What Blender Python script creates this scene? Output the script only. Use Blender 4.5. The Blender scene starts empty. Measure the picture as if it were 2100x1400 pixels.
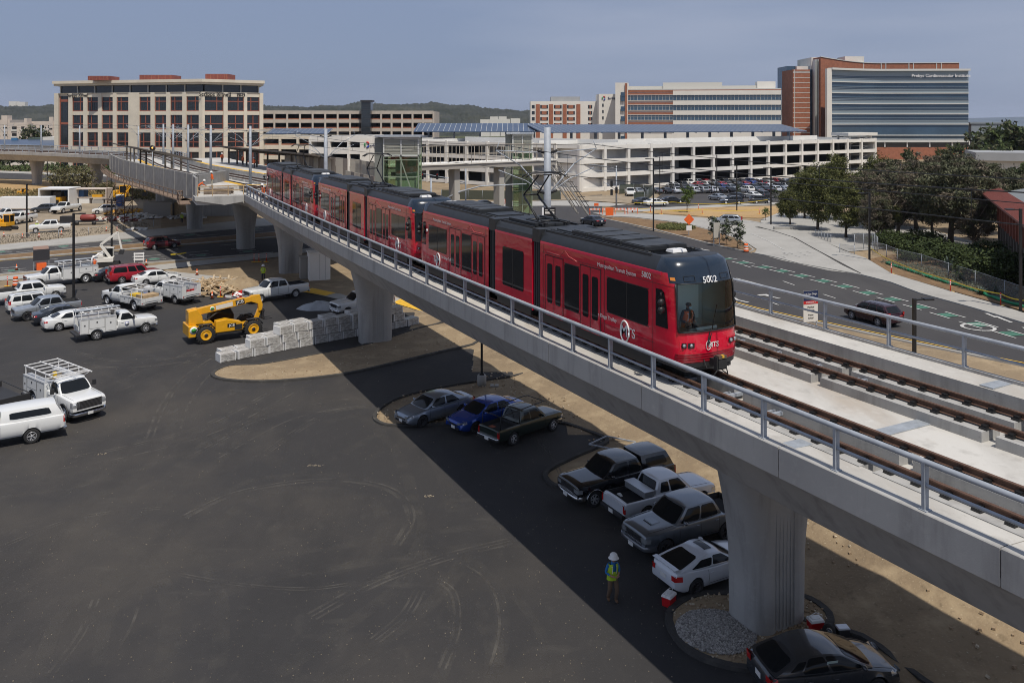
import bpy, bmesh, math, random
from math import sin, cos, pi, radians, sqrt, atan2, hypot
from mathutils import Vector, Matrix
random.seed(7)
S = bpy.context.scene
COL = S.collection
# camera
HC, FPX, CX, HY = 17.8, 1750.0, 1050.0, 245.0      # camera height, focal length in photo pixels, principal point
cam_d = bpy.data.cameras.new("camera")
cam = bpy.data.objects.new("camera", cam_d); COL.objects.link(cam)
cam.location = (0, 0, HC); cam.rotation_euler = (radians(90), 0, 0)
cam_d.sensor_width = 36; cam_d.lens = 36 * FPX / 2100
cam_d.shift_y = -(700 - HY) / 2100
cam_d.clip_start = 0.5; cam_d.clip_end = 9000
S.camera = cam
# world, sun, exposure
SUN_DIR = Vector((0.215, -0.485, 1.0)).normalized()    # towards the sun
SUN_EL = math.asin(SUN_DIR.z); SUN_AZ = atan2(SUN_DIR.x, SUN_DIR.y)
W = bpy.data.worlds.new("World"); S.world = W; W.use_nodes = True
nt = W.node_tree; nt.nodes.clear()
wo = nt.nodes.new("ShaderNodeOutputWorld"); bg = nt.nodes.new("ShaderNodeBackground")
sky = nt.nodes.new("ShaderNodeTexSky"); sky.sky_type = 'NISHITA'; sky.sun_disc = False
sky.sun_elevation = SUN_EL; sky.sun_rotation = SUN_AZ
sky.air_density = 1.0; sky.dust_density = 2.0; sky.ozone_density = 2.0; sky.altitude = 50
tc = nt.nodes.new("ShaderNodeTexCoord"); mp = nt.nodes.new("ShaderNodeMapping")
mp.inputs['Scale'].default_value = (0.7, 0.5, 5.0); mp.inputs['Location'].default_value = (1.3, 0.2, 0.35)
mp.inputs['Rotation'].default_value = (0, radians(-6), 0)
nz = nt.nodes.new("ShaderNodeTexNoise"); nz.inputs['Scale'].default_value = 1.3; nz.inputs['Detail'].default_value = 5; nz.inputs['Roughness'].default_value = 0.5
cr = nt.nodes.new("ShaderNodeValToRGB"); cr.color_ramp.elements[0].position = 0.40; cr.color_ramp.elements[1].position = 0.62
cr.color_ramp.elements[0].color = (0.12, 0.12, 0.12, 1); cr.color_ramp.elements[1].color = (0.92, 0.92, 0.92, 1)
mx = nt.nodes.new("ShaderNodeMix"); mx.data_type = 'RGBA'
mx.inputs['B'].default_value = (4.7, 5.3, 6.8, 1)     # thin high cloud veil, in the sky's own units
nd = nt.nodes.new("ShaderNodeMix"); nd.data_type = 'RGBA'; nd.blend_type = 'MULTIPLY'; nd.inputs['Factor'].default_value = 1
nd.inputs['B'].default_value = (0.52, 0.58, 0.74, 1)
nt.links.new(tc.outputs['Generated'], mp.inputs['Vector']); nt.links.new(mp.outputs['Vector'], nz.inputs['Vector'])
nt.links.new(nz.outputs['Fac'], cr.inputs['Fac']); nt.links.new(cr.outputs['Color'], mx.inputs['Factor'])
m2 = nt.nodes.new('ShaderNodeMix'); m2.data_type = 'RGBA'; m2.inputs['Factor'].default_value = .72; m2.inputs['B'].default_value = (3.3, 4.15, 6.1, 1)
nt.links.new(sky.outputs['Color'], nd.inputs['A']); nt.links.new(nd.outputs['Result'], m2.inputs['A']); nt.links.new(m2.outputs['Result'], mx.inputs['A'])
nt.links.new(mx.outputs['Result'], bg.inputs['Color'])
bg.inputs['Strength'].default_value = 0.081
nt.links.new(bg.outputs['Background'], wo.inputs['Surface'])
sl = bpy.data.lights.new("sun", 'SUN'); sl.energy = 3.8; sl.angle = radians(0.6); sl.color = (1.0, 0.93, 0.83)
so = bpy.data.objects.new("sun", sl); COL.objects.link(so); so.rotation_euler = SUN_DIR.to_track_quat('Z', 'Y').to_euler()
so.location = (0, 0, 60)
S.view_settings.view_transform = 'Standard'; S.view_settings.look = 'None'
S.view_settings.exposure = 0.0; S.view_settings.gamma = 1.0
S.render.engine = 'CYCLES'
S.cycles.filter_width = 1.0; S.cycles.max_bounces = 6; S.cycles.diffuse_bounces = 3; S.cycles.glossy_bounces = 3; S.cycles.transmission_bounces = 4
S.cycles.transparent_max_bounces = 12; S.cycles.caustics_reflective = False; S.cycles.caustics_refractive = False
# pixel -> place (photo pixels, 2100 x 1400)
def EX(y):                       # near (left) edge of the viaduct deck
 if y <= 110: return 7.87 - .535 * (y - 21.1) + .00045 * (y - 21.1) ** 2
 return -36.15 - .545 * (y - 110)
def sm(a, b, x):
 t = min(1, max(0, (x - a) / (b - a))); return t * t * (3 - 2 * t)
def zr(y):
 pts = [(-100, 3.6), (30, 3.2), (63, 2.9), (131, 1.8), (170, 0.9), (215, 0), (9000, 0)]
 for (a, za), (b, zb) in zip(pts, pts[1:]):
  if y < b: return za + (zb - za) * (y - a) / (b - a)
 return 0
def T(x, y):                     # height of the ground
 u = (x - EX(min(y, 230))) * .88
 w = 17.6 + 44 * sm(75, 105, y); u0 = 8.6 + 2.6 * sm(35.5, 40.5, y); t = min(1, max(0, (u - u0) / (w - 8.6)))
 return zr(y) * (t if y < 60 else t + (t * t * (3 - 2 * t) - t) * min(1, (y - 60) / 30))
def P(px, py, z=0.0):
 d = FPX * (HC - z) / (py - HY); return Vector(((px - CX) / FPX * d, d, z))
def D(px, py, d): return Vector(((px - CX) / FPX * d, d, HC - (py - HY) / FPX * d))
def G(px, py):
 z = 0.0
 for _ in range(40):
  p = P(px, py, z); z = z * .5 + .5 * T(p.x, p.y)
 return P(px, py, z)
# materials
MATS = {}
def mat(name, color, rough=.6, metal=0.0, var=0.0, vscale=3.0, bump=0.0, bscale=30.0, spec=.5, coat=0.0, stretch=None, var2=None, trans=0.0, alpha=1.0, emit=None, rvar=0.0):
 if name in MATS: return MATS[name]
 m = bpy.data.materials.new(name); m.use_nodes = True; MATS[name] = m
 n = m.node_tree.nodes; l = m.node_tree.links; b = n['Principled BSDF']
 c = (*color, 1) if len(color) == 3 else color
 b.inputs['Base Color'].default_value = c; b.inputs['Roughness'].default_value = rough; b.inputs['Metallic'].default_value = metal
 b.inputs['Specular IOR Level'].default_value = spec; b.inputs['Coat Weight'].default_value = coat; b.inputs['Coat Roughness'].default_value = .05
 b.inputs['Transmission Weight'].default_value = trans; b.inputs['Alpha'].default_value = alpha
 m.diffuse_color = c
 if emit: b.inputs['Emission Color'].default_value = (*color, 1); b.inputs['Emission Strength'].default_value = emit
 if var or bump or rvar:
  t = n.new('ShaderNodeTexCoord'); v = t.outputs['Object']
  if stretch:
   q = n.new('ShaderNodeMapping'); q.inputs['Scale'].default_value = stretch; l.new(v, q.inputs['Vector']); v = q.outputs['Vector']
  if var:
   a = n.new('ShaderNodeTexNoise'); a.inputs['Scale'].default_value = vscale; a.inputs['Detail'].default_value = 6; a.inputs['Roughness'].default_value = .62
   l.new(v, a.inputs['Vector'])
   r = n.new('ShaderNodeValToRGB'); r.color_ramp.elements[0].position = .3; r.color_ramp.elements[1].position = .7
   lo = [max(0, x * (1 - var)) for x in c[:3]]; hi = [min(1, x * (1 + var)) for x in c[:3]]
   if var2: hi = list(var2)
   r.color_ramp.elements[0].color = (*lo, 1); r.color_ramp.elements[1].color = (*hi, 1)
   l.new(a.outputs['Fac'], r.inputs['Fac']); l.new(r.outputs['Color'], b.inputs['Base Color'])
   if rvar:
    g = n.new('ShaderNodeMapRange'); g.inputs['To Min'].default_value = rough - rvar; g.inputs['To Max'].default_value = rough + rvar
    l.new(a.outputs['Fac'], g.inputs['Value']); l.new(g.outputs['Result'], b.inputs['Roughness'])
  if bump:
   k = n.new('ShaderNodeTexNoise'); k.inputs['Scale'].default_value = bscale; k.inputs['Detail'].default_value = 4; l.new(v, k.inputs['Vector'])
   u = n.new('ShaderNodeBump'); u.inputs['Strength'].default_value = bump; u.inputs['Distance'].default_value = .05
   l.new(k.outputs['Fac'], u.inputs['Height']); l.new(u.outputs['Normal'], b.inputs['Normal'])
 return m
def layered(name, layers, rough=.9, bump=.2, bscale=8, spec=.3):
 """layers: first (color), then (color, scale, lo, hi, stretch|None, amount)"""
 m = bpy.data.materials.new(name); m.use_nodes = True; MATS[name] = m
 n = m.node_tree.nodes; l = m.node_tree.links; b = n['Principled BSDF']
 b.inputs['Roughness'].default_value = rough; b.inputs['Specular IOR Level'].default_value = spec
 g = n.new('ShaderNodeNewGeometry'); cur = None
 base = n.new('ShaderNodeRGB'); base.outputs[0].default_value = (*layers[0], 1); cur = base.outputs[0]
 for (c, sc, lo, hi, st, am, det) in layers[1:]:
  q = n.new('ShaderNodeMapping'); q.inputs['Scale'].default_value = (st or (1, 1, 1))[:3]; q.inputs['Location'].default_value = (sc * 3.1, sc * 7.7, 0)
  if st and len(st) == 4:
   q.inputs['Scale'].default_value = st[:3]; q.inputs['Rotation'].default_value = (0, 0, st[3])
  l.new(g.outputs['Position'], q.inputs['Vector'])
  a = n.new('ShaderNodeTexNoise'); a.inputs['Scale'].default_value = sc; a.inputs['Detail'].default_value = det; a.inputs['Roughness'].default_value = .6
  l.new(q.outputs['Vector'], a.inputs['Vector'])
  r = n.new('ShaderNodeMapRange'); r.inputs['From Min'].default_value = lo; r.inputs['From Max'].default_value = hi; r.inputs['To Max'].default_value = am
  l.new(a.outputs['Fac'], r.inputs['Value'])
  x = n.new('ShaderNodeMix'); x.data_type = 'RGBA'; x.inputs['B'].default_value = (*c, 1)
  l.new(r.outputs['Result'], x.inputs['Factor']); l.new(cur, x.inputs['A']); cur = x.outputs['Result']
 l.new(cur, b.inputs['Base Color'])
 if bump:
  k = n.new('ShaderNodeTexNoise'); k.inputs['Scale'].default_value = bscale; k.inputs['Detail'].default_value = 6; l.new(g.outputs['Position'], k.inputs['Vector'])
  u = n.new('ShaderNodeBump'); u.inputs['Strength'].default_value = bump; u.inputs['Distance'].default_value = .08
  l.new(k.outputs['Fac'], u.inputs['Height']); l.new(u.outputs['Normal'], b.inputs['Normal'])
 return m
M_ASPH = layered('asphalt_lot', [(.040, .0385, .039),
 ((.072, .064, .055), .07, .46, .66, None, .75, 5), ((.027, .0265, .0275), .22, .48, .70, (1, .45, 1), .7, 5),
 ((.095, .088, .078), .8, .60, .78, (.35, 1.2, 1, .9), .35, 6), ((.095, .088, .078), .9, .60, .78, (1.2, .5, 1, .25), .3, 6),
 ((.10, .095, .085), 9, .66, .74, None, .6, 2), ((.018, .018, .018), 14, .6, .8, None, .5, 2)], rough=.88, bump=.25, bscale=25)
M_ROAD = layered('asphalt_road', [(.052, .050, .052), ((.075, .072, .070), .07, .4, .7, None, .7, 4), ((.036, .035, .037), .5, .5, .8, (1, .2, 1, .5), .5, 5), ((.10, .10, .095), 6, .68, .78, None, .5, 2)], rough=.9, bump=.15)
M_DIRT = layered('dirt', [(.285, .215, .135), ((.18, .135, .088), .12, .42, .65, None, .8, 6), ((.42, .33, .21), .7, .5, .75, None, .7, 6), ((.12, .09, .055), 3, .58, .72, None, .6, 5), ((.5, .42, .3), 12, .62, .75, None, .6, 3)], rough=.95, bump=.6, bscale=4)
M_MULCH = layered('mulch', [(.20, .125, .065), ((.13, .08, .045), .6, .45, .65, None, .8, 6), ((.30, .21, .12), 4, .5, .75, None, .7, 5)], rough=.95, bump=.5, bscale=9)
M_STRAW = layered('dry_grass', [(.42, .28, .13), ((.30, .19, .09), .15, .42, .65, None, .7, 6), ((.50, .37, .20), 2, .5, .75, None, .6, 6)], rough=.95, bump=.4, bscale=6)
M_SCRUB = layered('scrub', [(.075, .085, .035), ((.035, .045, .02), .35, .42, .6, None, .9, 6), ((.20, .16, .08), .2, .52, .7, None, .8, 6), ((.10, .12, .05), 2.5, .5, .75, None, .7, 5)], rough=.95, bump=1, bscale=1.6)
M_YARD = layered('yard_ground', [(.32, .26, .185), ((.22, .18, .13), .1, .42, .65, None, .8, 6), ((.40, .34, .26), .8, .5, .75, (1, .3, 1, .3), .7, 6)], rough=.95, bump=.3, bscale=4)
M_WALK = layered('sidewalk_concrete', [(.37, .36, .335), ((.29, .28, .26), .3, .42, .65, None, .6, 6), ((.45, .44, .41), 3, .5, .75, None, .5, 5), ((.22, .215, .2), .9, .62, .75, None, .5, 5)], rough=.85, bump=.1)
M_KERB = layered('asphalt_kerb', [(.05, .048, .046), ((.09, .085, .075), 2, .5, .7, None, .7, 5)], rough=.9, bump=.3, bscale=12)
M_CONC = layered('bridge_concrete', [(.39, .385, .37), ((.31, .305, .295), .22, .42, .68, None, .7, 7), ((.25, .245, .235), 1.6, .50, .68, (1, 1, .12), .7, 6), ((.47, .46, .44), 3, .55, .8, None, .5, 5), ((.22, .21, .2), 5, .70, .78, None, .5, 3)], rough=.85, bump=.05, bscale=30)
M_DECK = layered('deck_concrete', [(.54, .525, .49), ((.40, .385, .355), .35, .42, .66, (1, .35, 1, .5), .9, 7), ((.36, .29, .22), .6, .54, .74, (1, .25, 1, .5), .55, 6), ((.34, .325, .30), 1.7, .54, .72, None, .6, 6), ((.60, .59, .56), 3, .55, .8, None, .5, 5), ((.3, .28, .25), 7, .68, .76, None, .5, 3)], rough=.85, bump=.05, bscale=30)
M_GALV = mat('galvanised', (.34, .37, .41), .65, .2, .18, 2.5)
M_RUST = mat('rail_steel', (.115, .062, .040), .7, .2, .35, 5)
M_BLACK = mat('black_paint', (.012, .012, .013), .45)
M_DARK = mat('dark_void', (.012, .012, .014), .9)
M_WHITE = mat('white_paint', (.74, .74, .73), .45, 0, .05, 4)
M_LINE = mat('road_white', (.50, .495, .475), .8, 0, .35, 2.5)
M_GREENP = mat('road_green', (.05, .15, .105), .8, 0, .4, 2.5)
M_YEL = mat('yellow_paint', (.72, .42, .035), .7, 0, .2, 2)
M_ORANGE = mat('safety_orange', (.78, .13, .02), .6, 0, .1, 4)
M_RUBBER = mat('rubber', (.018, .018, .019), .85, 0, .2, 8)
M_CHROME = mat('chrome', (.65, .66, .68), .18, 1.0)
M_GLASS = mat('dark_glass', (.010, .012, .014), .05, 0, spec=.3)
M_REDL = mat('red_lens', (.45, .015, .015), .15, coat=.5)
M_AMBER = mat('amber_lens', (.8, .28, .03), .2, coat=.5)
M_LENS = mat('clear_lens', (.42, .44, .46), .12, .5, coat=.8)
M_WOOD = mat('wood', (.42, .30, .17), .8, 0, .3, 3)
M_SKIN = mat('skin', (.33, .17, .11), .6)
# mesh builder
class MB:
 def __init__(s): s.v = []; s.f = []; s.m = []; s.sm = []
 def add(s, vs, fs, m=0, smooth=False, X=None):
  o = len(s.v)
  s.v += [tuple(X @ Vector(p)) if X else tuple(p) for p in vs]
  for f in fs: s.f.append([o + i for i in f]); s.m.append(m); s.sm.append(smooth)
  return s
 def box(s, c, d, m=0, rz=0, rx=0, ry=0, top=None):
  x, y, z = d[0] / 2, d[1] / 2, d[2] / 2; k = top or (1, 1)
  vs = [(-x, -y, -z), (x, -y, -z), (x, y, -z), (-x, y, -z), (-x * k[0], -y * k[1], z), (x * k[0], -y * k[1], z), (x * k[0], y * k[1], z), (-x * k[0], y * k[1], z)]
  X = Matrix.Translation(c) @ Matrix.Rotation(rz, 4, 'Z') @ Matrix.Rotation(ry, 4, 'Y') @ Matrix.Rotation(rx, 4, 'X')
  return s.add(vs, [(0, 3, 2, 1), (4, 5, 6, 7), (0, 1, 5, 4), (1, 2, 6, 5), (2, 3, 7, 6), (3, 0, 4, 7)], m, False, X)
 def bb(s, x0, x1, y0, y1, z0, z1, m=0): return s.box(((x0 + x1) / 2, (y0 + y1) / 2, (z0 + z1) / 2), (x1 - x0, y1 - y0, z1 - z0), m)
 def bar(s, p, q, w, h=None, m=0):
  p = Vector(p); q = Vector(q); h = h or w; d = q - p; L = d.length
  if L < 1e-6: return s
  R = d.to_track_quat('X', 'Z').to_matrix().to_4x4()
  X = Matrix.Translation((p + q) / 2) @ R
  x, y, z = L / 2, w / 2, h / 2
  vs = [(-x, -y, -z), (x, -y, -z), (x, y, -z), (-x, y, -z), (-x, -y, z), (x, -y, z), (x, y, z), (-x, y, z)]
  return s.add(vs, [(0, 3, 2, 1), (4, 5, 6, 7), (0, 1, 5, 4), (1, 2, 6, 5), (2, 3, 7, 6), (3, 0, 4, 7)], m, False, X)
 def tube(s, pts, r, n=8, m=0, cap=True):
  pts = [Vector(p) for p in pts]; rs = r if isinstance(r, (list, tuple)) else [r] * len(pts)
  o = len(s.v); ref = None
  for i, p in enumerate(pts):
   a = pts[max(0, i - 1)]; b = pts[min(len(pts) - 1, i + 1)]; d = (b - a).normalized()
   if ref is None: ref = Vector((0, 0, 1)) if abs(d.z) < .9 else Vector((1, 0, 0))
   x = d.cross(ref).normalized(); y = x.cross(d).normalized(); ref = y
   for k in range(n):
    t = 2 * pi * k / n; s.v.append(tuple(p + (x * cos(t) + y * sin(t)) * rs[i]))
  for i in range(len(pts) - 1):
   for k in range(n):
    s.f.append([o + i * n + k, o + i * n + (k + 1) % n, o + (i + 1) * n + (k + 1) % n, o + (i + 1) * n + k]); s.m.append(m); s.sm.append(True)
  if cap:
   s.f.append([o + k for k in range(n)][::-1]); s.m.append(m); s.sm.append(False)
   e = o + (len(pts) - 1) * n; s.f.append([e + k for k in range(n)]); s.m.append(m); s.sm.append(False)
  return s
 def lathe(s, prof, n=16, c=(0, 0, 0), axis='Z', m=0, smooth=True, X=None, cap=True):
  vs = []; fs = []
  for (r, h) in prof:
   for k in range(n):
    t = 2 * pi * k / n; a, b = r * cos(t), r * sin(t)
    vs.append((a + c[0], b + c[1], h + c[2]) if axis == 'Z' else (a + c[0], h + c[1], b + c[2]) if axis == 'Y' else (h + c[0], a + c[1], b + c[2]))
  for i in range(len(prof) - 1):
   for k in range(n): fs.append([i * n + k, i * n + (k + 1) % n, (i + 1) * n + (k + 1) % n, (i + 1) * n + k])
  if cap and prof[0][0] > 1e-4: fs.append([k for k in range(n)][::-1])
  if cap and prof[-1][0] > 1e-4: fs.append([(len(prof) - 1) * n + k for k in range(n)])
  return s.add(vs, fs, m, smooth, X)
 def prism(s, pts, z0, z1, m=0, X=None):        # pts in xy; extruded along z
  n = len(pts); vs = [(a, b, z0) for a, b in pts] + [(a, b, z1) for a, b in pts]
  fs = [list(range(n))[::-1], list(range(n, 2 * n))] + [[i, (i + 1) % n, n + (i + 1) % n, n + i] for i in range(n)]
  return s.add(vs, fs, m, False, X)
 def prismy(s, pts, y0, y1, m=0, X=None):       # pts in xz; extruded along y
  n = len(pts); vs = [(a, y0, b) for a, b in pts] + [(a, y1, b) for a, b in pts]
  fs = [list(range(n)), list(range(n, 2 * n))[::-1]] + [[i, n + i, n + (i + 1) % n, (i + 1) % n] for i in range(n)]
  return s.add(vs, fs, m, False, X)
 def quad(s, a, b, c, d, m=0): return s.add([a, b, c, d], [(0, 1, 2, 3)], m)
 def grid(s, fn, nu, nv, m=0, smooth=True):
  vs = [fn(i / nu, j / nv) for i in range(nu + 1) for j in range(nv + 1)]
  fs = [[i * (nv + 1) + j, (i + 1) * (nv + 1) + j, (i + 1) * (nv + 1) + j + 1, i * (nv + 1) + j + 1] for i in range(nu) for j in range(nv)]
  return s.add(vs, fs, m, smooth)
 def sweep(s, path, prof, m=0, mats=None, closed=True, caps=True):
  """path: list of (x, y, z) ; prof: list of (u, z) with u to the right of travel; z added"""
  n = len(prof); o = len(s.v); k = len(path)
  for i, p in enumerate(path):
   a = Vector(path[max(0, i - 1)]); b = Vector(path[min(k - 1, i + 1)]); d = (b - a); d.z = 0; d.normalize()
   r = Vector((d.y, -d.x, 0))
   for (u, z) in prof: s.v.append(tuple(Vector(p) + r * u + Vector((0, 0, z))))
  e = n if closed else n - 1
  for i in range(k - 1):
   for j in range(e):
    s.f.append([o + i * n + j, o + i * n + (j + 1) % n, o + (i + 1) * n + (j + 1) % n, o + (i + 1) * n + j]); s.m.append(mats[j] if mats else m); s.sm.append(False)
  if caps and closed:
   s.f.append([o + j for j in range(n)]); s.m.append(m); s.sm.append(False)
   s.f.append([o + (k - 1) * n + j for j in range(n)][::-1]); s.m.append(m); s.sm.append(False)
  return s
 def mesh(s, name, mats, fix=True):
  me = bpy.data.meshes.new(name); me.from_pydata(s.v, [], s.f)
  mats = mats if isinstance(mats, (list, tuple)) else [mats]
  for a in mats: me.materials.append(a)
  me.polygons.foreach_set('material_index', s.m); me.polygons.foreach_set('use_smooth', s.sm)
  if fix:
   b = bmesh.new(); b.from_mesh(me); bmesh.ops.recalc_face_normals(b, faces=b.faces); b.to_mesh(me); b.free()
  me.update(); return me
 def obj(s, name, mats, parent=None, loc=None, rz=0, fix=True, bev=0, **tags):
  return put(name, s.mesh(name, mats, fix), parent, loc, rz, bev, **tags)
def tag(o, label=None, cat=None, group=None, kind=None):
 if label: o['label'] = label
 if cat: o['category'] = cat
 if group: o['group'] = group
 if kind: o['kind'] = kind
 return o
def put(name, me, parent=None, loc=None, rz=0, bev=0, **tags):
 o = bpy.data.objects.new(name, me); COL.objects.link(o)
 if parent: o.parent = parent
 if loc is not None: o.location = loc
 if rz: o.rotation_euler = (0, 0, rz)
 if bev:
  b = o.modifiers.new('bevel', 'BEVEL'); b.width = bev; b.segments = 2; b.limit_method = 'ANGLE'; b.angle_limit = radians(35)
 return tag(o, **tags)
def empty(name, loc=(0, 0, 0), rz=0, **tags):
 o = bpy.data.objects.new(name, None); COL.objects.link(o); o.location = loc; o.rotation_euler = (0, 0, rz); o.empty_display_size = .3
 return tag(o, **tags)
def kids(o): return [c for c in list(bpy.data.objects) if c.parent == o]
def tree_of(o, idx=None):
 if idx is None:
  idx = {}
  for c in bpy.data.objects:
   if c.parent: idx.setdefault(c.parent.name, []).append(c)
 return idx
def dup(o, loc, rz=0, label=None, group=None, idx=None, scale=None, parent=None):
 idx = idx or tree_of(o)
 c = o.copy(); COL.objects.link(c)
 if parent is not None: c.parent = parent
 else:
  c.location = loc; c.rotation_euler = (0, 0, rz)
  if scale: c.scale = scale if isinstance(scale, (tuple, list)) else (scale,) * 3
  if label: c['label'] = label
  if group: c['group'] = group
 for k in idx.get(o.name, []): dup(k, None, idx=idx, parent=c)
 return c
def autosmooth(o, ang=35):
 me = o.data
 for p in me.polygons: p.use_smooth = True
 b = bmesh.new(); b.from_mesh(me)
 for e in b.edges:
  if len(e.link_faces) == 2 and e.calc_face_angle(0) > radians(ang): e.smooth = False
  elif len(e.link_faces) != 2: e.smooth = False
 b.to_mesh(me); b.free(); return o
FONT = {}
def text_mesh(txt, size=1.0, extrude=.01, bold=False, spacing=1.0):
 k = (txt, size, extrude, bold)
 cu = bpy.data.curves.new('lettering', 'FONT'); cu.body = txt; cu.size = size; cu.extrude = extrude; cu.align_x = 'CENTER'; cu.align_y = 'CENTER'
 cu.offset = .009 * size if bold else 0; cu.space_character = spacing
 cu.resolution_u = 3
 o = bpy.data.objects.new('tmp', cu); COL.objects.link(o)
 bpy.context.view_layer.update()
 me = bpy.data.meshes.new_from_object(o.evaluated_get(bpy.context.evaluated_depsgraph_get()))
 bpy.data.objects.remove(o); bpy.data.curves.remove(cu)
 return me
def lettering(txt, size, m, parent, origin, xdir, up, bold=False, name='lettering', extrude=.008, mirror=False, **tags):
 """flat letters; xdir = reading direction, up = letter up"""
 me = text_mesh(txt, size, extrude, bold)
 x = Vector(xdir).normalized(); y = Vector(up).normalized(); z = x.cross(y).normalized(); y = z.cross(x)
 X = Matrix.Identity(4)
 X.col[0] = (*x, 0); X.col[1] = (*y, 0); X.col[2] = (*z, 0); X.col[3] = (*origin, 1)
 me.transform(X); me.materials.clear(); me.materials.append(m)
 return put(name, me, parent, **tags)
# draped sheets
def frange(a, b, s):
 r = []; 
 while a < b - 1e-6: r.append(a); a += s
 r.append(b); return r
GXS = [-1500, -900, -600, -450, -350, -280, -220, -170, -130, -100, -80] + frange(-66, 126, 3) + [145, 170, 210, 260, 330, 420, 600, 900, 1500]
GYS = [-120, -60, -30, 0, 9] + frange(15, 240, 3) + [260, 290, 330, 380, 450, 550, 700, 900, 1200, 1600, 2400, 4000, 8000]
def drape(name, pts, m, off=.02, flat=False, label=None, cat=None, kind='structure', tf=None, build=True):
 from mathutils.geometry import tessellate_polygon
 q_ = [Vector((p[0], p[1], 0)) for p in pts]
 b = bmesh.new(); vs = [b.verts.new(p) for p in q_]
 for t in tessellate_polygon([q_]):
  p, q, r = (q_[i] for i in t); ar = (q - p).cross(r - p).z
  if abs(ar) > 1e-7: b.faces.new([vs[i] for i in (t if ar > 0 else t[::-1])])
 xs = [p[0] for p in pts]; ys = [p[1] for p in pts]
 if not flat:
  for g in GXS:
   if min(xs) < g < max(xs): bmesh.ops.bisect_plane(b, geom=b.verts[:] + b.edges[:] + b.faces[:], plane_co=(g, 0, 0), plane_no=(1, 0, 0))
  for g in GYS:
   if min(ys) < g < max(ys): bmesh.ops.bisect_plane(b, geom=b.verts[:] + b.edges[:] + b.faces[:], plane_co=(0, g, 0), plane_no=(0, 1, 0))
 for v in b.verts: v.co.z = (0 if flat else T(v.co.x, v.co.y)) + off
 me = bpy.data.meshes.new(name); b.to_mesh(me); b.free()
 me.materials.append(m)
 if not build: return me
 return put(name, me, label=label, cat=cat, kind=kind)
def GP(pts): return [G(*p) for p in pts]
def smooth_loop(pts, n=3, closed=True):
 out = []; k = len(pts)
 for i in range(k if closed else k - 1):
  p0, p1, p2, p3 = (Vector((*pts[(i + j) % k][:2], 0)) if closed else Vector((*pts[max(0, min(k - 1, i + j))][:2], 0)) for j in (-1, 0, 1, 2))
  for a in range(n):
   t = a / n; out.append(.5 * ((2 * p1) + (-p0 + p2) * t + (2 * p0 - 5 * p1 + 4 * p2 - p3) * t * t + (-p0 + 3 * p1 - 3 * p2 + p3) * t ** 3))
 if not closed: out.append(Vector((*pts[-1][:2], 0)))
 return out
def ribbon(mb, pts, w, off=.03, step=1.5, m=0, flat=False):
 """a flat strip following the terrain"""
 q = []
 for a, b in zip(pts, pts[1:]):
  a = Vector(a[:2]); b = Vector(b[:2]); n = max(1, int((b - a).length / step))
  for i in range(n): q.append(a.lerp(b, i / n))
 q.append(Vector(pts[-1][:2])); o = len(mb.v)
 for i, p in enumerate(q):
  d = (q[min(len(q) - 1, i + 1)] - q[max(0, i - 1)]).normalized(); r = Vector((d.y, -d.x)) * w / 2
  for k in (-1, 1):
   c = p + r * k; mb.v.append((c.x, c.y, (0 if flat else T(c.x, c.y)) + off))
 for i in range(len(q) - 1):
  mb.f.append([o + 2 * i, o + 2 * i + 1, o + 2 * i + 3, o + 2 * i + 2]); mb.m.append(m); mb.sm.append(False)
def kerb(mb, pts, w=.3, h=.15, step=2.0, m=0, closed=False):
 q = []
 pts = list(pts) + ([pts[0]] if closed else [])
 for a, b in zip(pts, pts[1:]):
  a = Vector(a[:2]); b = Vector(b[:2]); n = max(1, int((b - a).length / step))
  for i in range(n): q.append(a.lerp(b, i / n))
 q.append(Vector(pts[-1][:2]))
 path = [(p.x, p.y, T(p.x, p.y)) for p in q]
 mb.sweep(path, [(-w / 2, -.1), (-w / 2 + .03, h), (w / 2 - .03, h), (w / 2, -.1)], m=m)
# ================================================================ GROUND, ROADS, PATHS
def build_ground():
 vs = [(x, y, T(x, y)) for x in GXS for y in GYS]; ny = len(GYS)
 fs = [[i * ny + j, (i + 1) * ny + j, (i + 1) * ny + j + 1, i * ny + j + 1] for i in range(len(GXS) - 1) for j in range(ny - 1)]
 MB().add(vs, fs, 0, True).obj('ground', M_DIRT, kind='structure', fix=False)
build_ground()
# parking lot (flat, in front of and under the viaduct)
lot = [P(-700, 640), P(-160, 606), P(0, 591), P(60, 582), P(170, 566), P(268, 556), P(350, 562), P(400, 578), P(455, 600), P(478, 606), P(520, 596),
       P(600, 598), P(648, 601), P(690, 614), P(742, 632), P(812, 622), P(905, 652), P(1000, 690)]
dirt_edge = [P(1108, 766), P(1080, 769), P(990, 781), P(900, 796), P(825, 814), P(782, 836), P(768, 856), P(778, 868), P(806, 874), P(880, 872), P(1010, 868), P(1135, 866), P(1200, 884), P(1245, 903), P(1225, 918), P(1180, 937), P(1124, 966), P(1122, 985), P(1150, 1000), P(1230, 998)]
bank_edge = [Vector((EX(y) + u / .88, y, 0)) for y, u in ((41.5, 8.8), (37, 9.0), (34, 8.6), (32, 6.6), (30.4, 6.3), (29.3, 7.5), (27, 7.3), (22, 7.3), (12, 7.3))]
lot += [Vector((EX(y) + u / .88, y, 0)) for y, u in ((67, 10.5),)] + dirt_edge + bank_edge
lot += [Vector((14, 2, 0)), Vector((-60, 2, 0))]
drape('parking_lot', lot, M_ASPH, .015, flat=True)
b = MB(); kerb(b, smooth_loop(dirt_edge + bank_edge, 3, False), .28, .13, .8); b.obj('kerb', M_KERB, kind='structure')
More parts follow.
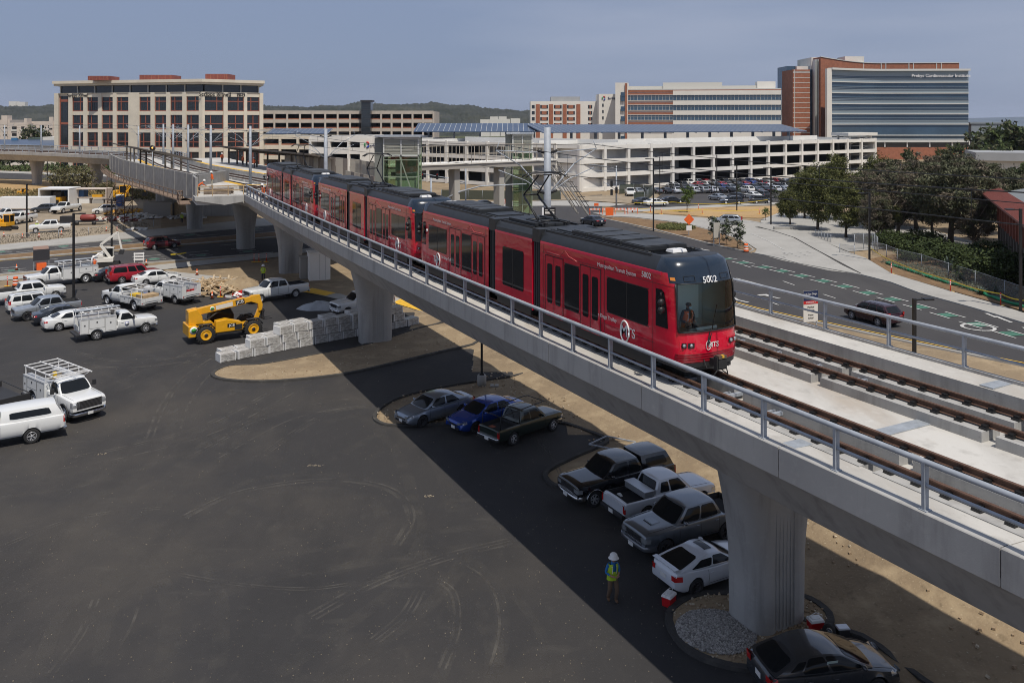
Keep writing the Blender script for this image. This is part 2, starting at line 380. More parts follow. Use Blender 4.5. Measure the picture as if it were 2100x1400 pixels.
def island(pts, m=M_DIRT, h=.10, kh=.14, kw=.32, name='island'):
 q = smooth_loop(pts, 4)
 drape(name, q, m, h, flat=True)
 b = MB(); kerb(b, q, kw, kh, 1.0, closed=True); b.obj('kerb', M_KERB, kind='structure')
i1 = [P(436, 768), P(470, 752), P(540, 748), P(640, 730), P(760, 706), P(870, 672), P(960, 660), P(1000, 690), P(985, 704), P(900, 724), P(800, 748), P(720, 766), P(640, 777), P(540, 784), P(460, 780)]
island(i1)
i4 = [P(1372, 1262), P(1400, 1325), P(1470, 1362), P(1560, 1372), P(1660, 1330), P(1690, 1300), P(1700, 1262), P(1640, 1225), P(1520, 1222), P(1430, 1224)]
island(i4)
# cross road on the left, running under the viaduct towards the crossing
def ln(x, a, k): return (x, a + k * x)
XR = 1235
def band(name, a0, k0, a1, k1, m, off, x0=-500, x1=XR, flat=False):
 xs = [x0 + (x1 - x0) * i / 8 for i in range(9)]
 return drape(name, [G(*ln(x, a0, k0)) for x in xs] + [G(*ln(x, a1, k1)) for x in xs[::-1]], m, off)
def band_pts(a, k, x0, x1, n=24): return [G(*ln(x0 + (x1 - x0) * i / n, a, k)) for i in range(n + 1)]
band('yard', 398, -.03, 506, -.10, M_YARD, .02, x1=330)
band('sidewalk', 503, -.101, 514, -.094, M_WALK, .10, x1=640)
band('road', 515, -.0935, 562.5, -.079, M_ROAD, .035)
band('median', 525.5, -.0855, 533, -.0835, M_MULCH, .14, x1=600)
band('sidewalk', 567, -.078, 576, -.078, M_WALK, .06, x1=268)
b = MB(); kerb(b, band_pts(533.8, -.0835, -500, 620), .5, .16); kerb(b, band_pts(525, -.0853, -500, 620), .2, .16)
kerb(b, band_pts(514.6, -.0935, -500, 640), .3, .14); kerb(b, band_pts(563.4, -.079, -500, 560), .3, .14); b.obj('kerb', M_WALK, kind='structure')
b = MB()
def dash(mb, a, k, x0, x1, n, L, w=.14, m=0, off=.055):
 for i in range(n):
  x = x0 + (x1 - x0) * i / max(1, n - 1); p = G(*ln(x, a, k)); q = G(*ln(x + 5, a, k)); d = (q - p); d.z = 0; d.normalize()
  ribbon(mb, [p - d * L / 2, p + d * L / 2], w, off, 3, m)
dash(b, 520.5, -.088, -300, 700, 12, 3.5)
dash(b, 551, -.084, -300, 700, 11, 3.5); dash(b, 541, -.082, -280, 720, 9, 2.6)
for k, (a, kk) in enumerate(((517.3, -.09), (557.5, -.0815))):
 for x in range(-260, 1000, 96 if k else 130):
  p = G(*ln(x, a, kk)); q = G(*ln(x + 5, a, kk)); d = (q - p); d.z = 0; d.normalize(); r = Vector((-d.y, d.x, 0))
  ribbon(b, [p - d * .6, p + d * .6], 1.2, .05, 3, 1)
  ribbon(b, [p - d * 1.3 + r * .8, p + d * 1.3 + r * .8], .14, .056, 3, 0); ribbon(b, [p - d * 1.3 - r * .8, p + d * 1.3 - r * .8], .14, .056, 3, 0)
ribbon(b, band_pts(530.2 + 5.5, -.0835, -500, 600), .14, .06, 4, 2)
b.obj('road_markings', [M_LINE, M_GREENP, M_YEL], kind='structure', fix=False)
for pl in ([(268, 550), (400, 536), (560, 520), (700, 500), (700, 508), (560, 529), (400, 546), (268, 562)],
           [(340, 556), (430, 566), (520, 578), (600, 592), (600, 599), (500, 588), (400, 574), (335, 566)],
           [(640, 596), (700, 604), (742, 618), (742, 630), (690, 614), (640, 603)], [(800, 606), (900, 640), (1000, 678), (1005, 690), (905, 652), (800, 618)]):
 drape('sidewalk', GP(pl), M_WALK, .07)
drape('tactile_ramp', GP([(622, 600), (640, 592), (688, 602), (668, 608)]), M_YEL, .09)
drape('tactile_ramp', GP([(806, 622), (822, 614), (888, 638), (884, 644)]), M_YEL, .09)
# right hand road
rf = [(1130, 428), (1250, 452), (1345, 475), (1440, 497), (1545, 520), (1640, 542), (1768, 565), (1830, 581), (1891, 604), (2000, 634), (2100, 664)]
rfw = GP(rf); dd = (rfw[-1] - rfw[-3]).normalized(); rfw += [rfw[-1] + dd * k for k in (12, 30, 60)]
rn = GP([(1812, 692), (1691, 666), (1652, 659), (1550, 636), (1440, 606), (1330, 570), (1200, 522), (1090, 486), (1010, 462)]); dn = (rn[0] - rn[2]).normalized()
rnw = [rn[0] + dn * k for k in (80, 50, 30, 14)] + rn
road_r = rfw + rnw
drape('road', road_r, M_ROAD, .05)
near_line = rnw[::-1]
b = MB()
ribbon(b, [p + Vector((.3, .6, 0)) for p in near_line], .14, .075, 2, 2)
fl = smooth_loop(rfw, 3, False)
def offs(line, d):
 o = []
 for i, p in enumerate(line):
  t = (Vector(line[min(len(line) - 1, i + 1)][:2]) - Vector(line[max(0, i - 1)][:2])).normalized(); o.append(Vector((p[0] + t.y * d, p[1] - t.x * d, 0)))
 return o
grn = [(1491, 532), (1524, 540), (1567, 549), (1604, 557), (1644, 567), (1688, 577.5), (1732, 588.7), (1780, 602), (1830, 615.5), (1885, 630.7), (1943, 647.7), (2006, 667), (2074, 686), (2150, 710)]
gw = GP(grn)
for i, p in enumerate(gw):
 d = (gw[min(len(gw) - 1, i + 1)] - gw[max(0, i - 1)]); d.z = 0; d.normalize(); r = Vector((-d.y, d.x, 0))
 if (gw[min(i + 1, len(gw) - 1)] - p).length < .3 and i < len(gw) - 1: continue
 ribbon(b, [p - d * .6, p + d * .6], 1.05, .075, 3, 1)
 ribbon(b, [p - d * 1.1 + r * .68, p + d * 1.1 + r * .68], .15, .08, 3, 0); ribbon(b, [p - d * 1.1 - r * .68, p + d * 1.1 - r * .68], .15, .08, 3, 0)
def rline(pts, w=.13, m=0, off=.078): ribbon(b, GP(pts), w, off, 2, m)
rline([(1120, 448), (1250, 484), (1360, 514)], .3)          # solid white line behind the tram
rline([(1510, 572), (1560, 585), (1620, 601)], .14)
for s_ in ([(1640, 607), (1655, 611)], [(1688, 605), (1713, 613)], [(1606, 578), (1629, 586)], [(1895, 670), (1929, 680)], [(1525, 545), (1540, 550)], [(1577, 620), (1597, 627)]): rline(s_, .14)
for (x, y, w, l) in ((2042, 650, .4, 3.0), (2052, 654, .4, 3.0), (2022, 644, .4, 2.4), (2098, 673, .5, 2)): rline([(x, y), (x + 22, y + 9)], .25)
c = G(2006, 673)
for k in range(20):
 a0, a1 = 2 * pi * k / 20, 2 * pi * (k + 1) / 20
 ribbon(b, [c + Vector((cos(a0), sin(a0), 0)) * 1.05, c + Vector((cos(a1), sin(a1), 0)) * 1.05], .24, .085, 3, 0)
for (x, y) in ((1455, 515), (1210, 450), (1600, 614), (1535, 622), (1120, 458)):        # turn arrows
 p = G(x, y); ribbon(b, [p, p + Vector((-.9, 1.6, 0))], .25, .08, 3, 0); ribbon(b, [p + Vector((-.5, 1.7, 0)), p + Vector((-1.4, 1.5, 0))], .5, .082, 3, 0)
b.obj('road_markings', [M_LINE, M_GREENP, M_YEL], kind='structure', fix=False)
kb = MB(); kerb(kb, rfw[4:], .35, .15); kerb(kb, near_line, .3, .12); kb.obj('kerb', M_WALK, kind='structure')
isl = [(1210, 443), (1245, 446), (1300, 448), (1388, 458), (1431, 467), (1480, 480), (1521, 494), (1545, 513), (1535, 518), (1500, 511), (1436, 496), (1340, 471), (1260, 454)]
kb = MB(); kerb(kb, GP(isl), .3, .14, closed=True); kb.obj('kerb', M_WALK, kind='structure')
drape('planting_strip', GP(isl), M_MULCH, .12)
drape('driveway', GP([(1215, 437), (1283, 437), (1364, 441), (1460, 449), (1531, 452), (1583, 461), (1630, 489), (1682, 518), (1768, 564), (1700, 556), (1600, 534), (1547, 520), (1552, 512), (1521, 492), (1480, 478), (1431, 465), (1388, 456), (1300, 446), (1245, 444)]), M_WALK, .07)
b = MB(); rline([(1540, 480), (1575, 495), (1608, 514)], .14, 0, .1)
for k in range(14):
 x, y = random.uniform(1600, 1655), random.uniform(516, 540); rline([(x, y), (x + 9, y + 2.5)], .12, 0, .1)
b.obj('road_markings', M_LINE, kind='structure', fix=False)
kb = MB(); kerb(kb, GP([(1550, 467), (1590, 474), (1628, 488), (1681, 517), (1730, 545), (1768, 563)]), .25, .12); kb.obj('kerb', M_KERB, kind='structure')
swi = GP([(1550, 465), (1615, 464), (1676, 491), (1733, 517), (1775, 531), (1828, 563), (1943, 598), (2045, 627), (2100, 645)]); d2 = (swi[-1] - swi[-3]).normalized()
swo = GP([(1590, 476), (1630, 489), (1682, 518), (1768, 564)]) + rfw[7:]
drape('sidewalk', swi + [swi[-1] + d2 * 15, swi[-1] + d2 * 60] + swo[::-1], M_WALK, .14)
drape('plaza', GP([(1560, 452), (1600, 436), (1700, 440), (1760, 450), (1900, 470), (2010, 500), (1960, 505), (1860, 505), (1800, 512), (1740, 517), (1676, 491), (1615, 464), (1560, 465)]), M_WALK, .08)
drape('dry_grass_strip', GP([(1310, 433), (1380, 429), (1480, 425), (1590, 424), (1620, 436), (1560, 448), (1460, 446), (1400, 441), (1330, 438)]), M_STRAW, .06)
drape('sidewalk', GP([(1270, 430), (1400, 424), (1500, 419), (1640, 414), (1640, 418), (1500, 424), (1400, 429), (1290, 436)]), M_WALK, .07)
drape('car_park', GP([(1250, 424), (1300, 420), (1345, 408), (1365, 392), (1380, 376), (1480, 372), (1640, 372), (1760, 380), (1760, 412), (1640, 413), (1500, 418), (1400, 423), (1290, 430)]), M_ROAD, .06)
drape('sidewalk', GP([(860, 418), (960, 416), (1180, 412), (1290, 420), (1250, 424), (1140, 423), (1000, 425), (860, 427)]), M_WALK, .10)
drape('site_dirt', GP([(1120, 412), (1180, 404), (1300, 400), (1350, 398), (1345, 410), (1290, 418), (1180, 411)]), M_YARD, .12)
drape('planted_bank', GP([(1780, 533), (1850, 520), (1960, 512), (2060, 520), (2200, 560), (2300, 680), (2100, 640), (2045, 624), (1943, 596), (1828, 562)]), M_MULCH, .10)
# far left: field, further road, hedged car park
drape('field', GP([(-300, 366), (0, 368), (80, 371), (180, 377), (330, 392), (330, 402), (0, 402), (-300, 402)]), M_STRAW, .05)
drape('road', GP([(-400, 350), (0, 355), (150, 359), (300, 366), (520, 374), (520, 386), (300, 378), (130, 370), (0, 367), (-400, 362)]), M_ROAD, .09)
drape('sidewalk', GP([(-400, 346), (0, 351), (300, 361), (520, 369), (520, 374), (300, 366), (0, 355), (-400, 350)]), M_WALK, .12)
drape('car_park', GP([(-400, 326), (0, 329), (320, 333), (520, 340), (520, 348), (320, 342), (0, 338), (-400, 336)]), M_ROAD, .06)
drape('far_ground', [Vector(p) for p in ((-1500, 430, 0), (-300, 430, 0), (1500, 400, 0), (1500, 2400, 0), (-1500, 2400, 0))], M_SCRUB, .3, flat=True)
# tyre tracks and sand streaks lying on the lot
M_TRK = layered('tyre_tracks', [(.15, .14, .125)], rough=.95, bump=0)
nn = M_TRK.node_tree; bs = nn.nodes['Principled BSDF']; q = nn.nodes.new('ShaderNodeTexNoise'); q.inputs['Scale'].default_value = 1.1; q.inputs['Detail'].default_value = 8
gg = nn.nodes.new('ShaderNodeNewGeometry'); nn.links.new(gg.outputs['Position'], q.inputs['Vector']); r_ = nn.nodes.new('ShaderNodeMapRange')
r_.inputs['From Min'].default_value = .38; r_.inputs['From Max'].default_value = .72; r_.inputs['To Max'].default_value = .5
nn.links.new(q.outputs['Fac'], r_.inputs['Value']); nn.links.new(r_.outputs['Result'], bs.inputs['Alpha'])
b = MB()
def arc(pts, w, gap=None):
 L = smooth_loop([P(*p) for p in pts], 8, False)
 w *= .5
 ribbon(b, L, w, .024, .6, flat=True); ribbon(b, offs(L, w * 2.2), w * .7, .0245, .6, flat=True)
 if gap: ribbon(b, offs(L, gap), w, .025, .6, flat=True)
for pts, w, g_ in (([(370, 1060), (480, 1010), (620, 985), (740, 985), (820, 1010), (850, 1060), (820, 1120)], .22, .35), ([(630, 1260), (760, 1190), (900, 1140), (1040, 1105)], .22, .5),
 ([(900, 1370), (930, 1290), (925, 1220), (890, 1190)], .2, 1.6), ([(760, 1310), (820, 1260), (850, 1210)], .18, .4), ([(340, 1170), (480, 1195), (640, 1205), (800, 1180)], .15, None),
 ([(150, 720), (260, 742), (380, 730), (520, 700)], .25, 1.5), ([(300, 900), (330, 830), (380, 770), (460, 720)], .3, 1.7), ([(120, 940), (260, 915), (420, 870), (560, 800)], .25, 1.6),
 ([(400, 930), (560, 850), (700, 820), (800, 815)], .2, 1.6), ([(0, 1120), (160, 1060), (330, 1040)], .2, None), ([(100, 1380), (160, 1300), (190, 1230)], .2, 1.7), ([(520, 940), (660, 850), (760, 830)], .2, .4),
 ([(200, 800), (330, 745), (450, 700)], .25, 1.6), ([(1050, 850), (1130, 930), (1165, 1010)], .15, None)):
 arc(pts, w, g_)
b.obj('tyre_tracks', M_TRK, kind='structure', fix=False)
M_WIDE = M_TRK.copy(); M_WIDE.name = 'dusty_tracks'; [setattr(x.inputs['To Max'], 'default_value', .15) for x in M_WIDE.node_tree.nodes if x.type == 'MAP_RANGE']
b = MB(); rw = random.Random(3)
for pts in ([(-40, 1000), (200, 960), (420, 880), (600, 780), (640, 790)], [(60, 880), (230, 880), (380, 830), (520, 740), (560, 715)], [(0, 760), (160, 745), (330, 735), (430, 725), (520, 705)], [(120, 1100), (300, 1000), (430, 900), (480, 800), (470, 735)], [(240, 740), (340, 800), (350, 880), (300, 960), (160, 1040)],
 [(420, 1180), (560, 1140), (760, 1110), (980, 1080), (1120, 1075)], [(380, 1060), (520, 985), (700, 975), (830, 1010), (865, 1090), (800, 1180), (650, 1230)], [(560, 1390), (700, 1290), (820, 1200), (880, 1120)], [(900, 1395), (930, 1300), (925, 1220), (880, 1160)], [(1010, 1390), (1010, 1310), (960, 1230)], [(330, 1390), (350, 1250), (300, 1150), (200, 1090)], [(80, 1390), (110, 1290), (170, 1220), (300, 1160)], [(700, 930), (800, 880), (850, 860)], [(640, 850), (760, 830), (840, 880), (900, 960), (930, 1050)], [(300, 690), (350, 720), (420, 730), (480, 735)]):
 L = smooth_loop([P(*p) for p in pts], 8, False)
 for o_ in (0, 1.7):
  ribbon(b, offs(L, o_), rw.uniform(.35, .7), .019 + rw.uniform(0, .0015), .6, flat=True)
b.obj('dusty_tracks', M_WIDE, kind='structure', fix=False)
b = MB()
def crumbs(mb, cx, cy, rx, ry, n, s0, s1, z0=.01, ang=0):
 for _ in range(n):
  a = random.uniform(0, 2 * pi); r = sqrt(random.random()); x = cos(a) * r * rx; y = sin(a) * r * ry
  X = cx + x * cos(ang) - y * sin(ang); Y = cy + x * sin(ang) + y * cos(ang); s = random.uniform(s0, s1)
  mb.box((X, Y, z0 + s * .3), (s, s * random.uniform(.6, 1), s * .7), 0, random.uniform(0, 3), random.uniform(-.4, .4))
for (x, y) in ((205, 932), (880, 1018), (645, 955)):
 p = P(x, y); crumbs(b, p.x, p.y, random.uniform(.2, .9), .12, random.randint(8, 40), .01, .05, .02, random.uniform(0, 1))
for _ in range(1500):
 p = P(random.uniform(-100, 1400), random.uniform(720, 1500))
 if p.x < EX(p.y) + 8: crumbs(b, p.x, p.y, .1, .1, 1, .008, .026, .02)
b.obj('dirt_crumbs', mat('crumb', (.36, .30, .22), .9), kind='stuff', label='small crumbs of dirt scattered on the asphalt lot', cat='debris', fix=False)
p0 = P(1468, 1300)
b = MB()
b.grid(lambda u, v: (p0.x + cos(u * 2 * pi) * 1.30 * v, p0.y + sin(u * 2 * pi) * 1.25 * v - .0, .12 + .20 * (1 - v * v) + .02 * sin(u * 31 + v * 9)), 32, 8)
for _ in range(5200):
 a = random.uniform(0, 2 * pi); r = sqrt(random.random()); s = random.uniform(.03, .075)
 b.box((p0.x + cos(a) * r * 1.36, p0.y + sin(a) * r * 1.30, .12 + .2 * (1 - r * r) + .01), (s, s * random.uniform(.6, 1), s * .6), random.choice((0, 0, 1, 2)), random.uniform(0, 3), random.uniform(-.5, .5), random.uniform(-.5, .5))
b.obj('gravel', [mat('gravel_a', (.30, .285, .265), .9, 0, .3, 20), mat('gravel_b', (.44, .42, .39), .9), mat('gravel_c', (.17, .16, .15), .9)], kind='stuff', label='oval bed of grey gravel beside the nearest pier', cat='gravel', fix=False)
b = MB()
for _ in range(2600):
 y = random.uniform(24, 62); u = random.uniform(8.6, 26); x = EX(y) + u / .88; s = random.uniform(.03, .14) ** 1.0
 b.box((x, y, T(x, y) + s * .2), (s, s * .8, s * .6), random.choice((0, 0, 1)), random.uniform(0, 3), random.uniform(-.5, .5))
for isl_ in (i1, i4, dirt_edge[:13] + [P(1300, 860), P(1200, 770)]):
 xs = [p.x for p in isl_]; ys = [p.y for p in isl_]; n = len(isl_)
 for _ in range(900):
  x, y = random.uniform(min(xs), max(xs)), random.uniform(min(ys), max(ys)); ins = False
  for i in range(n):
   a, c = isl_[i], isl_[(i + 1) % n]
   if (a.y > y) != (c.y > y) and x < (c.x - a.x) * (y - a.y) / (c.y - a.y) + a.x: ins = not ins
  if ins: s = random.uniform(.03, .1); b.box((x, y, .1 + s * .2), (s, s * .8, s * .6), random.choice((0, 0, 1)), random.uniform(0, 3), random.uniform(-.5, .5))
b.obj('stones', [mat('clod', (.30, .22, .14), .95), mat('clod_pale', (.45, .38, .28), .95)], kind='stuff', label='loose clods and stones scattered over the dirt', cat='stones', fix=False)
# far hills with scrub woods on them
def hills():
 b = MB()
 def prof(px):
  return 211 + 3 * sin(px * .013) + 2.2 * sin(px * .031 + 1) + 1.2 * sin(px * .083)
 def f(u, v):
  px = -300 + u * 1500; base = prof(px) + 7.5
  if px > 860: base += (px - 860) * .035
  d = 900 + v * 420
  z = (HC - (base - HY) / FPX * 1300) * (sin(v * pi / 2) ** .8) + (sin(px * .05 + v * 9) + sin(px * .11 - v * 17)) * 1.3 * v + random.uniform(0, 3.4) * (v > .2)
  return ((px - CX) / FPX * d, d, z)
 b.grid(f, 520, 22)
 b.obj('hills', M_HILL, kind='structure', fix=False)
 b = MB()
 def g(u, v):
  px = 1500 + u * 1000; base = 241 + 1.5 * sin(px * .02); d = 2200 + v * 900
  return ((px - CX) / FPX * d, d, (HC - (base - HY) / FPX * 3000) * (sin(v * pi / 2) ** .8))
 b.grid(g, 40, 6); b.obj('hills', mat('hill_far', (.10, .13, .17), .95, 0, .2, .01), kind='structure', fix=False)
M_HILL = layered('hill_scrub', [(.050, .055, .052), ((.024, .030, .024), .02, .42, .6, None, .9, 6), ((.085, .085, .065), .012, .52, .68, None, .6, 6), ((.10, .11, .07), .12, .55, .75, None, .6, 4)], rough=1, bump=0)
hills()
# ================================================================ VIADUCT
near = [(EX(y), y) for y in frange(-6, 108, 4)]
far_c = [(-57.8, 150), (-79.2, 190), (-87, 202), (-97, 211), (-110, 220), (-122, 228), (-136, 236), (-152, 242), (-180, 248), (-220, 252), (-300, 256)]
def offset_line(pts, d):
 o = []
 for i, p in enumerate(pts):
  a = Vector(pts[max(0, i - 1)][:2]); b = Vector(pts[min(len(pts) - 1, i + 1)][:2]); t = (b - a).normalized()
  o.append((p[0] + t.y * d, p[1] - t.x * d))
 return o
HWD = 4.95
cl = offset_line(near, HWD) + far_c
cl = [(p.x, p.y) for p in smooth_loop([Vector((*p, 0)) for p in cl], 3, False)]
CUM = [0]
for a, b_ in zip(cl, cl[1:]): CUM.append(CUM[-1] + hypot(b_[0] - a[0], b_[1] - a[1]))
def at(s):
 """point and direction of the centre line at distance s"""
 s = max(0, min(CUM[-1] - .01, s))
 lo, hi = 0, len(CUM) - 1
 while hi - lo > 1:
  m = (lo + hi) // 2
  if CUM[m] <= s: lo = m
  else: hi = m
 t = (s - CUM[lo]) / (CUM[lo + 1] - CUM[lo]); a = Vector(cl[lo]); b = Vector(cl[lo + 1])
 a0 = Vector(cl[max(0, lo - 1)]); b1 = Vector(cl[min(len(cl) - 1, lo + 2)])
 d0 = (b - a0).normalized(); d1 = (b1 - a).normalized(); d = (d0.lerp(d1, t)).normalized()
 return a.lerp(b, t), d
def W3(s, u, z):
 """world point: s along, u to the right of the near (left) deck edge"""
 p, d = at(s); r = Vector((d.y, -d.x)); q = p + r * (u - HWD); return Vector((q.x, q.y, z))
def s_of_y(y):
 lo, hi = 0, CUM[-1]
 for _ in range(40):
  m = (lo + hi) / 2
  if at(m)[0].y < y: lo = m
  else: hi = m
 return lo
def s_of_edge_y(y):
 lo, hi = 0, CUM[-1]
 for _ in range(40):
  m = (lo + hi) / 2
  if W3(m, 0, 0).y < y: lo = m
  else: hi = m
 return lo
SEND = CUM[-1]; Z_EDGE = 9.13; Z_DECK = 8.80; Z_RAIL = 9.32; Z_FAR = 9.42
SPL = s_of_edge_y(99); SPR = SPL - 2                     # start of the platforms
STE = s_of_edge_y(172)                                   # end of the platforms
via = empty('viaduct', W3(s_of_edge_y(29), HWD, 0), label='long pale concrete rail viaduct on flared piers crossing the parking lot', cat='viaduct')
bpy.context.view_layer.update()
VI = via.matrix_world.inverted()
def vput(mb, name, mats, bev=0, parent=None, **t):
 o = mb.obj(name, mats, parent or via, bev=bev, **t); o.matrix_parent_inverse = VI.copy(); return o
def sub(o): 
 return o
def spath(s0, s1, st=2.0): return [(*at(s)[0], 0) for s in frange(s0, s1, st)]
H = HWD
b = MB()
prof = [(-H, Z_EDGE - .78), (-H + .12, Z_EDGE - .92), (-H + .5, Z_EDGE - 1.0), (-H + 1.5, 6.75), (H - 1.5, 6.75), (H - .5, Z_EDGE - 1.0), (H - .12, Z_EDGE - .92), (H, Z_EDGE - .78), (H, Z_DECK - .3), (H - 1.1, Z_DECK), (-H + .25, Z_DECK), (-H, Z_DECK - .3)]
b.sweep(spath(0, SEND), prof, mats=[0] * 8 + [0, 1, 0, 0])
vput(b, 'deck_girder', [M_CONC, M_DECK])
b = MB(); SJ = s_of_edge_y(22.6)
sg_ = [0] + [s_ for s_ in frange(SJ - 6 * 4, SPL, 6.0) if s_ > 1]
for s0, s1 in [(a + .012, c - .012) for a, c in zip(sg_, sg_[1:])]:
 b = MB(); b.sweep(spath(s0, s1), [(-H - .02, Z_EDGE - .80), (-H - .02, Z_EDGE - .02), (-H, Z_EDGE), (-H + .30, Z_EDGE), (-H + .30, Z_DECK - .02), (-H + .1, Z_EDGE - .8)])
 b.sweep(spath(s0, s1), [(-H + .30, Z_EDGE - .02), (-H + 1.0, Z_EDGE - .06), (-H + 1.0, Z_DECK - .05), (-H + .30, Z_DECK - .05)], m=1)
 vput(b, 'parapet', [M_CONC, M_DECK])
b = MB()
b.sweep(spath(STE, SEND), [(-H - .02, Z_EDGE - .8), (-H - .02, Z_EDGE), (-H + .3, Z_EDGE), (-H + .3, Z_DECK - .02)])
vput(b, 'parapet', [M_CONC, M_DECK])
b = MB()
b.sweep(spath(0, SPR), [(H - 1.12, Z_DECK - .1), (H - 1.12, Z_FAR - .03), (H - .02, Z_FAR), (H - .02, Z_FAR + .1), (H + .16, Z_FAR + .1), (H + .16, Z_DECK - .6)], mats=[0, 1, 0, 0, 0, 0])
b.sweep(spath(STE, SEND), [(H - .3, Z_DECK - .1), (H - .3, Z_FAR), (H + .1, Z_FAR), (H + .1, Z_DECK - .6)])
vput(b, 'walkway', [M_CONC, M_DECK])
for s in (SJ,):
 for u0, u1, z in ((.35, 1.0, Z_EDGE - .035), (2.75, 6.3, Z_DECK + .02), (8.85, 9.85, Z_FAR + .0)):
  b = MB(); p, q = W3(s, u0, z), W3(s, u1, z); b.bar(p, q, .45, .03); vput(b, 'joint_plate', mat('plate_steel', (.36, .39, .42), .5, .3, .2, 3))
s2 = s_of_edge_y(36.5); b = MB(); b.bar(W3(s2, 8.85, Z_FAR), W3(s2, 9.85, Z_FAR), .9, .03)
vput(b, 'joint_plate', mat('plate_steel', (.36, .39, .42), .5, .5, .2, 3))
TR = (2.075, 7.02); GA = .7175 + .035
b = MB(); gap = MB()
s = 0.0; k = 0
while s < 260:
 L = 6.1
 for c in TR:
  for g_ in (-1, 1):
   path = [tuple(W3(s + L * t / 3 + (.2 if t == 0 else 0) - (.2 if t == 3 else 0), c + g_ * GA, 0)) for t in range(4)]
   b.sweep(path, [(-.42, Z_DECK - .05), (-.42, Z_DECK + .30), (.42, Z_DECK + .30), (.42, Z_DECK - .05)])
 s += L; k += 1
vput(b, 'rail_plinth', M_CONC)
fm_ = MB(); fm_.box((0, 0, 0), (.22, .46, .06)); fm_.box((0, 0, .06), (.16, .34, .07)); FM = fm_.mesh('rail_clip', M_BLACK)
for c in TR:
 for g_ in (-1, 1):
  b = MB(); x0 = c + g_ * GA - H
  b.sweep(spath(0, SEND), [(x0 - .085, Z_RAIL - .17), (x0 - .02, Z_RAIL - .13), (x0 - .02, Z_RAIL - .04), (x0 - .055, Z_RAIL - .03), (x0 - .05, Z_RAIL), (x0 + .05, Z_RAIL), (x0 + .055, Z_RAIL - .03), (x0 + .02, Z_RAIL - .04), (x0 + .02, Z_RAIL - .13), (x0 + .085, Z_RAIL - .17)])
  r = vput(b, 'rail', M_RUST)
  s = .4
  while s < 74:
   p, d = at(s); q = W3(s, c + g_ * GA, Z_DECK + .33); rz = atan2(d.y, d.x)
   o_ = put('rail_clip', FM, r, q, rz)
   s += .76
  pass
for c in TR:
 s = s_of_edge_y(24.6 if c < 4 else 25.5)
 while s < s_of_edge_y(30 if c < 4 else 33.5):
  b = MB()
  b.bar(W3(s, c - .66, Z_DECK + .16), W3(s, c + .66, Z_DECK + .16), .12, .10)
  b.bar(W3(s + .28, c - .5, Z_DECK + .14), W3(s + .28, c + .5, Z_DECK + .14), .07, .07)
  vput(b, 'track_spacer_bar', M_GALV); s += 1.95
def railing(s0, s1, u, z, name='railing', sp=2.44, ph=1.07):
 b = MB(); path = [tuple(W3(s, u, z + ph)) for s in frange(s0, s1, 1.2)]
 b.tube(path, .074, 8); b.tube([(p[0], p[1], z + ph * .52) for p in path], .042, 6); b.tube([(p[0], p[1], z + .12) for p in path], .03, 6) if name == 'x' else None
 r = vput(b, name, M_GALV); pm = None
 n = int((s1 - s0) / sp)
 for i in range(n + 1):
  if pm is None:
   m = MB(); m.box((0, 0, ph / 2), (.08, .15, ph)); m.box((0, 0, .012), (.2, .2, .024)); pm = m.mesh('railing_post', M_GALV)
  s = s0 + i * sp; p, d = at(s); o = put('post', pm, r, W3(s, u, z), atan2(d.y, d.x)); 
 return r
SP0 = s_of_edge_y(21.05); q = int(SP0 / 2.44)
railing(SP0 - q * 2.44, SPL - .5, .14, Z_EDGE)
SF0 = s_of_edge_y(22.2) ; SF0 -= int(SF0 / 3.05) * 3.05
railing(SF0, SPR - .5, 9.97, Z_FAR + .1, sp=2.95)
railing(STE + 3, SEND - 2, .14, Z_EDGE, sp=3.2); railing(STE + 3, SEND - 2, 9.8, Z_FAR, sp=3.2)
def pier(s, u=HWD, bottom=0.0, top=6.78, w0=1.28, w1=2.15, t=.95, name='pier', groove=True):
 p, d = at(s); r = Vector((d.y, -d.x)); c = p + r * (u - HWD); rz = atan2(d.y, d.x)
 b = MB(); n = 40
 def ring(z):
  k = (z - bottom) / (top - bottom); e = max(0, (k - .35) / .65); w = w0 + (w1 - w0) * (e ** 1.6) + .12 * k; tt = t + .1 * e
  pts = []
  for i in range(n):
   a = 2 * pi * i / n; ca, sa = cos(a), sin(a)
   x = tt * math.copysign(abs(ca) ** .62, ca); y = w * math.copysign(abs(sa) ** .62, sa)
   if groove and abs(y) < .42 * w: x *= .93
   pts.append((x, y, z))
  return pts
 zs = [bottom - .4] + [bottom + (top - bottom) * i / 14 for i in range(15)]; vs = []
 for z in zs: vs += ring(max(z, bottom)) if z >= bottom else [(a, b_, z) for a, b_, _ in ring(bottom)]
 fs = [[i * n + k, i * n + (k + 1) % n, (i + 1) * n + (k + 1) % n, (i + 1) * n + k] for i in range(len(zs) - 1) for k in range(n)] + [[(len(zs) - 1) * n + k for k in range(n)]]
 b.add(vs, fs, 0, True); 
 if groove:
  for yy in (-.30, -.18, -.06, .06, .18, .30):
   for sg in (-1, 1): b.box((sg * (t * .93 + .02), yy * w0 * 1.1, (bottom + top) / 2), (.03, .022, top - bottom - .4), 0)
 m = b.mesh(name, M_CONC); o = put(name, m, via); o.matrix_parent_inverse = VI.copy(); o.location = (c.x, c.y, 0); o.rotation_euler = (0, 0, rz); autosmooth(o, 30)
 return o
pier(s_of_y(30.2), HWD + .5)
for y_ in (68.6, 99.5): pier(s_of_y(y_))
pier(s_of_y(118), HWD - .6, w0=1.15, w1=1.9); pier(s_of_y(139), HWD - 1.0, w0=1.15, w1=1.9)
pier(s_of_y(166)); 
pier(s_of_y(178))
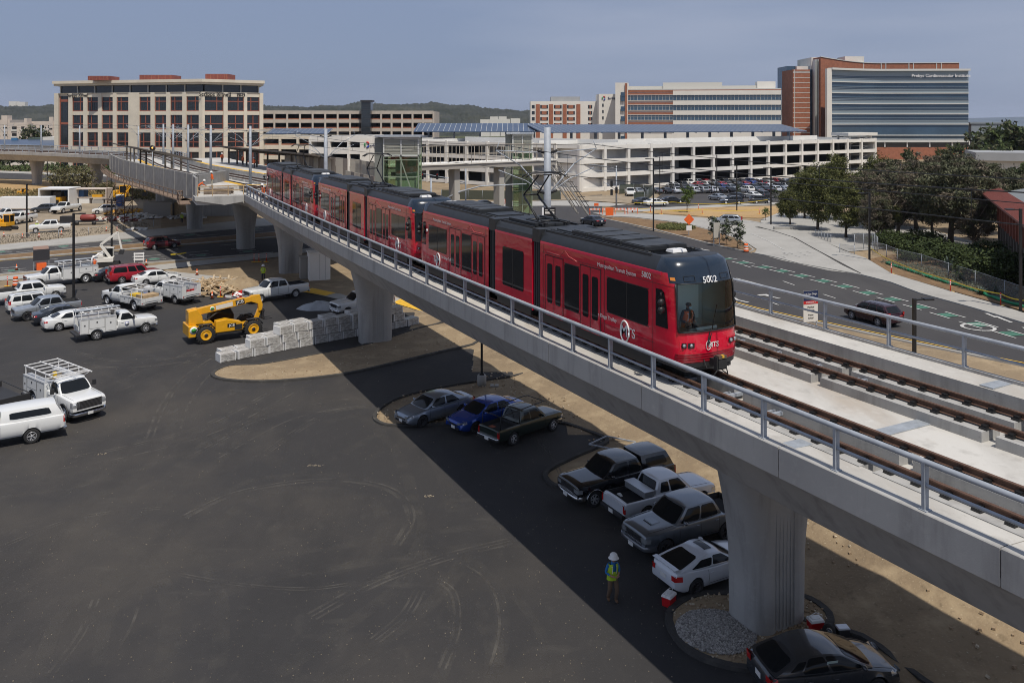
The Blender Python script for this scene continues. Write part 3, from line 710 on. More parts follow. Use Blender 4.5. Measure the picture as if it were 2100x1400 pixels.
for px_ in (200, 75, -60): pier(min(frange(s_of_y(180), SEND - 1, .5), key=lambda s: abs(CX + FPX * at(s)[0].x / at(s)[0].y - px_)), w0=1.15, w1=2.0)
b = MB()
def plat(s0, s1, u0, u1, z, thick=.5, m=0):
 b.sweep(spath(s0, s1), [(u0 - H, z), (u1 - H, z), (u1 - H, z - thick), (u0 - H, z - thick)], m=m)
ZP = 9.75
plat(SPL, STE, -5.2, .42, 9.05, 1.0)
plat(SPL + 9, STE, -4.8, .42, ZP, .75); plat(SPR + 6, STE, 9.0, 17.0, ZP, 1.0)
plat(SPR, STE, 9.9, 16.5, 8.9, 1.0)
vput(b, 'platform', M_DECK)
b = MB()
for u0, u1 in ((-.28, .36), (9.06, 9.7)): b.sweep(spath((SPL if u0 < 0 else SPR) + 9.5, STE - 1), [(u0 - H, ZP + .02), (u1 - H, ZP + .02), (u1 - H, ZP - .01), (u0 - H, ZP - .01)])
vput(b, 'tactile_strip', M_YEL)
b = MB(); b.sweep(spath(SPL + 1, STE), [(-5.25 - H, 8.3), (-5.25 - H, 11.1), (-4.95 - H, 11.1), (-4.95 - H, 8.3)])
for s in frange(SPL + 4, STE - 2, 6): b.bar(W3(s, -5.28, 8.3), W3(s, -5.28, 11.12), .08, .08)
vput(b, 'platform_wall', mat('shaded_concrete', (.25, .245, .235), .85, 0, .2, .8))  # concrete darkened in its colour to paint the shade on this face
b = MB(); 
pts = []
for (u, z) in ((-5.4, 9.0), (-.1, 9.0), (-.1, 8.3), (-2.2, 8.0), (-5.4, 8.6)): pts.append((u, z))
b.sweep(spath(SPL - .3, SPL + 2.6, 1), [(u - H, z) for u, z in pts]); vput(b, 'pier_cap', M_CONC)
CM = HWD - .42
def pole(s, z0=Z_DECK, h=8.3, label=None, arms=True, sp_=None):
 p, d = at(s); e = empty('catenary_pole', W3(s, CM, z0), atan2(d.y, d.x), label=label, cat='line pole', group='overhead line poles along the viaduct')
 b = MB(); b.tube([(0, 0, 0), (0, 0, h * .5), (0, 0, h)], [.21, .19, .165], 12); b.box((0, 0, .02), (.6, .6, .05)); b.obj('mast', M_GALV, e)
 for sg, c in ((-1, TR[1]), (1, TR[0])):
  t = abs(c - CM); b = MB(); y1 = sg * (t + .4)
  b.tube([(0, sg * .15, 5.35), (0, sg * (t * .62), 6.75)], .035, 6); b.tube([(0, sg * .15, 7.35), (0, y1, 7.5)], .03, 6)
  b.tube([(0, sg * .15, 5.35), (0, sg * (t * .5), 6.0), (0, y1 * .95, 6.55)], .025, 6); b.tube([(0, sg * t * .62, 6.75), (0, y1, 7.5)], .03, 6)
  for zz in (5.35, 7.35): b.tube([(0, sg * .2, zz), (0, sg * .55, zz + .1)], .06, 8, m=1)
  b.tube([(0, y1, 7.5), (0, y1 * .93, 7.95)], .02, 5)
  b.obj('bracket_arm', [M_GALV, M_DARK], e)
 return e
ps = []
def s_of_px(px, u=CM):
 best = None
 for s in frange(0, 330, .25):
  w = W3(min(s, SEND - 1), u, 0); x = CX + FPX * w.x / w.y if w.y > 5 else 9e9
  if best is None or abs(x - px) < best[0]: best = (abs(x - px), s)
 return best[1]
lab = {1120: 'thick galvanised line pole standing beside the front tram car', 668: 'line pole in front of the glass lift tower side, behind the middle tram', 513: 'line pole standing left of the rearmost tram car', 432: 'line pole beside the left platform with the small canopies',
       386: 'thin line pole in front of the cream office block, third window bay group', 355: 'thin line pole right of the red railway signal', 335: 'distant thin line pole at the far end of the platform'}
for px, L in lab.items():
 s = s_of_px(px); ps.append(s); pole(s, Z_DECK, 8.6 if px == 1120 else 8.1, L)
for i, (sx, L) in enumerate(((228, 'line pole on the far viaduct curve nearest the platforms'), (244, 'line pole on the far viaduct curve in front of the office bays'), (262, 'line pole on the far viaduct at the office block left corner'), (282, 'line pole on the far viaduct above the low warehouse'), (304, 'last line pole at the left edge of the photo'))):
 pass
for px, Y, L in ((285, 204, 'line pole where the far viaduct starts to curve'), (173, 222, 'line pole on the far viaduct before the tall office bays'), (110, 234, 'line pole on the far viaduct at the office left corner'), (38, 242, 'line pole on the far viaduct at the left of the picture')):
 X = (px - CX) / FPX * Y; s = min(frange(150, SEND, .5), key=lambda s: (at(s)[0] - Vector((X, Y))).length); ps.append(s); pole(s, Z_DECK, 7.4, L)
ps = sorted(ps); ps = [ps[0] - 36] + ps
for c, nm in ((TR[0], 'near'), (TR[1], 'far')):
 e = empty('overhead_wire', W3(ps[0] if ps[0] > 0 else 1, c, 15), label='overhead wire pair hung above the %s track' % nm, cat='wire', group='overhead wires over the tracks')
 for nme, r in (('contact_wire', .014), ('messenger_wire', .016), ('dropper', .008)):
  b = MB()
  for a, z in zip(ps, ps[1:]):
   n = 12; st = []
   for i in range(n + 1):
    t = i / n; s = a + (z - a) * t
    if s < 0.2: continue
    mz = 16.55 - 1.0 * 4 * t * (1 - t) * .45
    cz = 15.45
    if nme == 'dropper':
     if 0 < i < n and i % 3 == 1 and s < 130: k_ = MB(); k_.tube([W3(s, c, cz), W3(s, c, mz)], r, 4); k_.obj('dropper', M_BLACK, e).matrix_parent_inverse = Matrix.Translation(-e.location)
    else: st.append(W3(s, c, cz if nme == 'contact_wire' else mz))
   if st and len(st) > 1: b.tube(st, r, 5)
  if not b.v: continue
  o = b.obj(nme, M_BLACK, e); o.matrix_parent_inverse = Matrix.Translation(-e.location)
# ================================================================ LIGHT RAIL CARS
def red_paint():
 m = mat('tram_red', (.60, .006, .032), .16, 0, coat=.45, spec=.5)
 n = m.node_tree.nodes; l = m.node_tree.links; b = n['Principled BSDF']
 t = n.new('ShaderNodeTexCoord'); k = n.new('ShaderNodeTexNoise'); k.inputs['Scale'].default_value = 1.5; k.inputs['Detail'].default_value = 3
 q = n.new('ShaderNodeMapping'); q.inputs['Scale'].default_value = (.6, 1, 1.6)
 l.new(t.outputs['Object'], q.inputs['Vector']); l.new(q.outputs['Vector'], k.inputs['Vector'])
 u = n.new('ShaderNodeBump'); u.inputs['Strength'].default_value = .35; u.inputs['Distance'].default_value = .05
 l.new(k.outputs['Fac'], u.inputs['Height']); l.new(u.outputs['Normal'], b.inputs['Normal']); l.new(u.outputs['Normal'], b.inputs['Coat Normal'])
 return m
M_RED = red_paint()
M_TGREY = mat('tram_dark_grey', (.022, .024, .027), .45, 0, .2, 3)
M_TROOF = mat('tram_roof', (.038, .042, .048), .55, 0, .35, 1.5)
M_HOOD = mat('tram_hood', (.012, .022, .038), .2, coat=.4)
M_RUBB = mat('bellows_rubber', (.04, .04, .042), .7)
M_SKIRT = mat('tram_skirt', (.02, .02, .022), .6)
M_INT = mat('cab_interior', (.42, .50, .46), .7)
def windscreen_mat():
 m = bpy.data.materials.new('windscreen_glass'); m.use_nodes = True; n = m.node_tree.nodes; l = m.node_tree.links; n.clear()
 o = n.new('ShaderNodeOutputMaterial'); g = n.new('ShaderNodeBsdfGlossy'); g.inputs['Roughness'].default_value = .02; t = n.new('ShaderNodeBsdfTransparent'); t.inputs['Color'].default_value = (.88, .95, .93, 1)
 f = n.new('ShaderNodeFresnel'); f.inputs['IOR'].default_value = 1.5; x = n.new('ShaderNodeMixShader'); l.new(f.outputs[0], x.inputs[0]); l.new(t.outputs[0], x.inputs[1]); l.new(g.outputs[0], x.inputs[2]); l.new(x.outputs[0], o.inputs[0])
 return m
M_SCREEN = windscreen_mat()
TL = 22.7; TFS = 8.9; TB = .7; TM = 3.5; TWD = 1.325
PLAN = [(-8.9, 1.325, 0), (-6, 1.325, 0), (-3, 1.325, 0), (-1.3, 1.325, 0), (-1.02, 1.325, .1), (-.60, 1.315, .45), (-.26, 1.28, .8), (-.03, 1.19, 1), (.10, .98, 1), (.18, .66, 1), (.22, .32, 1), (.235, 0, 1)]
TZ = [.42, .58, .80, 1.05, 1.3, 1.58, 1.75, 2.1, 2.5, 2.9, 3.12, 3.3, 3.44, 3.60, 3.78, 3.90]
def nose_pt(i, z, sg=1, out=0.0):
 if i < 0: i = 0
 a = int(min(i, len(PLAN) - 1.001)); t = i - a; p, q = PLAN[a], PLAN[min(a + 1, len(PLAN) - 1)]
 x, y, w = [p[k] + (q[k] - p[k]) * t for k in range(3)]
 rake = max(0, z - 1.55) * .09 + max(0, z - 3.1) * .30 + max(0, z - 3.78) * 1.6
 lo = max(0, 1.0 - z) * .10
 x -= w * (rake + lo) - w * .03 * (z < 1.3)
 f = 1.0
 if z > 3.40: f = (1 - (z - 3.40) * .22 - max(0, z - 3.66) * .40) if w < .3 else (1 - max(0, z - 3.5) * .22 - max(0, z - 3.8) * .5)
 if z < .7: f = .985
 y2 = y * f
 return (x + out * w, (y2 + (out if w < .9 else out * .6)) * sg if y > 0 else 0, z)
def cab_section():
 """body of a cab section, nose at x = 0.24, rear at -8.9"""
 red = MB(); n = len(PLAN)
 order = [(i, 1) for i in range(n)] + [(i, -1) for i in range(n - 2, -1, -1)]
 vs = [nose_pt(i, z, sg) for z in TZ for (i, sg) in order]; m = len(order); fs = []; ms = []
 for a in range(len(TZ) - 1):
  for k in range(m - 1):
   i0 = order[k][0]; i1 = order[k + 1][0]; z0 = TZ[a]; lo = min(i0, i1)
   if lo >= 7 and 1.55 <= z0 < 3.1: continue                 # windscreen opening
   if 5 <= lo < 7 and 1.55 <= z0 < 2.9 and False: continue
   mi = 0
   if z0 >= 3.44: mi = 1
   if z0 >= 3.09 and lo >= 6: mi = 2
   if z0 >= 3.44 and lo >= 4: mi = 2
   if z0 < .58: mi = 3
   fs.append([a * m + k, a * m + k + 1, (a + 1) * m + k + 1, (a + 1) * m + k]); ms.append(mi)
 red.v = vs; red.f = fs; red.m = ms; red.sm = [True] * len(fs)
 t = (len(TZ) - 1) * m
 for k in range(n - 1): red.f.append([t + k, t + k + 1, t + m - 2 - k, t + m - 1 - k]); red.m.append(1); red.sm.append(False)
 return red
def panel_on_side(mb, x0, x1, z0, z1, sg, m=0, out=.006, r=.05, flat=True):
 y = sg * (TWD + out); r = min(r, (x1 - x0) / 3, (z1 - z0) / 3)
 pts = [(x0 + r, z0), (x1 - r, z0), (x1, z0 + r), (x1, z1 - r), (x1 - r, z1), (x0 + r, z1), (x0, z1 - r), (x0, z0 + r)]
 mb.add([(x, y, z) for x, z in pts], [list(range(8)) if sg > 0 else list(range(8))[::-1]], m)
def make_tram():
 root = empty('light_rail_car')
 cab = empty('x')
 def flip(o):      # copy at the other end
  c = o.copy(); COL.objects.link(c); c.rotation_euler = (0, 0, pi); c.location = (-TL, 0, 0); c.parent = root; return c
 parts = []
 def add(mb, name, mats, parent=None, sm=None, bev=0, both=True, fix=True):
  o = mb.obj(name, mats, parent or root, bev=bev, fix=fix)
  if sm: autosmooth(o, sm)
  if parent is None and both: parts.append(o)
  return o
 body = add(cab_section(), 'cab_body', [M_RED, M_TGREY, M_HOOD, M_SKIRT], sm=42)
 g = MB(); zz = [1.585, 1.75, 2.1, 2.5, 2.9, 3.12]; ii = [7.02, 8, 9, 10, 11]
 col = [(i, 1) for i in ii] + [(i, -1) for i in ii[-2::-1]]
 g.v = [nose_pt(i, z, sg, .012) for z in zz for i, sg in col]; m = len(col)
 g.f = [[a * m + k, a * m + k + 1, (a + 1) * m + k + 1, (a + 1) * m + k] for a in range(len(zz) - 1) for k in range(m - 1)]; g.m = [0] * len(g.f); g.sm = [True] * len(g.f)
 ws = add(g, 'windscreen', M_SCREEN)
 s = MB()
 edge = [nose_pt(i, 1.58, sg, .02) for i, sg in col] ; s.tube(edge, .028, 5); s.tube([nose_pt(i, 3.12, sg, .015) for i, sg in col], .02, 5)
 for sg in (1, -1): s.tube([nose_pt(7.0, z, sg, .02) for z in zz], .028, 5)
 add(s, 'windscreen_seal', M_BLACK)
 w = MB()
 w.bar((.30, -.2, 1.15), (.18, .05, 1.62), .035, .03); w.bar((.33, -.28, 1.15), (.20, -.05, 1.62), .03, .03); w.bar((.20, .02, 1.62), (.05, .35, 2.35), .022, .02)
 add(w, 'wiper', M_BLACK)
 for sg in (1, -1):
  h = MB()
  for i0, i1 in ((7.35, 8.0), (8.15, 8.85)):
   pts = [nose_pt(i0, 1.08, sg, .02), nose_pt(i1, 1.08, sg, .02), nose_pt(i1, 1.24, sg, .02), nose_pt(i0, 1.24, sg, .02)]
   h.quad(*pts, m=0)
   c = [sum(p[k] for p in pts) / 4 for k in range(3)]; h.lathe([(.062, -.01), (.055, .03), (.0, .035)], 12, c, 'X', 1)
  h.add([nose_pt(7.15, 1.0, sg, .012), nose_pt(9.0, 1.0, sg, .012), nose_pt(9.1, 1.32, sg, .012), nose_pt(7.15, 1.32, sg, .012)], [(0, 1, 2, 3)], 2)
  add(h, 'headlight', [M_DARK, M_LENS, M_RED])
  k = MB(); k.add([nose_pt(6.3, 3.22, sg, .02), nose_pt(7.1, 3.22, sg, .02), nose_pt(7.1, 3.32, sg, .02), nose_pt(6.3, 3.32, sg, .02)], [(0, 1, 2, 3)], 0); add(k, 'marker_light', M_AMBER)
  mm = MB(); mm.tube([(-.72, sg * 1.27, 2.75), (-.55, sg * 1.5, 2.8), (-.5, sg * 1.52, 2.7)], .025, 6); mm.lathe([(.0, -.07), (.10, -.06), (.13, .0), (.10, .07), (0, .08)], 10, (-.5, sg * 1.52, 2.5), 'X'); mm.lathe([(.0, -.07), (.10, -.06), (.13, .0), (.10, .07), (0, .08)], 10, (-.5, sg * 1.52, 2.25), 'X')
  add(mm, 'mirror', M_BLACK)
  cw = MB(); pts = [(-1.03, 1.62), (-.42, 1.62), (-.46, 2.2), (-.60, 2.78), (-.72, 2.86), (-1.03, 2.86)]
  def side_at(x, z):
   best = min(frange(3, 8, .05), key=lambda i: abs(nose_pt(i, z, sg)[0] - x)); return nose_pt(best, z, sg, .014)
  cw.add([side_at(x, z) for x, z in pts], [list(range(6))], 0); add(cw, 'cab_window', M_GLASS)
 tl = MB(); tl.lathe([(.07, 0), (.065, .04), (0, .05)], 12, nose_pt(11, 3.28, 1, .0), 'X', 0); add(tl, 'top_headlight', M_LENS)
 for sg in (1, -1):
  q = MB()
  p = [nose_pt(8.2, 3.2, sg, .02), nose_pt(9.4, 3.2, sg, .02), nose_pt(9.4, 3.36, sg, .02), nose_pt(8.2, 3.36, sg, .02)]
  for a in range(4): q.bar(p[a], p[(a + 1) % 4], .012)
  add(q, 'hatch_outline', M_TGREY)
 gr = MB()
 for z in (.62, .70, .78, .86): gr.tube([nose_pt(i, z, sg, .012) for i, sg in [(k, 1) for k in (6.5, 7, 8, 9, 10, 11)] + [(k, -1) for k in (10, 9, 8, 7, 6.5)]], .012, 4)
 add(gr, 'bumper_ribs', mat('dark_red', (.16, .005, .01), .4))
 def door(x0, x1, sec=0, both=True, par=root):
  for sg in (1, -1):
   d = MB(); xm = (x0 + x1) / 2
   for a, b_ in ((x0, xm - .01), (xm + .01, x1)): d.add([(-a, sg * (TWD + .012), .50), (-b_, sg * (TWD + .012), .50), (-b_, sg * (TWD + .012), 2.92), (-a, sg * (TWD + .012), 2.92)], [(0, 1, 2, 3)], 0)
   for x in (x0, xm, x1): d.box((-x, sg * (TWD + .008), 1.71), (.028, .02, 2.46), 1)
   d.box((-xm, sg * (TWD + .008), 2.94), (x1 - x0 + .03, .02, .028), 1)
   o = add(d, 'door', [M_RED, M_DARK], fix=True)
   for a, b_ in ((x0 + .17, xm - .12), (xm + .12, x1 - .17)):
    g = MB(); panel_on_side(g, -b_, -a, 1.02, 2.62, sg, 0, .022, .06); g.obj('pane', M_GLASS, o)
 def window(x0, x1, z0=1.50, z1=2.74, mull=1, both=True):
  for sg in (1, -1):
   g = MB(); panel_on_side(g, -x1, -x0, z0, z1, sg, 0, .010, .07)
   for k in range(mull): x = x0 + (x1 - x0) * (k + 1) / (mull + 1); g.box((-x, sg * (TWD + .012), (z0 + z1) / 2), (.03, .008, z1 - z0 - .02), 1)
   g.box((-(x0 + x1) / 2, sg * (TWD + .004), z0 - .012), (x1 - x0 + .04, .012, .03), 1); g.box((-(x0 + x1) / 2, sg * (TWD + .004), z1 + .012), (x1 - x0 + .04, .012, .03), 1)
   add(g, 'window', [M_GLASS, M_BLACK], both=both)
 window(1.45, 3.95); door(4.35, 5.75); window(5.85, 6.95, 1.05, 2.8, 0); door(7.05, 8.45)
 for sg in (1, -1):
  sd = MB()
  for x in (1.2, 4.1, 8.6): sd.box((-x, sg * (TWD + .002), 2.0), (.012, .008, 2.8), 0)
  sd.box((-4.4, sg * (TWD + .002), 3.02), (8.6, .008, .012), 0); sd.box((-4.9, sg * (TWD + .002), 1.02), (7.6, .008, .010), 0)
  add(sd, 'panel_seams', M_BLACK)
  br = MB(); br.box((-4.8, sg * (TWD + .006), 3.38), (8.1, .02, .09), 0); add(br, 'cantrail', mat('tram_red_highlight', (.78, .02, .08), .2, coat=.6))  # cantrail strip in brighter red paints the highlight along the body top
  sk = MB(); sk.box((-5.0, sg * (TWD - .05), .33), (7.6, .06, .34), 0); add(sk, 'skirt', M_SKIRT)
 bo = MB(); bo.box((-3.1, 0, .36), (2.6, 2.2, .35))
 for x in (-2.2, -4.0):
  for sg in (-1, 1): bo.lathe([(.33, -.06), (.33, .06)], 18, (x, sg * .75, .33), 'Y')
 add(bo, 'bogie', M_SKIRT)
 un = MB(); un.box((-4.6, 0, .55), (8.4, 2.3, .3)); un.box((-.3, 0, .42), (.7, 1.9, .3)); add(un, 'underframe', M_SKIRT)
 cp = MB(); cp.box((.30, 0, .60), (.65, .22, .2), 0); cp.box((.62, 0, .62), (.16, .42, .42), 0); cp.box((.66, 0, .82), (.18, .34, .10), 1); cp.box((.72, 0, .60), (.05, .34, .28), 0)
 for sg in (1, -1): cp.tube([(.1, sg * .3, .75), (.45, sg * .42, .45), (.66, sg * .3, .5)], .022, 6); cp.tube([(.70, sg * .2, .4), (.62, sg * .32, .2), (.3, sg * .35, .25)], .02, 6)
 cp.box((.72, .0, .84), (.1, .08, .08), 2)
 add(cp, 'coupler', [M_RUBBER, mat('coupler_steel', (.16, .12, .09), .6, .6), M_YEL])
 rf = MB()
 rf.bb(-8.8, -1.6, -1.12, -1.06, 3.72, 3.92, 0); rf.bb(-8.8, -1.6, 1.06, 1.12, 3.72, 3.92, 0)
 rf.bb(-2.6, -1.3, -.95, .95, 3.74, 3.90, 0); add(rf, 'roof_rail', M_TGREY, bev=.02)
 for x0, x1, h in ((-3.6, -2.2, .24), (-4.75, -3.7, .27), (-5.9, -4.85, .27), (-7.05, -6.0, .27)):
  e = MB(); e.bb(x0, x1, -.92, .92, 3.80, 3.80 + h, 0); e.bb(x0 + .06, x1 - .06, -.86, .86, 3.80 + h, 3.83 + h, 1)
  add(e, 'roof_box', [M_TGREY, M_TROOF], bev=.02)
 e = MB(); e.bb(-8.6, -7.3, -.7, .7, 3.80, 3.95, 0); e.tube([(-8.8, -.9, 3.9), (-5, -1.0, 3.93), (-1.8, -.95, 3.9)], .03, 6, 1); e.tube([(-8.8, .9, 3.9), (-5, 1.0, 3.93), (-1.8, .95, 3.9)], .03, 6, 1)
 for x in frange(-8.4, -2, .8): e.box((x, 1.0, 3.88), (.1, .14, .12), 1); e.box((x, -1.0, 3.88), (.1, .14, .12), 1)
 add(e, 'roof_cables', [M_TGREY, M_BLACK])
 a = MB(); a.box((-1.62, .0, 3.95), (.42, .62, .10), 0, top=(.8, .9)); a.box((-1.62, 0, 3.885), (.6, .8, .03), 0); add(a, 'antenna_cover', M_WHITE)
 l = MB(); l.lathe([(.09, 0), (.085, .03), (0, .04)], 12, (-1.22, TWD, 2.42), 'Y'); add(l, 'camera_pod', M_WHITE)
 c = MB(); c.bb(-1.75, -1.7, -1.2, 1.2, .9, 3.2, 0); c.bb(-1.1, -.15, -1.0, 1.0, 1.0, 1.42, 1); c.bb(-2.2, -.4, -1.2, 1.2, .5, .95, 1); c.bb(-2.2, -.3, -1.2, 1.2, 3.2, 3.25, 1)
 c.bb(-1.68, -1.66, .1, 1.0, 1.5, 2.9, 2); c.box((-.35, .1, 1.49), (.42, .85, .10), 2, ry=-.35); c.bb(-1.62, -1.45, -.75, -.3, 1.0, 2.2, 1)
 for sg in (1, -1): c.bb(-1.7, -.5, sg * 1.19 - .01, sg * 1.19 + .01, .9, 3.2, 0)
 add(c, 'cab_interior', [M_INT, mat('cab_trim', (.12, .13, .13), .6), mat('cab_panel', (.75, .85, .80), .6)])
 def sides(txt, size, x, z, bold=True, name='lettering'):
  for sg in (1, -1):
   o = lettering(txt, size, M_WHITE, root, (-x, sg * (TWD + .02), z), (-sg, 0, 0), (0, 0, 1), bold, name, .001); parts.append(o)
 sides('Metropolitan Transit System', .21, 3.35, 3.12, False); sides('San Diego Trolley', .19, 4.0, 1.28, False); sides('TS', .46, 2.42, 1.03, True, 'logo'); sides('M', .58, 2.86, 1.03, True, 'logo')
 for sg in (1, -1):
  lg = MB(); cx_ = -2.86; pts = [(cx_ + .05 + .25 * cos(t), sg * (TWD + .02), 1.03 + .36 * sin(t)) for t in [pi * k / 10 for k in range(0, 21)]]
  lg.tube(pts, .035, 4); add(lg, 'logo_ring', M_WHITE)
  mt = MB(); mt.tube([(-6.0, sg * (TWD + .01), 3.0), (-6.6, sg * (TWD + .01), 3.12), (-6.9, sg * (TWD + .01), 3.32), (-7.3, sg * (TWD + .01), 3.05), (-8.3, sg * (TWD + .01), 3.08)], .014, 4); add(mt, 'logo', mat('pale_red', (.62, .12, .12), .3))
 p0_ = nose_pt(10, 1.12, 1, .03)
 o = lettering('MTS', .24, M_WHITE, root, (.275, .02, 1.12), (0, 1, 0), (0, 0, 1), True, 'logo', .004); parts.append(o)
 lg = MB(); lg.tube([(.275, -.19 + .10 * cos(t), 1.12 + .15 * sin(t)) for t in [pi * k / 8 for k in range(0, 17)]], .012, 4); add(lg, 'logo_ring', M_WHITE)
 for o in list(parts):
  cpy = flip(o)
  for ch in kids(o): c2 = ch.copy(); COL.objects.link(c2); c2.parent = cpy
 bpy.data.objects.remove(cab)
 b = MB(); x0, x1 = -TFS - TB, -TFS - TB - TM
 prof_ = [(-1.325, .42), (-1.325, .58), (-1.325, 3.40), (-1.30, 3.60), (-1.19, 3.76), (-1.1, 3.84), (1.1, 3.84), (1.19, 3.76), (1.30, 3.60), (1.325, 3.40), (1.325, .58), (1.325, .42)]
 k = len(prof_); vs = [(x, y, z) for x in (x0, x1) for y, z in prof_]
 b.add(vs, [[i, (i + 1) % k, k + (i + 1) % k, k + i] for i in range(k)] + [list(range(k)), list(range(k, 2 * k))], 0)
 for i in range(k): b.m[i] = 3 if i in (0, 10, 11) else 1 if 2 <= i <= 8 else 0
 b.obj('middle_body', [M_RED, M_TGREY, M_HOOD, M_SKIRT], root)
 for sg in (1, -1):
  g = MB(); panel_on_side(g, x1 + .75, x0 - .75, 1.05, 2.78, sg, 0, .01, .07); g.box(((x0 + x1) / 2, sg * (TWD + .012), 1.9), (.03, .008, 1.7), 1); g.obj('window', [M_GLASS, M_BLACK], root)
  g = MB(); g.box(((x0 + x1) / 2, sg * (TWD + .006), 3.38), (TM, .02, .09), 0); g.obj('cantrail', MATS['tram_red_highlight'], root)
  g = MB(); g.box(((x0 + x1) / 2, sg * (TWD - .05), .33), (TM - .3, .06, .34), 0); g.obj('skirt', M_SKIRT, root)
 for xb in (-TFS - TB / 2, -TFS - TB * 1.5 - TM):
  b = MB(); n = 9
  for i in range(n):
   x = xb - TB / 2 + TB * (i + .5) / n; w = 1.27 if i % 2 else 1.22
   b.bb(x - TB / n / 2, x + TB / n / 2, -w, w, .45, 3.78 if i % 2 else 3.74, 0)
  b.bb(xb - TB / 2 + .05, xb + TB / 2 - .05, -1.335, 1.335, 3.35, 3.90, 1)
  b.obj('bellows', [M_RUBB, M_TGREY], root)
 b = MB(); b.bb(x1 + .2, x0 - .2, -1.12, -1.06, 3.72, 3.92); b.bb(x1 + .2, x0 - .2, 1.06, 1.12, 3.72, 3.92); b.obj('roof_rail', M_TGREY, root)
 b = MB(); b.bb(x1 + .4, x0 - .4, -.6, .6, 3.84, 3.98); 
 for y in (-.8, .8): b.box(((x0 + x1) / 2, y, 3.95), (TM - 1, .16, .16))
 b.obj('roof_box', M_TGREY, root, bev=.02)
 pg = MB(); px = (x0 + x1) / 2 + .7
 for y in (-.45, .45):
  pg.tube([(px - 1.0, y * 1.1, 4.0), (px + .9, y * 1.1, 4.0)], .04, 6)
  pg.tube([(px, y, 4.05), (px - 1.5, y * .8, 5.05)], .045, 6); pg.tube([(px - 1.5, y * .8, 5.05), (px - .25, y * .6, 6.02)], .035, 6)
  pg.tube([(px + .3, y, 4.05), (px - 1.45, y * .8, 4.9)], .02, 5)
 pg.tube([(px - 1.5, -.36, 5.05), (px - 1.5, .36, 5.05)], .04, 6); pg.tube([(px - .25, -.4, 6.02), (px - .25, .4, 6.02)], .03, 6)
 for x in (px - .45, px - .1): pg.tube([(x, -1.0, 5.95), (x, -.7, 6.12), (x, .7, 6.12), (x, 1.0, 5.95)], .035, 6)
 pg.tube([(px - .9, -.45, 4.0), (px - .9, .45, 4.0)], .05, 6); pg.tube([(px + .3, -.45, 4.05), (px + .3, .45, 4.05)], .05, 6)
 pg.obj('pantograph', M_BLACK, root)
 return root
tram = make_tram()
bpy.context.view_layer.update()
def set_tram(o, s_front, label):
 a = W3(s_front, TR[0], Z_RAIL); b = W3(s_front + TL, TR[0], Z_RAIL); d = a - b
 o.location = a; o.rotation_euler = (0, 0, atan2(d.y, d.x)); o['label'] = label; o['category'] = 'tram car'; o['group'] = 'red light rail cars coupled in a train'
ST0 = s_of_edge_y(27.6) - .45
idx = tree_of(tram)
t2 = dup(tram, (0, 0, 0), idx=idx); set_tram(t2, ST0 + TL + .75, 'red light rail car coupled in the middle of the train')
t3 = dup(tram, (0, 0, 0), idx=idx); set_tram(t3, ST0 + 2 * (TL + .75), 'red light rail car at the tail of the train, nearest the station')
set_tram(tram, ST0, 'red light rail car leading the train, numbered 5002, with a raised pantograph')
lettering('5002', .30, M_WHITE, tram, (.02, 0, 3.22), (0, 1, 0), (-.28, 0, 1), True, 'lettering', .002).location.x = .10
for sg in (1, -1): lettering('5002', .27, M_WHITE, tram, (-1.55, sg * (TWD + .02), 3.2), (-sg, 0, 0), (0, 0, 1), True, 'lettering', .001)
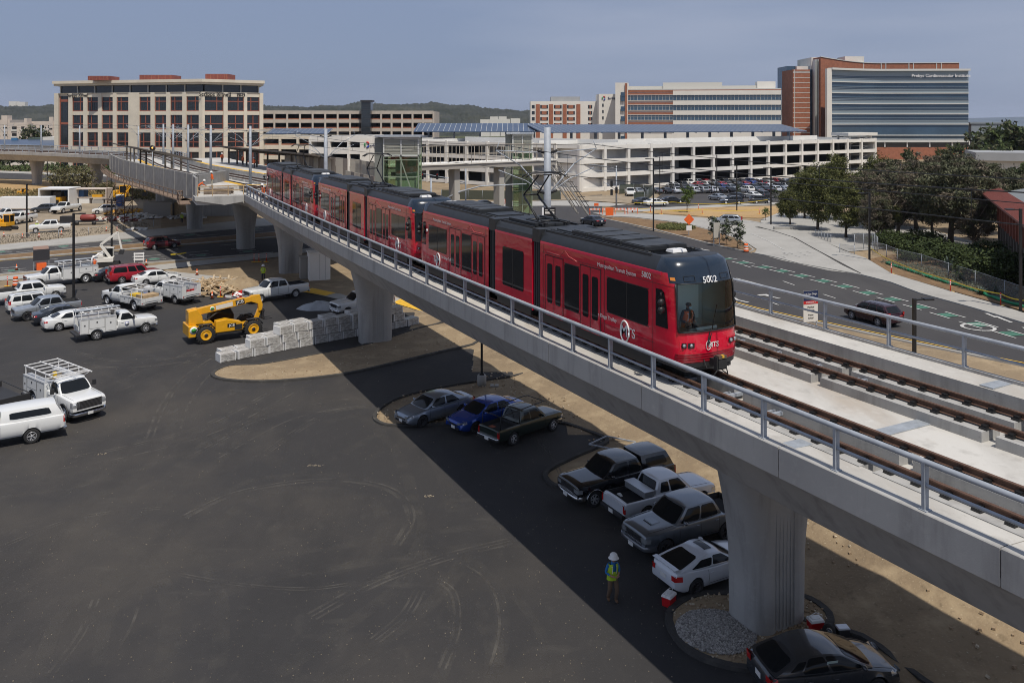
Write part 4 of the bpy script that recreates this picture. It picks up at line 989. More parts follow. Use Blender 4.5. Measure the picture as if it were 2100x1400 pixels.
# ================================================================ VEHICLES
def paint(name, c, metal=0.0, rough=.28): return mat('paint_' + name, c, rough, metal, coat=.9, spec=.5)
M_TYRE = mat('tyre', (.02, .02, .021), .8, 0, .15, 10); M_RIM = mat('rim', (.62, .63, .65), .35, .5); M_RIMD = mat('rim_dark', (.05, .05, .055), .4, .5)
M_PLAST = mat('black_plastic', (.025, .025, .027), .6); M_PLATE = mat('licence_plate', (.70, .70, .68), .5); M_SEAM = mat('seam', (.02, .02, .02), .8)
M_BEDL = mat('bed_liner', (.03, .03, .032), .8, 0, .3, 10)
WHEELM = {}
def wheel_meshes(r, w, kind):
 k = (r, w, kind)
 if k in WHEELM: return WHEELM[k]
 t = MB(); t.lathe([(r * .62, -w * .42), (r * .80, -w * .5), (r * .95, -w * .48), (r, -w * .36), (r, w * .36), (r * .95, w * .48), (r * .80, w * .5), (r * .62, w * .42)], 26, axis='Y', m=0, cap=False)
 d = MB(); d.lathe([(r * .63, w * .30), (r * .63, w * .46), (r * .57, w * .47), (r * .54, w * .34), (r * .5, w * .22), (0, w * .20)], 24, axis='Y', m=0, cap=False)
 n = {'five': 5, 'steel': 8, 'six': 6, 'dark': 5}[kind]
 for i in range(n):
  a = 2 * pi * i / n
  X = Matrix.Rotation(a, 4, 'Y')
  if kind == 'steel':
   d.add([tuple(X @ Vector(p)) for p in ((r * .36, w * .25, -.02), (r * .44, w * .25, -.02), (r * .44, w * .25, .03), (r * .36, w * .25, .03))], [(0, 1, 2, 3)], 1)
  else:
   q = [(r * .10, w * .40, -r * .07), (r * .55, w * .42, -r * .055), (r * .55, w * .42, r * .055), (r * .10, w * .40, r * .07)]
   q += [(a_, w * .24, c) for a_, b_, c in q]
   d.add([tuple(X @ Vector(p)) for p in q], [(0, 1, 2, 3), (0, 4, 5, 1), (3, 2, 6, 7)], 1)
 d.lathe([(r * .16, w * .38), (r * .13, w * .45), (0, w * .46)], 12, axis='Y', m=1)
 if kind == 'steel': d.lathe([(r * .30, w * .22), (r * .28, w * .42), (0, w * .44)], 14, axis='Y', m=1); ms = [M_RIM, M_RIMD]; ms = [mat('steel_rim', (.55, .56, .57), .4, .5), M_RIM]
 else: ms = [M_RIMD, M_RIMD if kind == 'dark' else M_RIM]
 if kind != 'dark': d.lathe([(r * .62, w * .44), (r * .60, w * .49), (r * .56, w * .475)], 24, axis='Y', m=1, cap=False)
 WHEELM[k] = (t.mesh('wheel', M_TYRE), d.mesh('rim', ms)); return WHEELM[k]
def build_car(name, label, cat, sp, color, lod=0, group=None):
 """x forward, y left; the origin is on the ground at mid length"""
 L, W, wb, fo, wr = sp['L'], sp['W'], sp['wb'], sp['fo'], sp.get('wr', .34)
 top = sp['top']; sill = sp.get('sill', .24); bed = sp.get('bed'); hw = W / 2
 def ztop(x):
  for (a, za), (b, zb) in zip(top, top[1:]):
   if x <= b: 
    t = (x - a) / (b - a) if b > a else 0; t = max(0, min(1, t)); return za + (zb - za) * t
  return top[-1][1]
 nf, nr = sp.get('nf', .16), sp.get('nr', .10)
 def wid(x):
  w = hw
  if x < .95: w *= 1 - nf * ((.95 - x) / .95) ** 2.4
  if x > L - .8: w *= 1 - nr * ((x - L + .8) / .8) ** 2.4
  return w
 xf, xr_ = fo, fo + wb; R = wr * sp.get('arch', 1.17)
 def zb_(x):
  e = .0
  if x < .35: e = .10 * (1 - x / .35)
  if x > L - .35: e = .13 * (1 - (L - x) / .35)
  z = sill + e
  for xw in (xf, xr_):
   if abs(x - xw) < R: z = max(z, wr * .95 + sqrt(R * R - (x - xw) ** 2))
  return z
 xs = set([0, .03, .09, .2, .35, .6, L - .6, L - .3, L - .15, L - .06, L])
 for xw in (xf, xr_):
  for k in range(13): xs.add(round(xw + R * cos(pi * k / 12), 4))
  xs.add(round(xw + R + .004, 4)); xs.add(round(xw - R - .004, 4))
 for a, _ in top: xs.add(a)
 if bed: xs.add(bed[0]); xs.add(bed[1])
 for x in frange(.4, L - .4, .28): xs.add(round(x, 3))
 xs = sorted(x for x in xs if 0 <= x <= L); q = [xs[0]]
 for x in xs[1:]:
  if x - q[-1] > .003: q.append(x)
 xs = q; X0 = L / 2
 def sec(x):
  w, zt, zb = wid(x), ztop(x), zb_(x); e = 0
  if x < .12: e = 1 - x / .12
  if x > L - .10: e = 1 - (L - x) / .10
  h = zt - zb
  sq = sp.get('square', 0)
  zs = [zb, max(zb + .02, sill + .10), max(zb + .04, sill + (zt - sill) * .45), max(zb + .06, zt - .16 + .05 * sq), zt - .035, zt + .0, zt + .02, zt + .03]
  ys = [w * .90, w * .97, w * 1.0, w * (.985 + .01 * sq), w * (.945 + .03 * sq), w * (.87 + .04 * sq), w * .55, 0]
  zs[4] = max(zs[4], zs[3] + .01); zs[5] = max(zs[5], zs[4] + .01)
  if e: 
   zs = [zb + .03 * e, zs[1] + .02 * e] + zs[2:4] + [z - .025 * e for z in zs[4:]]
  return list(zip(ys, zs))
 b = MB(); n = 8; m = 2 * n - 1
 for x in xs:
  s_ = sec(x)
  for y, z in s_: b.v.append((X0 - x, y, z))
  for y, z in s_[-2::-1]: b.v.append((X0 - x, -y, z))
 for i in range(len(xs) - 1):
  inbed = bed and xs[i] >= bed[0] - 1e-3 and xs[i + 1] <= bed[1] + 1e-3
  for j in range(m - 1):
   if inbed and 5 <= j <= m - 7: continue
   b.f.append([i * m + j, (i + 1) * m + j, (i + 1) * m + j + 1, i * m + j + 1]); b.m.append(0); b.sm.append(True)
 b.f.append(list(range(m))); b.m.append(0); b.sm.append(False); b.f.append([(len(xs) - 1) * m + k for k in range(m)][::-1]); b.m.append(0); b.sm.append(False)
 def sy(x, z):       # half width of the body side at (x from the nose, z)
  s_ = sec(x)
  for (y0, z0), (y1, z1) in zip(s_, s_[1:]):
   if z0 <= z <= z1 and z1 > z0: return y0 + (y1 - y0) * (z - z0) / (z1 - z0)
  return s_[2][0]
 root = empty(name, label=label, cat=cat, group=group) if not lod else None
 one = MB()         # everything of a far car
 slots = []
 def emit(mb, nm, mats, par=None, sm=None, bev=0, **t):
  mats = mats if isinstance(mats, (list, tuple)) else [mats]
  if lod:
   o = len(one.v); one.v += mb.v
   for f, k, s2 in zip(mb.f, mb.m, mb.sm):
    mm = mats[k]
    if mm not in slots: slots.append(mm)
    one.f.append([o + i for i in f]); one.m.append(slots.index(mm)); one.sm.append(s2)
   return None
  ob = mb.obj(nm, mats, par or root, bev=bev, **t)
  if sm: autosmooth(ob, sm)
  return ob
 slots.append(color)
 emit(b, 'body', color, sm=32)
 f = MB(); f.bb(X0 - L + .25, X0 - .25, -hw + .30, hw - .30, sill + .02, min(ztop(L * .5), ztop(.6)) - .12, 0); 
 for xw in (xf, xr_): f.bb(X0 - xw - R, X0 - xw + R, -hw + .22, hw - .22, sill + .1, wr * .95 + R * .8, 0)
 emit(f, 'underbody', M_DARK)
 ww = sp.get('ww', .23); kind = sp.get('rim', 'five'); tm, rm = wheel_meshes(wr, ww, kind) if not lod else (None, None)
 for xw in (xf, xr_):
  for sg in (1, -1):
   yy = sg * (hw - ww * .5 - .02 + sp.get('track', 0))
   if lod:
    g = MB(); g.lathe([(wr, -.1), (wr, .11)], 12, (X0 - xw, yy, wr), 'Y', 0, False); emit(g, 'w', M_TYRE)
    g = MB(); g.lathe([(wr * .6, .11 * sg), (wr * .58, .125 * sg)], 10, (X0 - xw, yy, wr), 'Y', 0, False); emit(g, 'w', M_RIM)
   else:
    o = put('wheel', tm, root, (X0 - xw, yy, wr), 0 if sg > 0 else pi); put('rim', rm, o)
 G_ = sp['gh']
 def greenhouse(G_, nm, glass_side, ws=True, rw=True, col=color, solid=False):
  xa, xb, xc, xd, zf, zrr, zr_, wB, wT = G_[:9]; arch = G_[9] if len(G_) > 9 else .05
  def side(t, v, sg, o=0.0):
   bx = xa + (xd - xa) * t; bz = zf + (zrr - zf) * t; tx = xb + (xc - xb) * t; tz = zr_ - arch * (2 * t - 1.0) ** 2
   wb2 = wB * (1 - .06 * max(0, t - .7) / .3) * (1 - .05 * max(0, .25 - t) / .25); wt2 = wT * (1 - .05 * max(0, t - .7) / .3) * (1 - .06 * max(0, .25 - t) / .25)
   v2 = v
   y = wb2 + (wt2 - wb2) * v + .035 * sin(pi * v) + o; k = .04 * sin(pi * v) 
   return (X0 - (bx + (tx - bx) * v2), sg * y, bz + (tz - bz) * v2)
  g = MB(); nt_, nv = 14, 5
  for sg in (1, -1): g.grid(lambda u, v: side(u, v, sg), nt_, nv)
  def face(t, bul):
   def fn(u, v):
    a = side(t, v, 1); c = side(t, v, -1); q2 = 2 * u - 1
    return (a[0] + bul * (1 - q2 * q2) * (1 - .3 * v), a[1] + (c[1] - a[1]) * u, a[2] + .02 * (1 - q2 * q2) * v)
   return fn
  ff, fr = face(0, .11), face(1, -.09 if not solid else -.03)
  g.grid(ff, 8, nv); g.grid(fr, 8, nv)
  def roof(u, v):
   a = side(v, 1, 1); c = side(v, 1, -1); q2 = 2 * u - 1; e = (1 - q2 * q2)
   x = a[0] + (.11 * .7 * e * max(0, 1 - v * 5)) - ((.09 if not solid else .03) * .7 * e * max(0, (v - .8) * 5)) 
   return (x, a[1] + (c[1] - a[1]) * u, a[2] + .055 * e * (1 if 0 < v < 1 else .36))
  g.grid(roof, 8, 14)
  o = emit(g, nm, col, sm=50)
  def pane(fn, u0, u1, v0, v1, out, name='window', m=M_GLASS, ncut=.12, par=None):
   p = MB(); cu = (u1 - u0) * ncut; cv = (v1 - v0) * ncut
   nu = 6
   def ff2(a, c):
    uu = u0 + (u1 - u0) * a; d = min(a, 1 - a); k = max(0, 1 - d / .06) if d < .06 else 0
    vv = v0 + (v1 - v0) * c; vm = (v0 + v1) / 2; vv = vm + (vv - vm) * (1 - .18 * k)
    q3 = fn(uu, vv); return (q3[0] + out[0], q3[1] + out[1], q3[2] + out[2])
   p.grid(ff2, 12, 3); return emit(p, name, m, par)
  if not lod or True:
   for (t0, t1, v0, v1) in glass_side:
    for sg in (1, -1): pane(lambda u, v: side(u, v, sg, .008), t0, t1, v0, v1, (0, 0, 0), 'side_window')
   if ws: pane(ff, .045, .955, .05, .93, (.010, 0, .006), 'windscreen')
   if rw: pane(fr, .09, .91, sp.get('rwv', .22) if nm == 'cabin' else .3, .90, (-.010, 0, .006), 'rear_window')
  return o, side, roof
 cabin, side, roof_f = greenhouse(G_, 'cabin', sp['win'])
 if lod:
  for c in ((.12, 1), (.12, -1)):
   g = MB(); g.box((X0 - .16, c[1] * wid(.15) * .74, ztop(.25) - .16), (.1, .3, .12)); emit(g, 'l', M_LENS)
   g = MB(); g.box((X0 - L + .07, c[1] * wid(L) * .86, ztop(L - .05) - .16), (.1, .22, .16)); emit(g, 'l', M_REDL)
  return one.mesh(name, slots, True)
 if sp.get('sunroof'):
  p = MB(); p.grid(lambda a, c: tuple(Vector(roof_f(.2 + .6 * a, .22 + .42 * c)) + Vector((0, 0, .012))), 8, 6); emit(p, 'sunroof', M_GLASS)
 if sp.get('rails'):
  for sg in (1, -1):
   p = MB(); p.tube([tuple(Vector(side(t, 1, sg)) + Vector((0, -sg * .06, .06 if .1 < t < .9 else 0))) for t in (.06, .12, .5, .88, .95)], .02, 6); emit(p, 'roof_rail', M_PLAST)
 hz = sp.get('hz', ztop(.3) - .17); hh = sp.get('hh', .13); hl = sp.get('hl', .38)
 for sg in (1, -1):
  p = MB()
  w0 = wid(.02)
  def hp(a, c): # wraps round the corner
   x = .0 + (max(0, a - .45) / .55) ** 1.3 * hl; y = w0 * .55 + (a / .5) * w0 * .37 if a < .5 else sy(x, hz)
   z = hz - hh / 2 + hh * c + .05 * a * sp.get('slant', 1)
   y = min(y, sy(x, z) if a > .35 else y) if a > .4 else y
   return (X0 - x + .012, sg * (y + .010), z)
  p.grid(hp, 10, 2, 0); emit(p, 'headlight', M_LENS)
  p = MB(); tz = sp.get('tz', ztop(L - .1) - .17); th = sp.get('th', .16); tl = sp.get('tl', .22); tw = sp.get('tw', .26)
  def tp(a, c):
   x = L - (max(0, a - .5) / .5) * tl; y = wid(L) - tw * (1 - a / .5) if a < .5 else 0; z = tz - th / 2 + th * c
   if a >= .5: y = sy(x, z)
   return (X0 - x - .012 * (a <= .5) , sg * (y + .010), z)
  p.grid(tp, 10, 2, 0); emit(p, 'tail_light', M_REDL)
  mx_ = G_[0] + .42; mz = ztop(mx_) + .10; p = MB(); big = sp.get('bigmirror')
  if big:
   p.box((X0 - mx_ + .05, sg * (hw + .20), mz + .10), (.10, .20, .30), 0); p.bar((X0 - mx_, sg * (hw - .06), mz), (X0 - mx_ + .03, sg * (hw + .2), mz + .05), .05)
  else:
   p.lathe([(0, -.11), (.05, -.10), (.075, -.03), (.075, .05), (.05, .10), (0, .11)], 8, (X0 - mx_ + .03, sg * (hw + .05), mz), 'Y', 0); p.bar((X0 - mx_, sg * (hw - .08), mz - .03), (X0 - mx_ + .02, sg * (hw + .02), mz - .01), .04)
  emit(p, 'mirror', M_PLAST if (big or sp.get('pm')) else color)
  p = MB()
  for k, x in enumerate(sp['doors']):
   zz = frange(sill + .12, ztop(x) - .03, .09)
   zz = [z for z in zz if z > zb_(x) + .03]
   for a, c in zip(zz, zz[1:]): p.bar((X0 - x, sg * (sy(x, a) + .001), a), (X0 - x, sg * (sy(x, c) + .001), c), .014, .006)
  d0, d1 = sp['doors'][0], sp['doors'][-1]
  xx = [x for x in frange(d0, d1, .2) if zb_(x) < sill + .1]
  for a, c in zip(xx, xx[1:]): p.bar((X0 - a, sg * (sy(a, sill + .12) + .001), sill + .12), (X0 - c, sg * (sy(c, sill + .12) + .001), sill + .12), .006, .014)
  emit(p, 'door_seam', M_SEAM)
  for x in sp.get('handles', []):
   z = ztop(x) - .16; p = MB(); p.box((X0 - x, sg * (sy(x, z) + .018), z), (.17, .03, .028)); emit(p, 'door_handle', sp.get('hm', color), bev=.008)
 p = MB()
 for sg in (1, -1):
  pts = [(x, wid(x) * .80) for x in frange(.22, G_[0] - .02, .2)]
  for (a, ya), (c, yc) in zip(pts, pts[1:]): p.bar((X0 - a, sg * ya, ztop(a) + .008), (X0 - c, sg * yc, ztop(c) + .008), .012, .008)
 emit(p, 'bonnet_seam', M_SEAM)
 gz0, gz1, gw = sp.get('grille', (.42, .58, .42)); p = MB()
 p.bb(X0 - .02, X0 + .012, -gw, gw, gz0, gz1, 0)
 for z in frange(gz0 + .03, gz1 - .02, .07): p.bb(X0 + .01, X0 + .02, -gw * .96, gw * .96, z, z + .018, 1)
 emit(p, 'grille', [M_DARK, sp.get('gm', M_CHROME)])
 if sp.get('lower'):
  p = MB(); p.bb(X0 - .05, X0 + .006, -hw * .6, hw * .6, sill + .07, sill + .20, 0); emit(p, 'air_intake', M_DARK)
 bm = sp.get('bumper')
 if bm:
  z0, z1, mm = bm
  p = MB(); pl = [(X0 - .50, hw * .99), (X0 - .10, hw * .97), (X0 + .07, hw * .80), (X0 + .11, hw * .4), (X0 + .12, 0), (X0 + .11, -hw * .4), (X0 + .07, -hw * .80), (X0 - .10, -hw * .97), (X0 - .50, -hw * .99)]
  inn = [(x - .12, y * .9) for x, y in pl]
  vs = [(x, y, z) for z in (z0, z0 + .04, z1 - .04, z1) for x, y in [(a * 1.0 - (.04 if z in (z0, z1) else 0), c) for a, c in pl]]; k = len(pl)
  p.add(vs, [[i * k + j, i * k + j + 1, (i + 1) * k + j + 1, (i + 1) * k + j] for i in range(3) for j in range(k - 1)], 0, True)
  p.add([(x, y, z1) for x, y in pl] + [(x, y, z1) for x, y in inn], [[j, j + 1, k + j + 1, k + j] for j in range(k - 1)], 0)
  emit(p, 'front_bumper', mm)
 rb = sp.get('rbumper')
 if rb:
  z0, z1, mm = rb; p = MB(); p.bb(X0 - L - .13, X0 - L + .06, -hw * .96, hw * .96, z0, z1); emit(p, 'rear_bumper', mm, bev=.03)
 p = MB(); pz = sp.get('pz', .42); p.box((X0 + (.135 if bm else .02), 0, pz), (.012, .32, .16)); emit(p, 'licence_plate', M_PLATE)
 p = MB(); p.box((X0 - L - (.14 if rb else .015), 0, sp.get('rpz', .75)), (.012, .32, .16)); emit(p, 'licence_plate', M_PLATE)
 if bed:
  x0, x1 = X0 - bed[1], X0 - bed[0]; zt = ztop((bed[0] + bed[1]) / 2); zfl = sp.get('bedz', .72); wi = hw * .80; p = MB()
  p.bb(x0 + .06, x1 - .05, -wi, wi, zfl - .04, zfl, 0)
  for sg in (1, -1): p.quad((x0, sg * wi, zfl), (x1, sg * wi, zfl), (x1, sg * hw * .88, zt - .01), (x0, sg * hw * .88, zt - .01), 0)
  p.bb(x1 - .06, x1 - .01, -hw * .9, hw * .9, zfl, zt - .005, 0); p.bb(x0 + .0, x0 + .05, -hw * .9, hw * .9, zfl, zt - .01, 0)
  for xw in (xr_,):
   for sg in (1, -1): p.bb(X0 - xw - .42, X0 - xw + .42, min(sg * wi, sg * (wi - .16)), max(sg * wi, sg * (wi - .16)), zfl, zfl + .22, 0)
  emit(p, 'load_bed', M_BEDL)
 if sp.get('flares'):
  for xw in (xf, xr_):
   for sg in (1, -1):
    p = MB(); p.tube([(X0 - xw + (R + .02) * cos(a), sg * (hw + .005), wr * .95 + (R + .02) * sin(a)) for a in [pi * k / 12 for k in range(0, 13)]], .045, 6); emit(p, 'wheel_flare', sp['flares'])
 root['L'] = 0; del root['L']
 return root, X0, greenhouse, emit, ztop
# kinds of vehicle
SEDAN = dict(L=4.85, W=1.83, wb=2.82, fo=.95, wr=.335, top=[(0, .62), (.10, .70), (.45, .80), (1.0, .90), (1.35, .95), (2.5, .96), (3.9, 1.0), (4.35, 1.03), (4.70, 1.00), (4.80, .93), (4.85, .78)],
 gh=(1.22, 2.02, 3.45, 4.32, .94, 1.02, 1.44, .83, .64, .05), win=[(.07, .44, .07, .90), (.475, .80, .07, .90)], doors=[1.45, 2.50, 3.50], handles=[2.35, 3.30], lower=True, nf=.22, nr=.16, hz=.67, hh=.12, tz=.86, th=.13, tw=.30, rpz=.80, grille=(.50, .60, .40))
HATCH = dict(SEDAN, L=4.38, W=1.82, wb=2.65, fo=.88, top=[(0, .62), (.1, .72), (.5, .84), (1.0, .95), (1.3, 1.0), (2.5, 1.0), (3.7, 1.04), (4.1, 1.05), (4.28, 1.0), (4.38, .85)], gh=(.98, 1.95, 3.45, 4.22, .98, 1.05, 1.49, .84, .66, .11), win=[(.06, .42, .08, .90), (.45, .74, .08, .90), (.765, .90, .25, .8)], doors=[1.4, 2.42, 3.30], handles=[2.28, 3.15], rwv=.1, tz=.90, th=.20, nr=.14, rpz=.72)
COUPE = dict(SEDAN, L=4.33, W=1.74, wb=2.60, fo=.82, wr=.32, top=[(0, .58), (.12, .66), (.6, .78), (1.1, .86), (1.5, .90), (2.5, .90), (3.6, .96), (4.05, .98), (4.22, .95), (4.33, .80)], gh=(1.35, 2.10, 2.95, 4.10, .88, .97, 1.30, .79, .58, .05), win=[(.07, .46, .12, .84), (.49, .86, .10, .72)], doors=[1.5, 2.85], handles=[2.7], sunroof=True, rwv=.06, nf=.24, nr=.22, tz=.76, th=.19, tw=.20, tl=.28, rpz=.66)
SUV = dict(SEDAN, L=4.55, W=1.82, wb=2.62, fo=.90, wr=.36, sill=.30, top=[(0, .72), (.1, .86), (.5, .97), (1.0, 1.04), (1.25, 1.08), (3.9, 1.12), (4.35, 1.12), (4.5, 1.05), (4.55, .9)], gh=(1.10, 1.80, 3.95, 4.42, 1.06, 1.12, 1.66, .82, .66, .05), win=[(.05, .37, .07, .91), (.40, .68, .07, .91), (.71, .92, .16, .86)], doors=[1.3, 2.35, 3.3], handles=[2.2, 3.15], rwv=.1, tz=1.06, th=.32, tw=.16, hz=.86, grille=(.62, .78, .40), rpz=.80, pz=.5, rails=True, nf=.16, nr=.12)
SUVL = dict(SUV, L=5.5, W=1.98, wb=3.30, fo=.95, wr=.38, top=[(0, .80), (.08, 1.0), (.5, 1.10), (1.3, 1.15), (1.5, 1.18), (5.0, 1.18), (5.35, 1.18), (5.45, 1.12), (5.5, 1.0)], gh=(1.45, 2.05, 5.15, 5.42, 1.14, 1.16, 1.86, .90, .76, .03), win=[(.05, .27, .07, .91), (.30, .52, .07, .91), (.56, .93, .08, .90)], doors=[1.55, 2.65, 3.75], handles=[2.5, 3.6], tz=1.22, th=.4, grille=(.66, .92, .55), rpz=.9, nf=.06, nr=.06, square=.8, bumper=(.42, .64, M_CHROME), rbumper=(.42, .62, M_CHROME))
JEEP = dict(SUV, L=4.45, W=1.80, wb=2.63, top=[(0, .82), (.06, .98), (.5, 1.03), (1.1, 1.08), (4.0, 1.10), (4.4, 1.10), (4.45, 1.0)], gh=(1.15, 1.62, 4.15, 4.38, 1.06, 1.08, 1.68, .82, .72, .02), square=.9, nf=.07, nr=.05)
def pickup(L, W, wb, fo, wr, cabx, bedlen_to, H, hood, belt, beltbed, ww=.26, **k):
 xa, xb, xc, xd = cabx
 d = dict(L=L, W=W, wb=wb, fo=fo, wr=wr, ww=ww, sill=k.pop('sill', .42), arch=1.16, top=[(0, hood - .13), (.05, hood - .05), (.35, hood), (xa, belt - .01), (xd - .05, belt + .01), (xd + .06, beltbed), (L - .08, beltbed), (L - .03, beltbed - .01), (L, beltbed - .05)],
  gh=(xa, xb, xc, xd, belt - .02, belt + .0, H, W / 2 * .92, W / 2 * .78, .03), bed=(xd + .10, L - .09), bedz=beltbed - .50, rwv=.25, nf=.07, nr=.02, square=.8, pz=.52, rpz=.52, tz=beltbed - .24, th=.34, tw=.12, tl=.06, hh=.18, hl=.25, hz=hood - .26, grille=(hood - .44, hood - .14, W / 2 * .58), bumper=(.42, .62, M_CHROME), rbumper=(.46, .62, M_CHROME), slant=0)
 d.update(k); return d
TACO = pickup(5.39, 1.91, 3.24, .95, .40, (1.50, 2.15, 3.62, 3.95), 0, 1.80, 1.12, 1.20, 1.18, win=[(.08, .48, .07, .90), (.52, .93, .07, .90)], doors=[1.65, 2.75, 3.75], handles=[2.6, 3.6], bumper=(.46, .66, paint('tacoma_bumper', (.18, .19, .21), .6)), sill=.45, rim='dark', nf=.16)
XCAB = pickup(5.05, 1.70, 3.10, .80, .36, (1.35, 2.0, 3.12, 3.36), 0, 1.66, 1.0, 1.06, 1.05, win=[(.10, .58, .07, .90), (.63, .90, .14, .84)], doors=[1.5, 2.65], handles=[2.5], sill=.38)
TUND = pickup(5.55, 1.93, 3.26, .90, .38, (1.45, 2.1, 3.42, 3.72), 0, 1.78, 1.10, 1.16, 1.15, win=[(.09, .56, .07, .90), (.60, .92, .07, .90)], doors=[1.6, 2.75, 3.55], handles=[2.6], sill=.42)
F250 = pickup(6.2, 2.03, 3.75, .98, .42, (1.65, 2.25, 3.75, 4.05), 0, 1.98, 1.28, 1.36, 1.34, win=[(.08, .48, .07, .90), (.53, .92, .07, .90)], doors=[1.8, 2.85, 3.9], handles=[2.7, 3.7], bigmirror=True, ww=.28, sill=.5, rim='steel')
REGC = pickup(6.1, 2.0, 3.55, .95, .40, (1.60, 2.2, 2.85, 3.12), 0, 1.92, 1.25, 1.32, 1.32, win=[(.12, .88, .07, .90)], doors=[1.75, 3.0], handles=[2.8], bigmirror=True, sill=.5, rim='six')
CREW = pickup(5.8, 2.0, 3.5, .95, .40, (1.60, 2.2, 3.85, 4.15), 0, 1.90, 1.22, 1.30, 1.28, win=[(.08, .48, .07, .90), (.53, .92, .07, .90)], doors=[1.75, 2.85, 3.95], handles=[2.7, 3.8], sill=.5)
def place(v, sp, wheel, px, py, heading, z=0.0):
 """wheel: ('F'|'R', 'L'|'R') contact patch seen at pixel; heading: direction of the nose in degrees, world"""
 root = v[0] if isinstance(v, tuple) else v; X0 = sp['L'] / 2; lx = X0 - (sp['fo'] if wheel[0] == 'F' else sp['fo'] + sp['wb']); ly = (sp['W'] / 2 - .12) * (1 if wheel[1] == 'L' else -1)
 a = radians(heading); p = P(px, py, z) if z == 0 else G(px, py)
 root.location = (p.x - lx * cos(a) + ly * sin(a), p.y - lx * sin(a) - ly * cos(a), p.z + .02); root.rotation_euler = (0, 0, a); return root
def centre(v, x, y, heading, z=.02):
 root = v[0] if isinstance(v, tuple) else v; root.location = (x, y, z); root.rotation_euler = (0, 0, radians(heading)); return root
def shell(v, sp, col, x_from=None):
 root, X0, gh, emit, zt = v; x0 = sp['gh'][3] - .08; x1 = sp['L'] - .06; zb = sp['top'][-3][1]; W2 = sp['W'] / 2
 return gh((x0, x0 + .02, x1 - .35, x1, zb - .02, zb - .02, sp['gh'][6] + .02, W2 * .93, W2 * .74, .02), 'bed_cap', [(.14, .84, .25, .78)], False, True, col, True)
WHT = paint('white', (.72, .73, .72)); SIL = paint('silver', (.42, .45, .48), .6, .3); GRY = paint('grey', (.16, .18, .205), .65, .28); CHA = paint('charcoal', (.055, .060, .068), .5, .25)
BLK = paint('black', (.008, .009, .012), 0, .15); BLU = paint('blue', (.012, .06, .34), .35, .2); GRN = paint('dark_green', (.016, .028, .024), .2, .3); RED = paint('red', (.36, .015, .03), .1); MAR = paint('maroon', (.035, .008, .012), .3, .2)
SLB = paint('silver_blue', (.27, .31, .37), .65, .28); DBL = paint('dark_slate', (.03, .036, .048), .4, .2); WGY = paint('cool_white', (.60, .63, .68), .1)
# row 1, nose or tail to the lane, under the deck
v = build_car('parked_car', 'silver-blue saloon car parked nose out beside the blue saloon, half in the shade', 'car', dict(SEDAN, rim='dark', rails=False), SLB); place(v, SEDAN, 'FL', 866, 876, 221)
v = build_car('parked_car', 'deep blue saloon car parked between the silver saloon and the dark green pickup', 'car', dict(SEDAN, rim='dark', gm=M_BLACK), BLU); centre(v, -1.5, 49.9, 221)
v = build_car('pickup_truck', 'dark green pickup truck with a black pipe rack over its open bed', 'pickup truck', XCAB, GRN); place(v, XCAB, 'RR', 1052, 913, 43)
root, X0, gh, emit, zt = v; b = MB()
for sg in (1, -1):
 b.tube([(X0 - 4.85, sg * .74, 1.0), (X0 - 4.8, sg * .72, 1.72), (X0 - 1.6, sg * .70, 1.86), (X0 - 1.3, sg * .7, 1.80)], .025, 6); b.tube([(X0 - 3.4, sg * .74, 1.0), (X0 - 3.4, sg * .71, 1.78)], .022, 6)
b.tube([(X0 - 4.8, -.72, 1.72), (X0 - 4.8, .72, 1.72)], .022, 6); b.tube([(X0 - 3.4, -.71, 1.78), (X0 - 3.4, .71, 1.78)], .022, 6); b.tube([(X0 - 1.45, -.7, 1.84), (X0 - 1.45, .7, 1.84)], .022, 6)
emit(b, 'pipe_rack', M_BLACK); b = MB(); b.box((X0 - 4.5, .3, .75), (.3, .35, .3)); emit(b, 'bucket', mat('rust_orange', (.30, .07, .03), .7))
# row 2, nearer the camera
v = build_car('pickup_truck', 'black pickup truck with a matching black bed cap and chrome bumper', 'pickup truck', dict(TUND, rim='six'), BLK); place(v, TUND, 'FL', 1218, 1040, 208); shell(v, TUND, BLK)
for sg in (1, -1): v[3]((lambda m: m.tube([(v[1] - TUND['fo'] + .46 * cos(a), sg * .985, .38 + .46 * sin(a)) for a in [pi * k / 10 for k in range(11)]], .018, 5))(MB()), 'arch_trim', M_CHROME)
v = build_car('pickup_truck', 'pale white pickup truck with a toolbox across its open bed, tail to the lane', 'pickup truck', dict(XCAB, L=5.15, W=1.76, rbumper=(.42, .58, M_PLAST)), WGY); centre(v, 6.75, 39.0, 28)
root, X0, gh, emit, zt = v; b = MB(); b.box((X0 - 3.72, 0, 1.16), (.52, 1.5, .26), 0); b.box((X0 - 3.72, 0, 1.30), (.56, 1.58, .04), 0); emit(b, 'toolbox', mat('alu_box', (.5, .52, .55), .35, .7), bev=.01)
b = MB(); b.lathe([(.10, -.05), (.19, -.05), (.19, .05), (.10, .05)], 16, (X0 - 4.55, .35, .80), 'X', 0); emit(b, 'hose_reel', M_WHITE)
for (x, y, s_, c) in ((-4.3, -.1, (.45, .35, .25), M_WHITE), (-4.2, .25, (.25, .2, .2), mat('blue_bag', (.02, .08, .4), .7)), (-4.45, -.4, (.35, .3, .18), M_WOOD), (-4.1, -.45, (.3, .2, .3), mat('tan_bag', (.35, .28, .12), .8))):
 b = MB(); b.box((X0 + x, y, .58 + s_[2] / 2), s_, 0, random.random(), top=(.85, .85)); emit(b, 'load_item', c, bev=.02)
v = build_car('pickup_truck', 'grey crew-cab pickup truck with a bonnet scoop, parked nose out beside the pier', 'pickup truck', TACO, GRY); place(v, TACO, 'FL', 1363, 1146, 208)
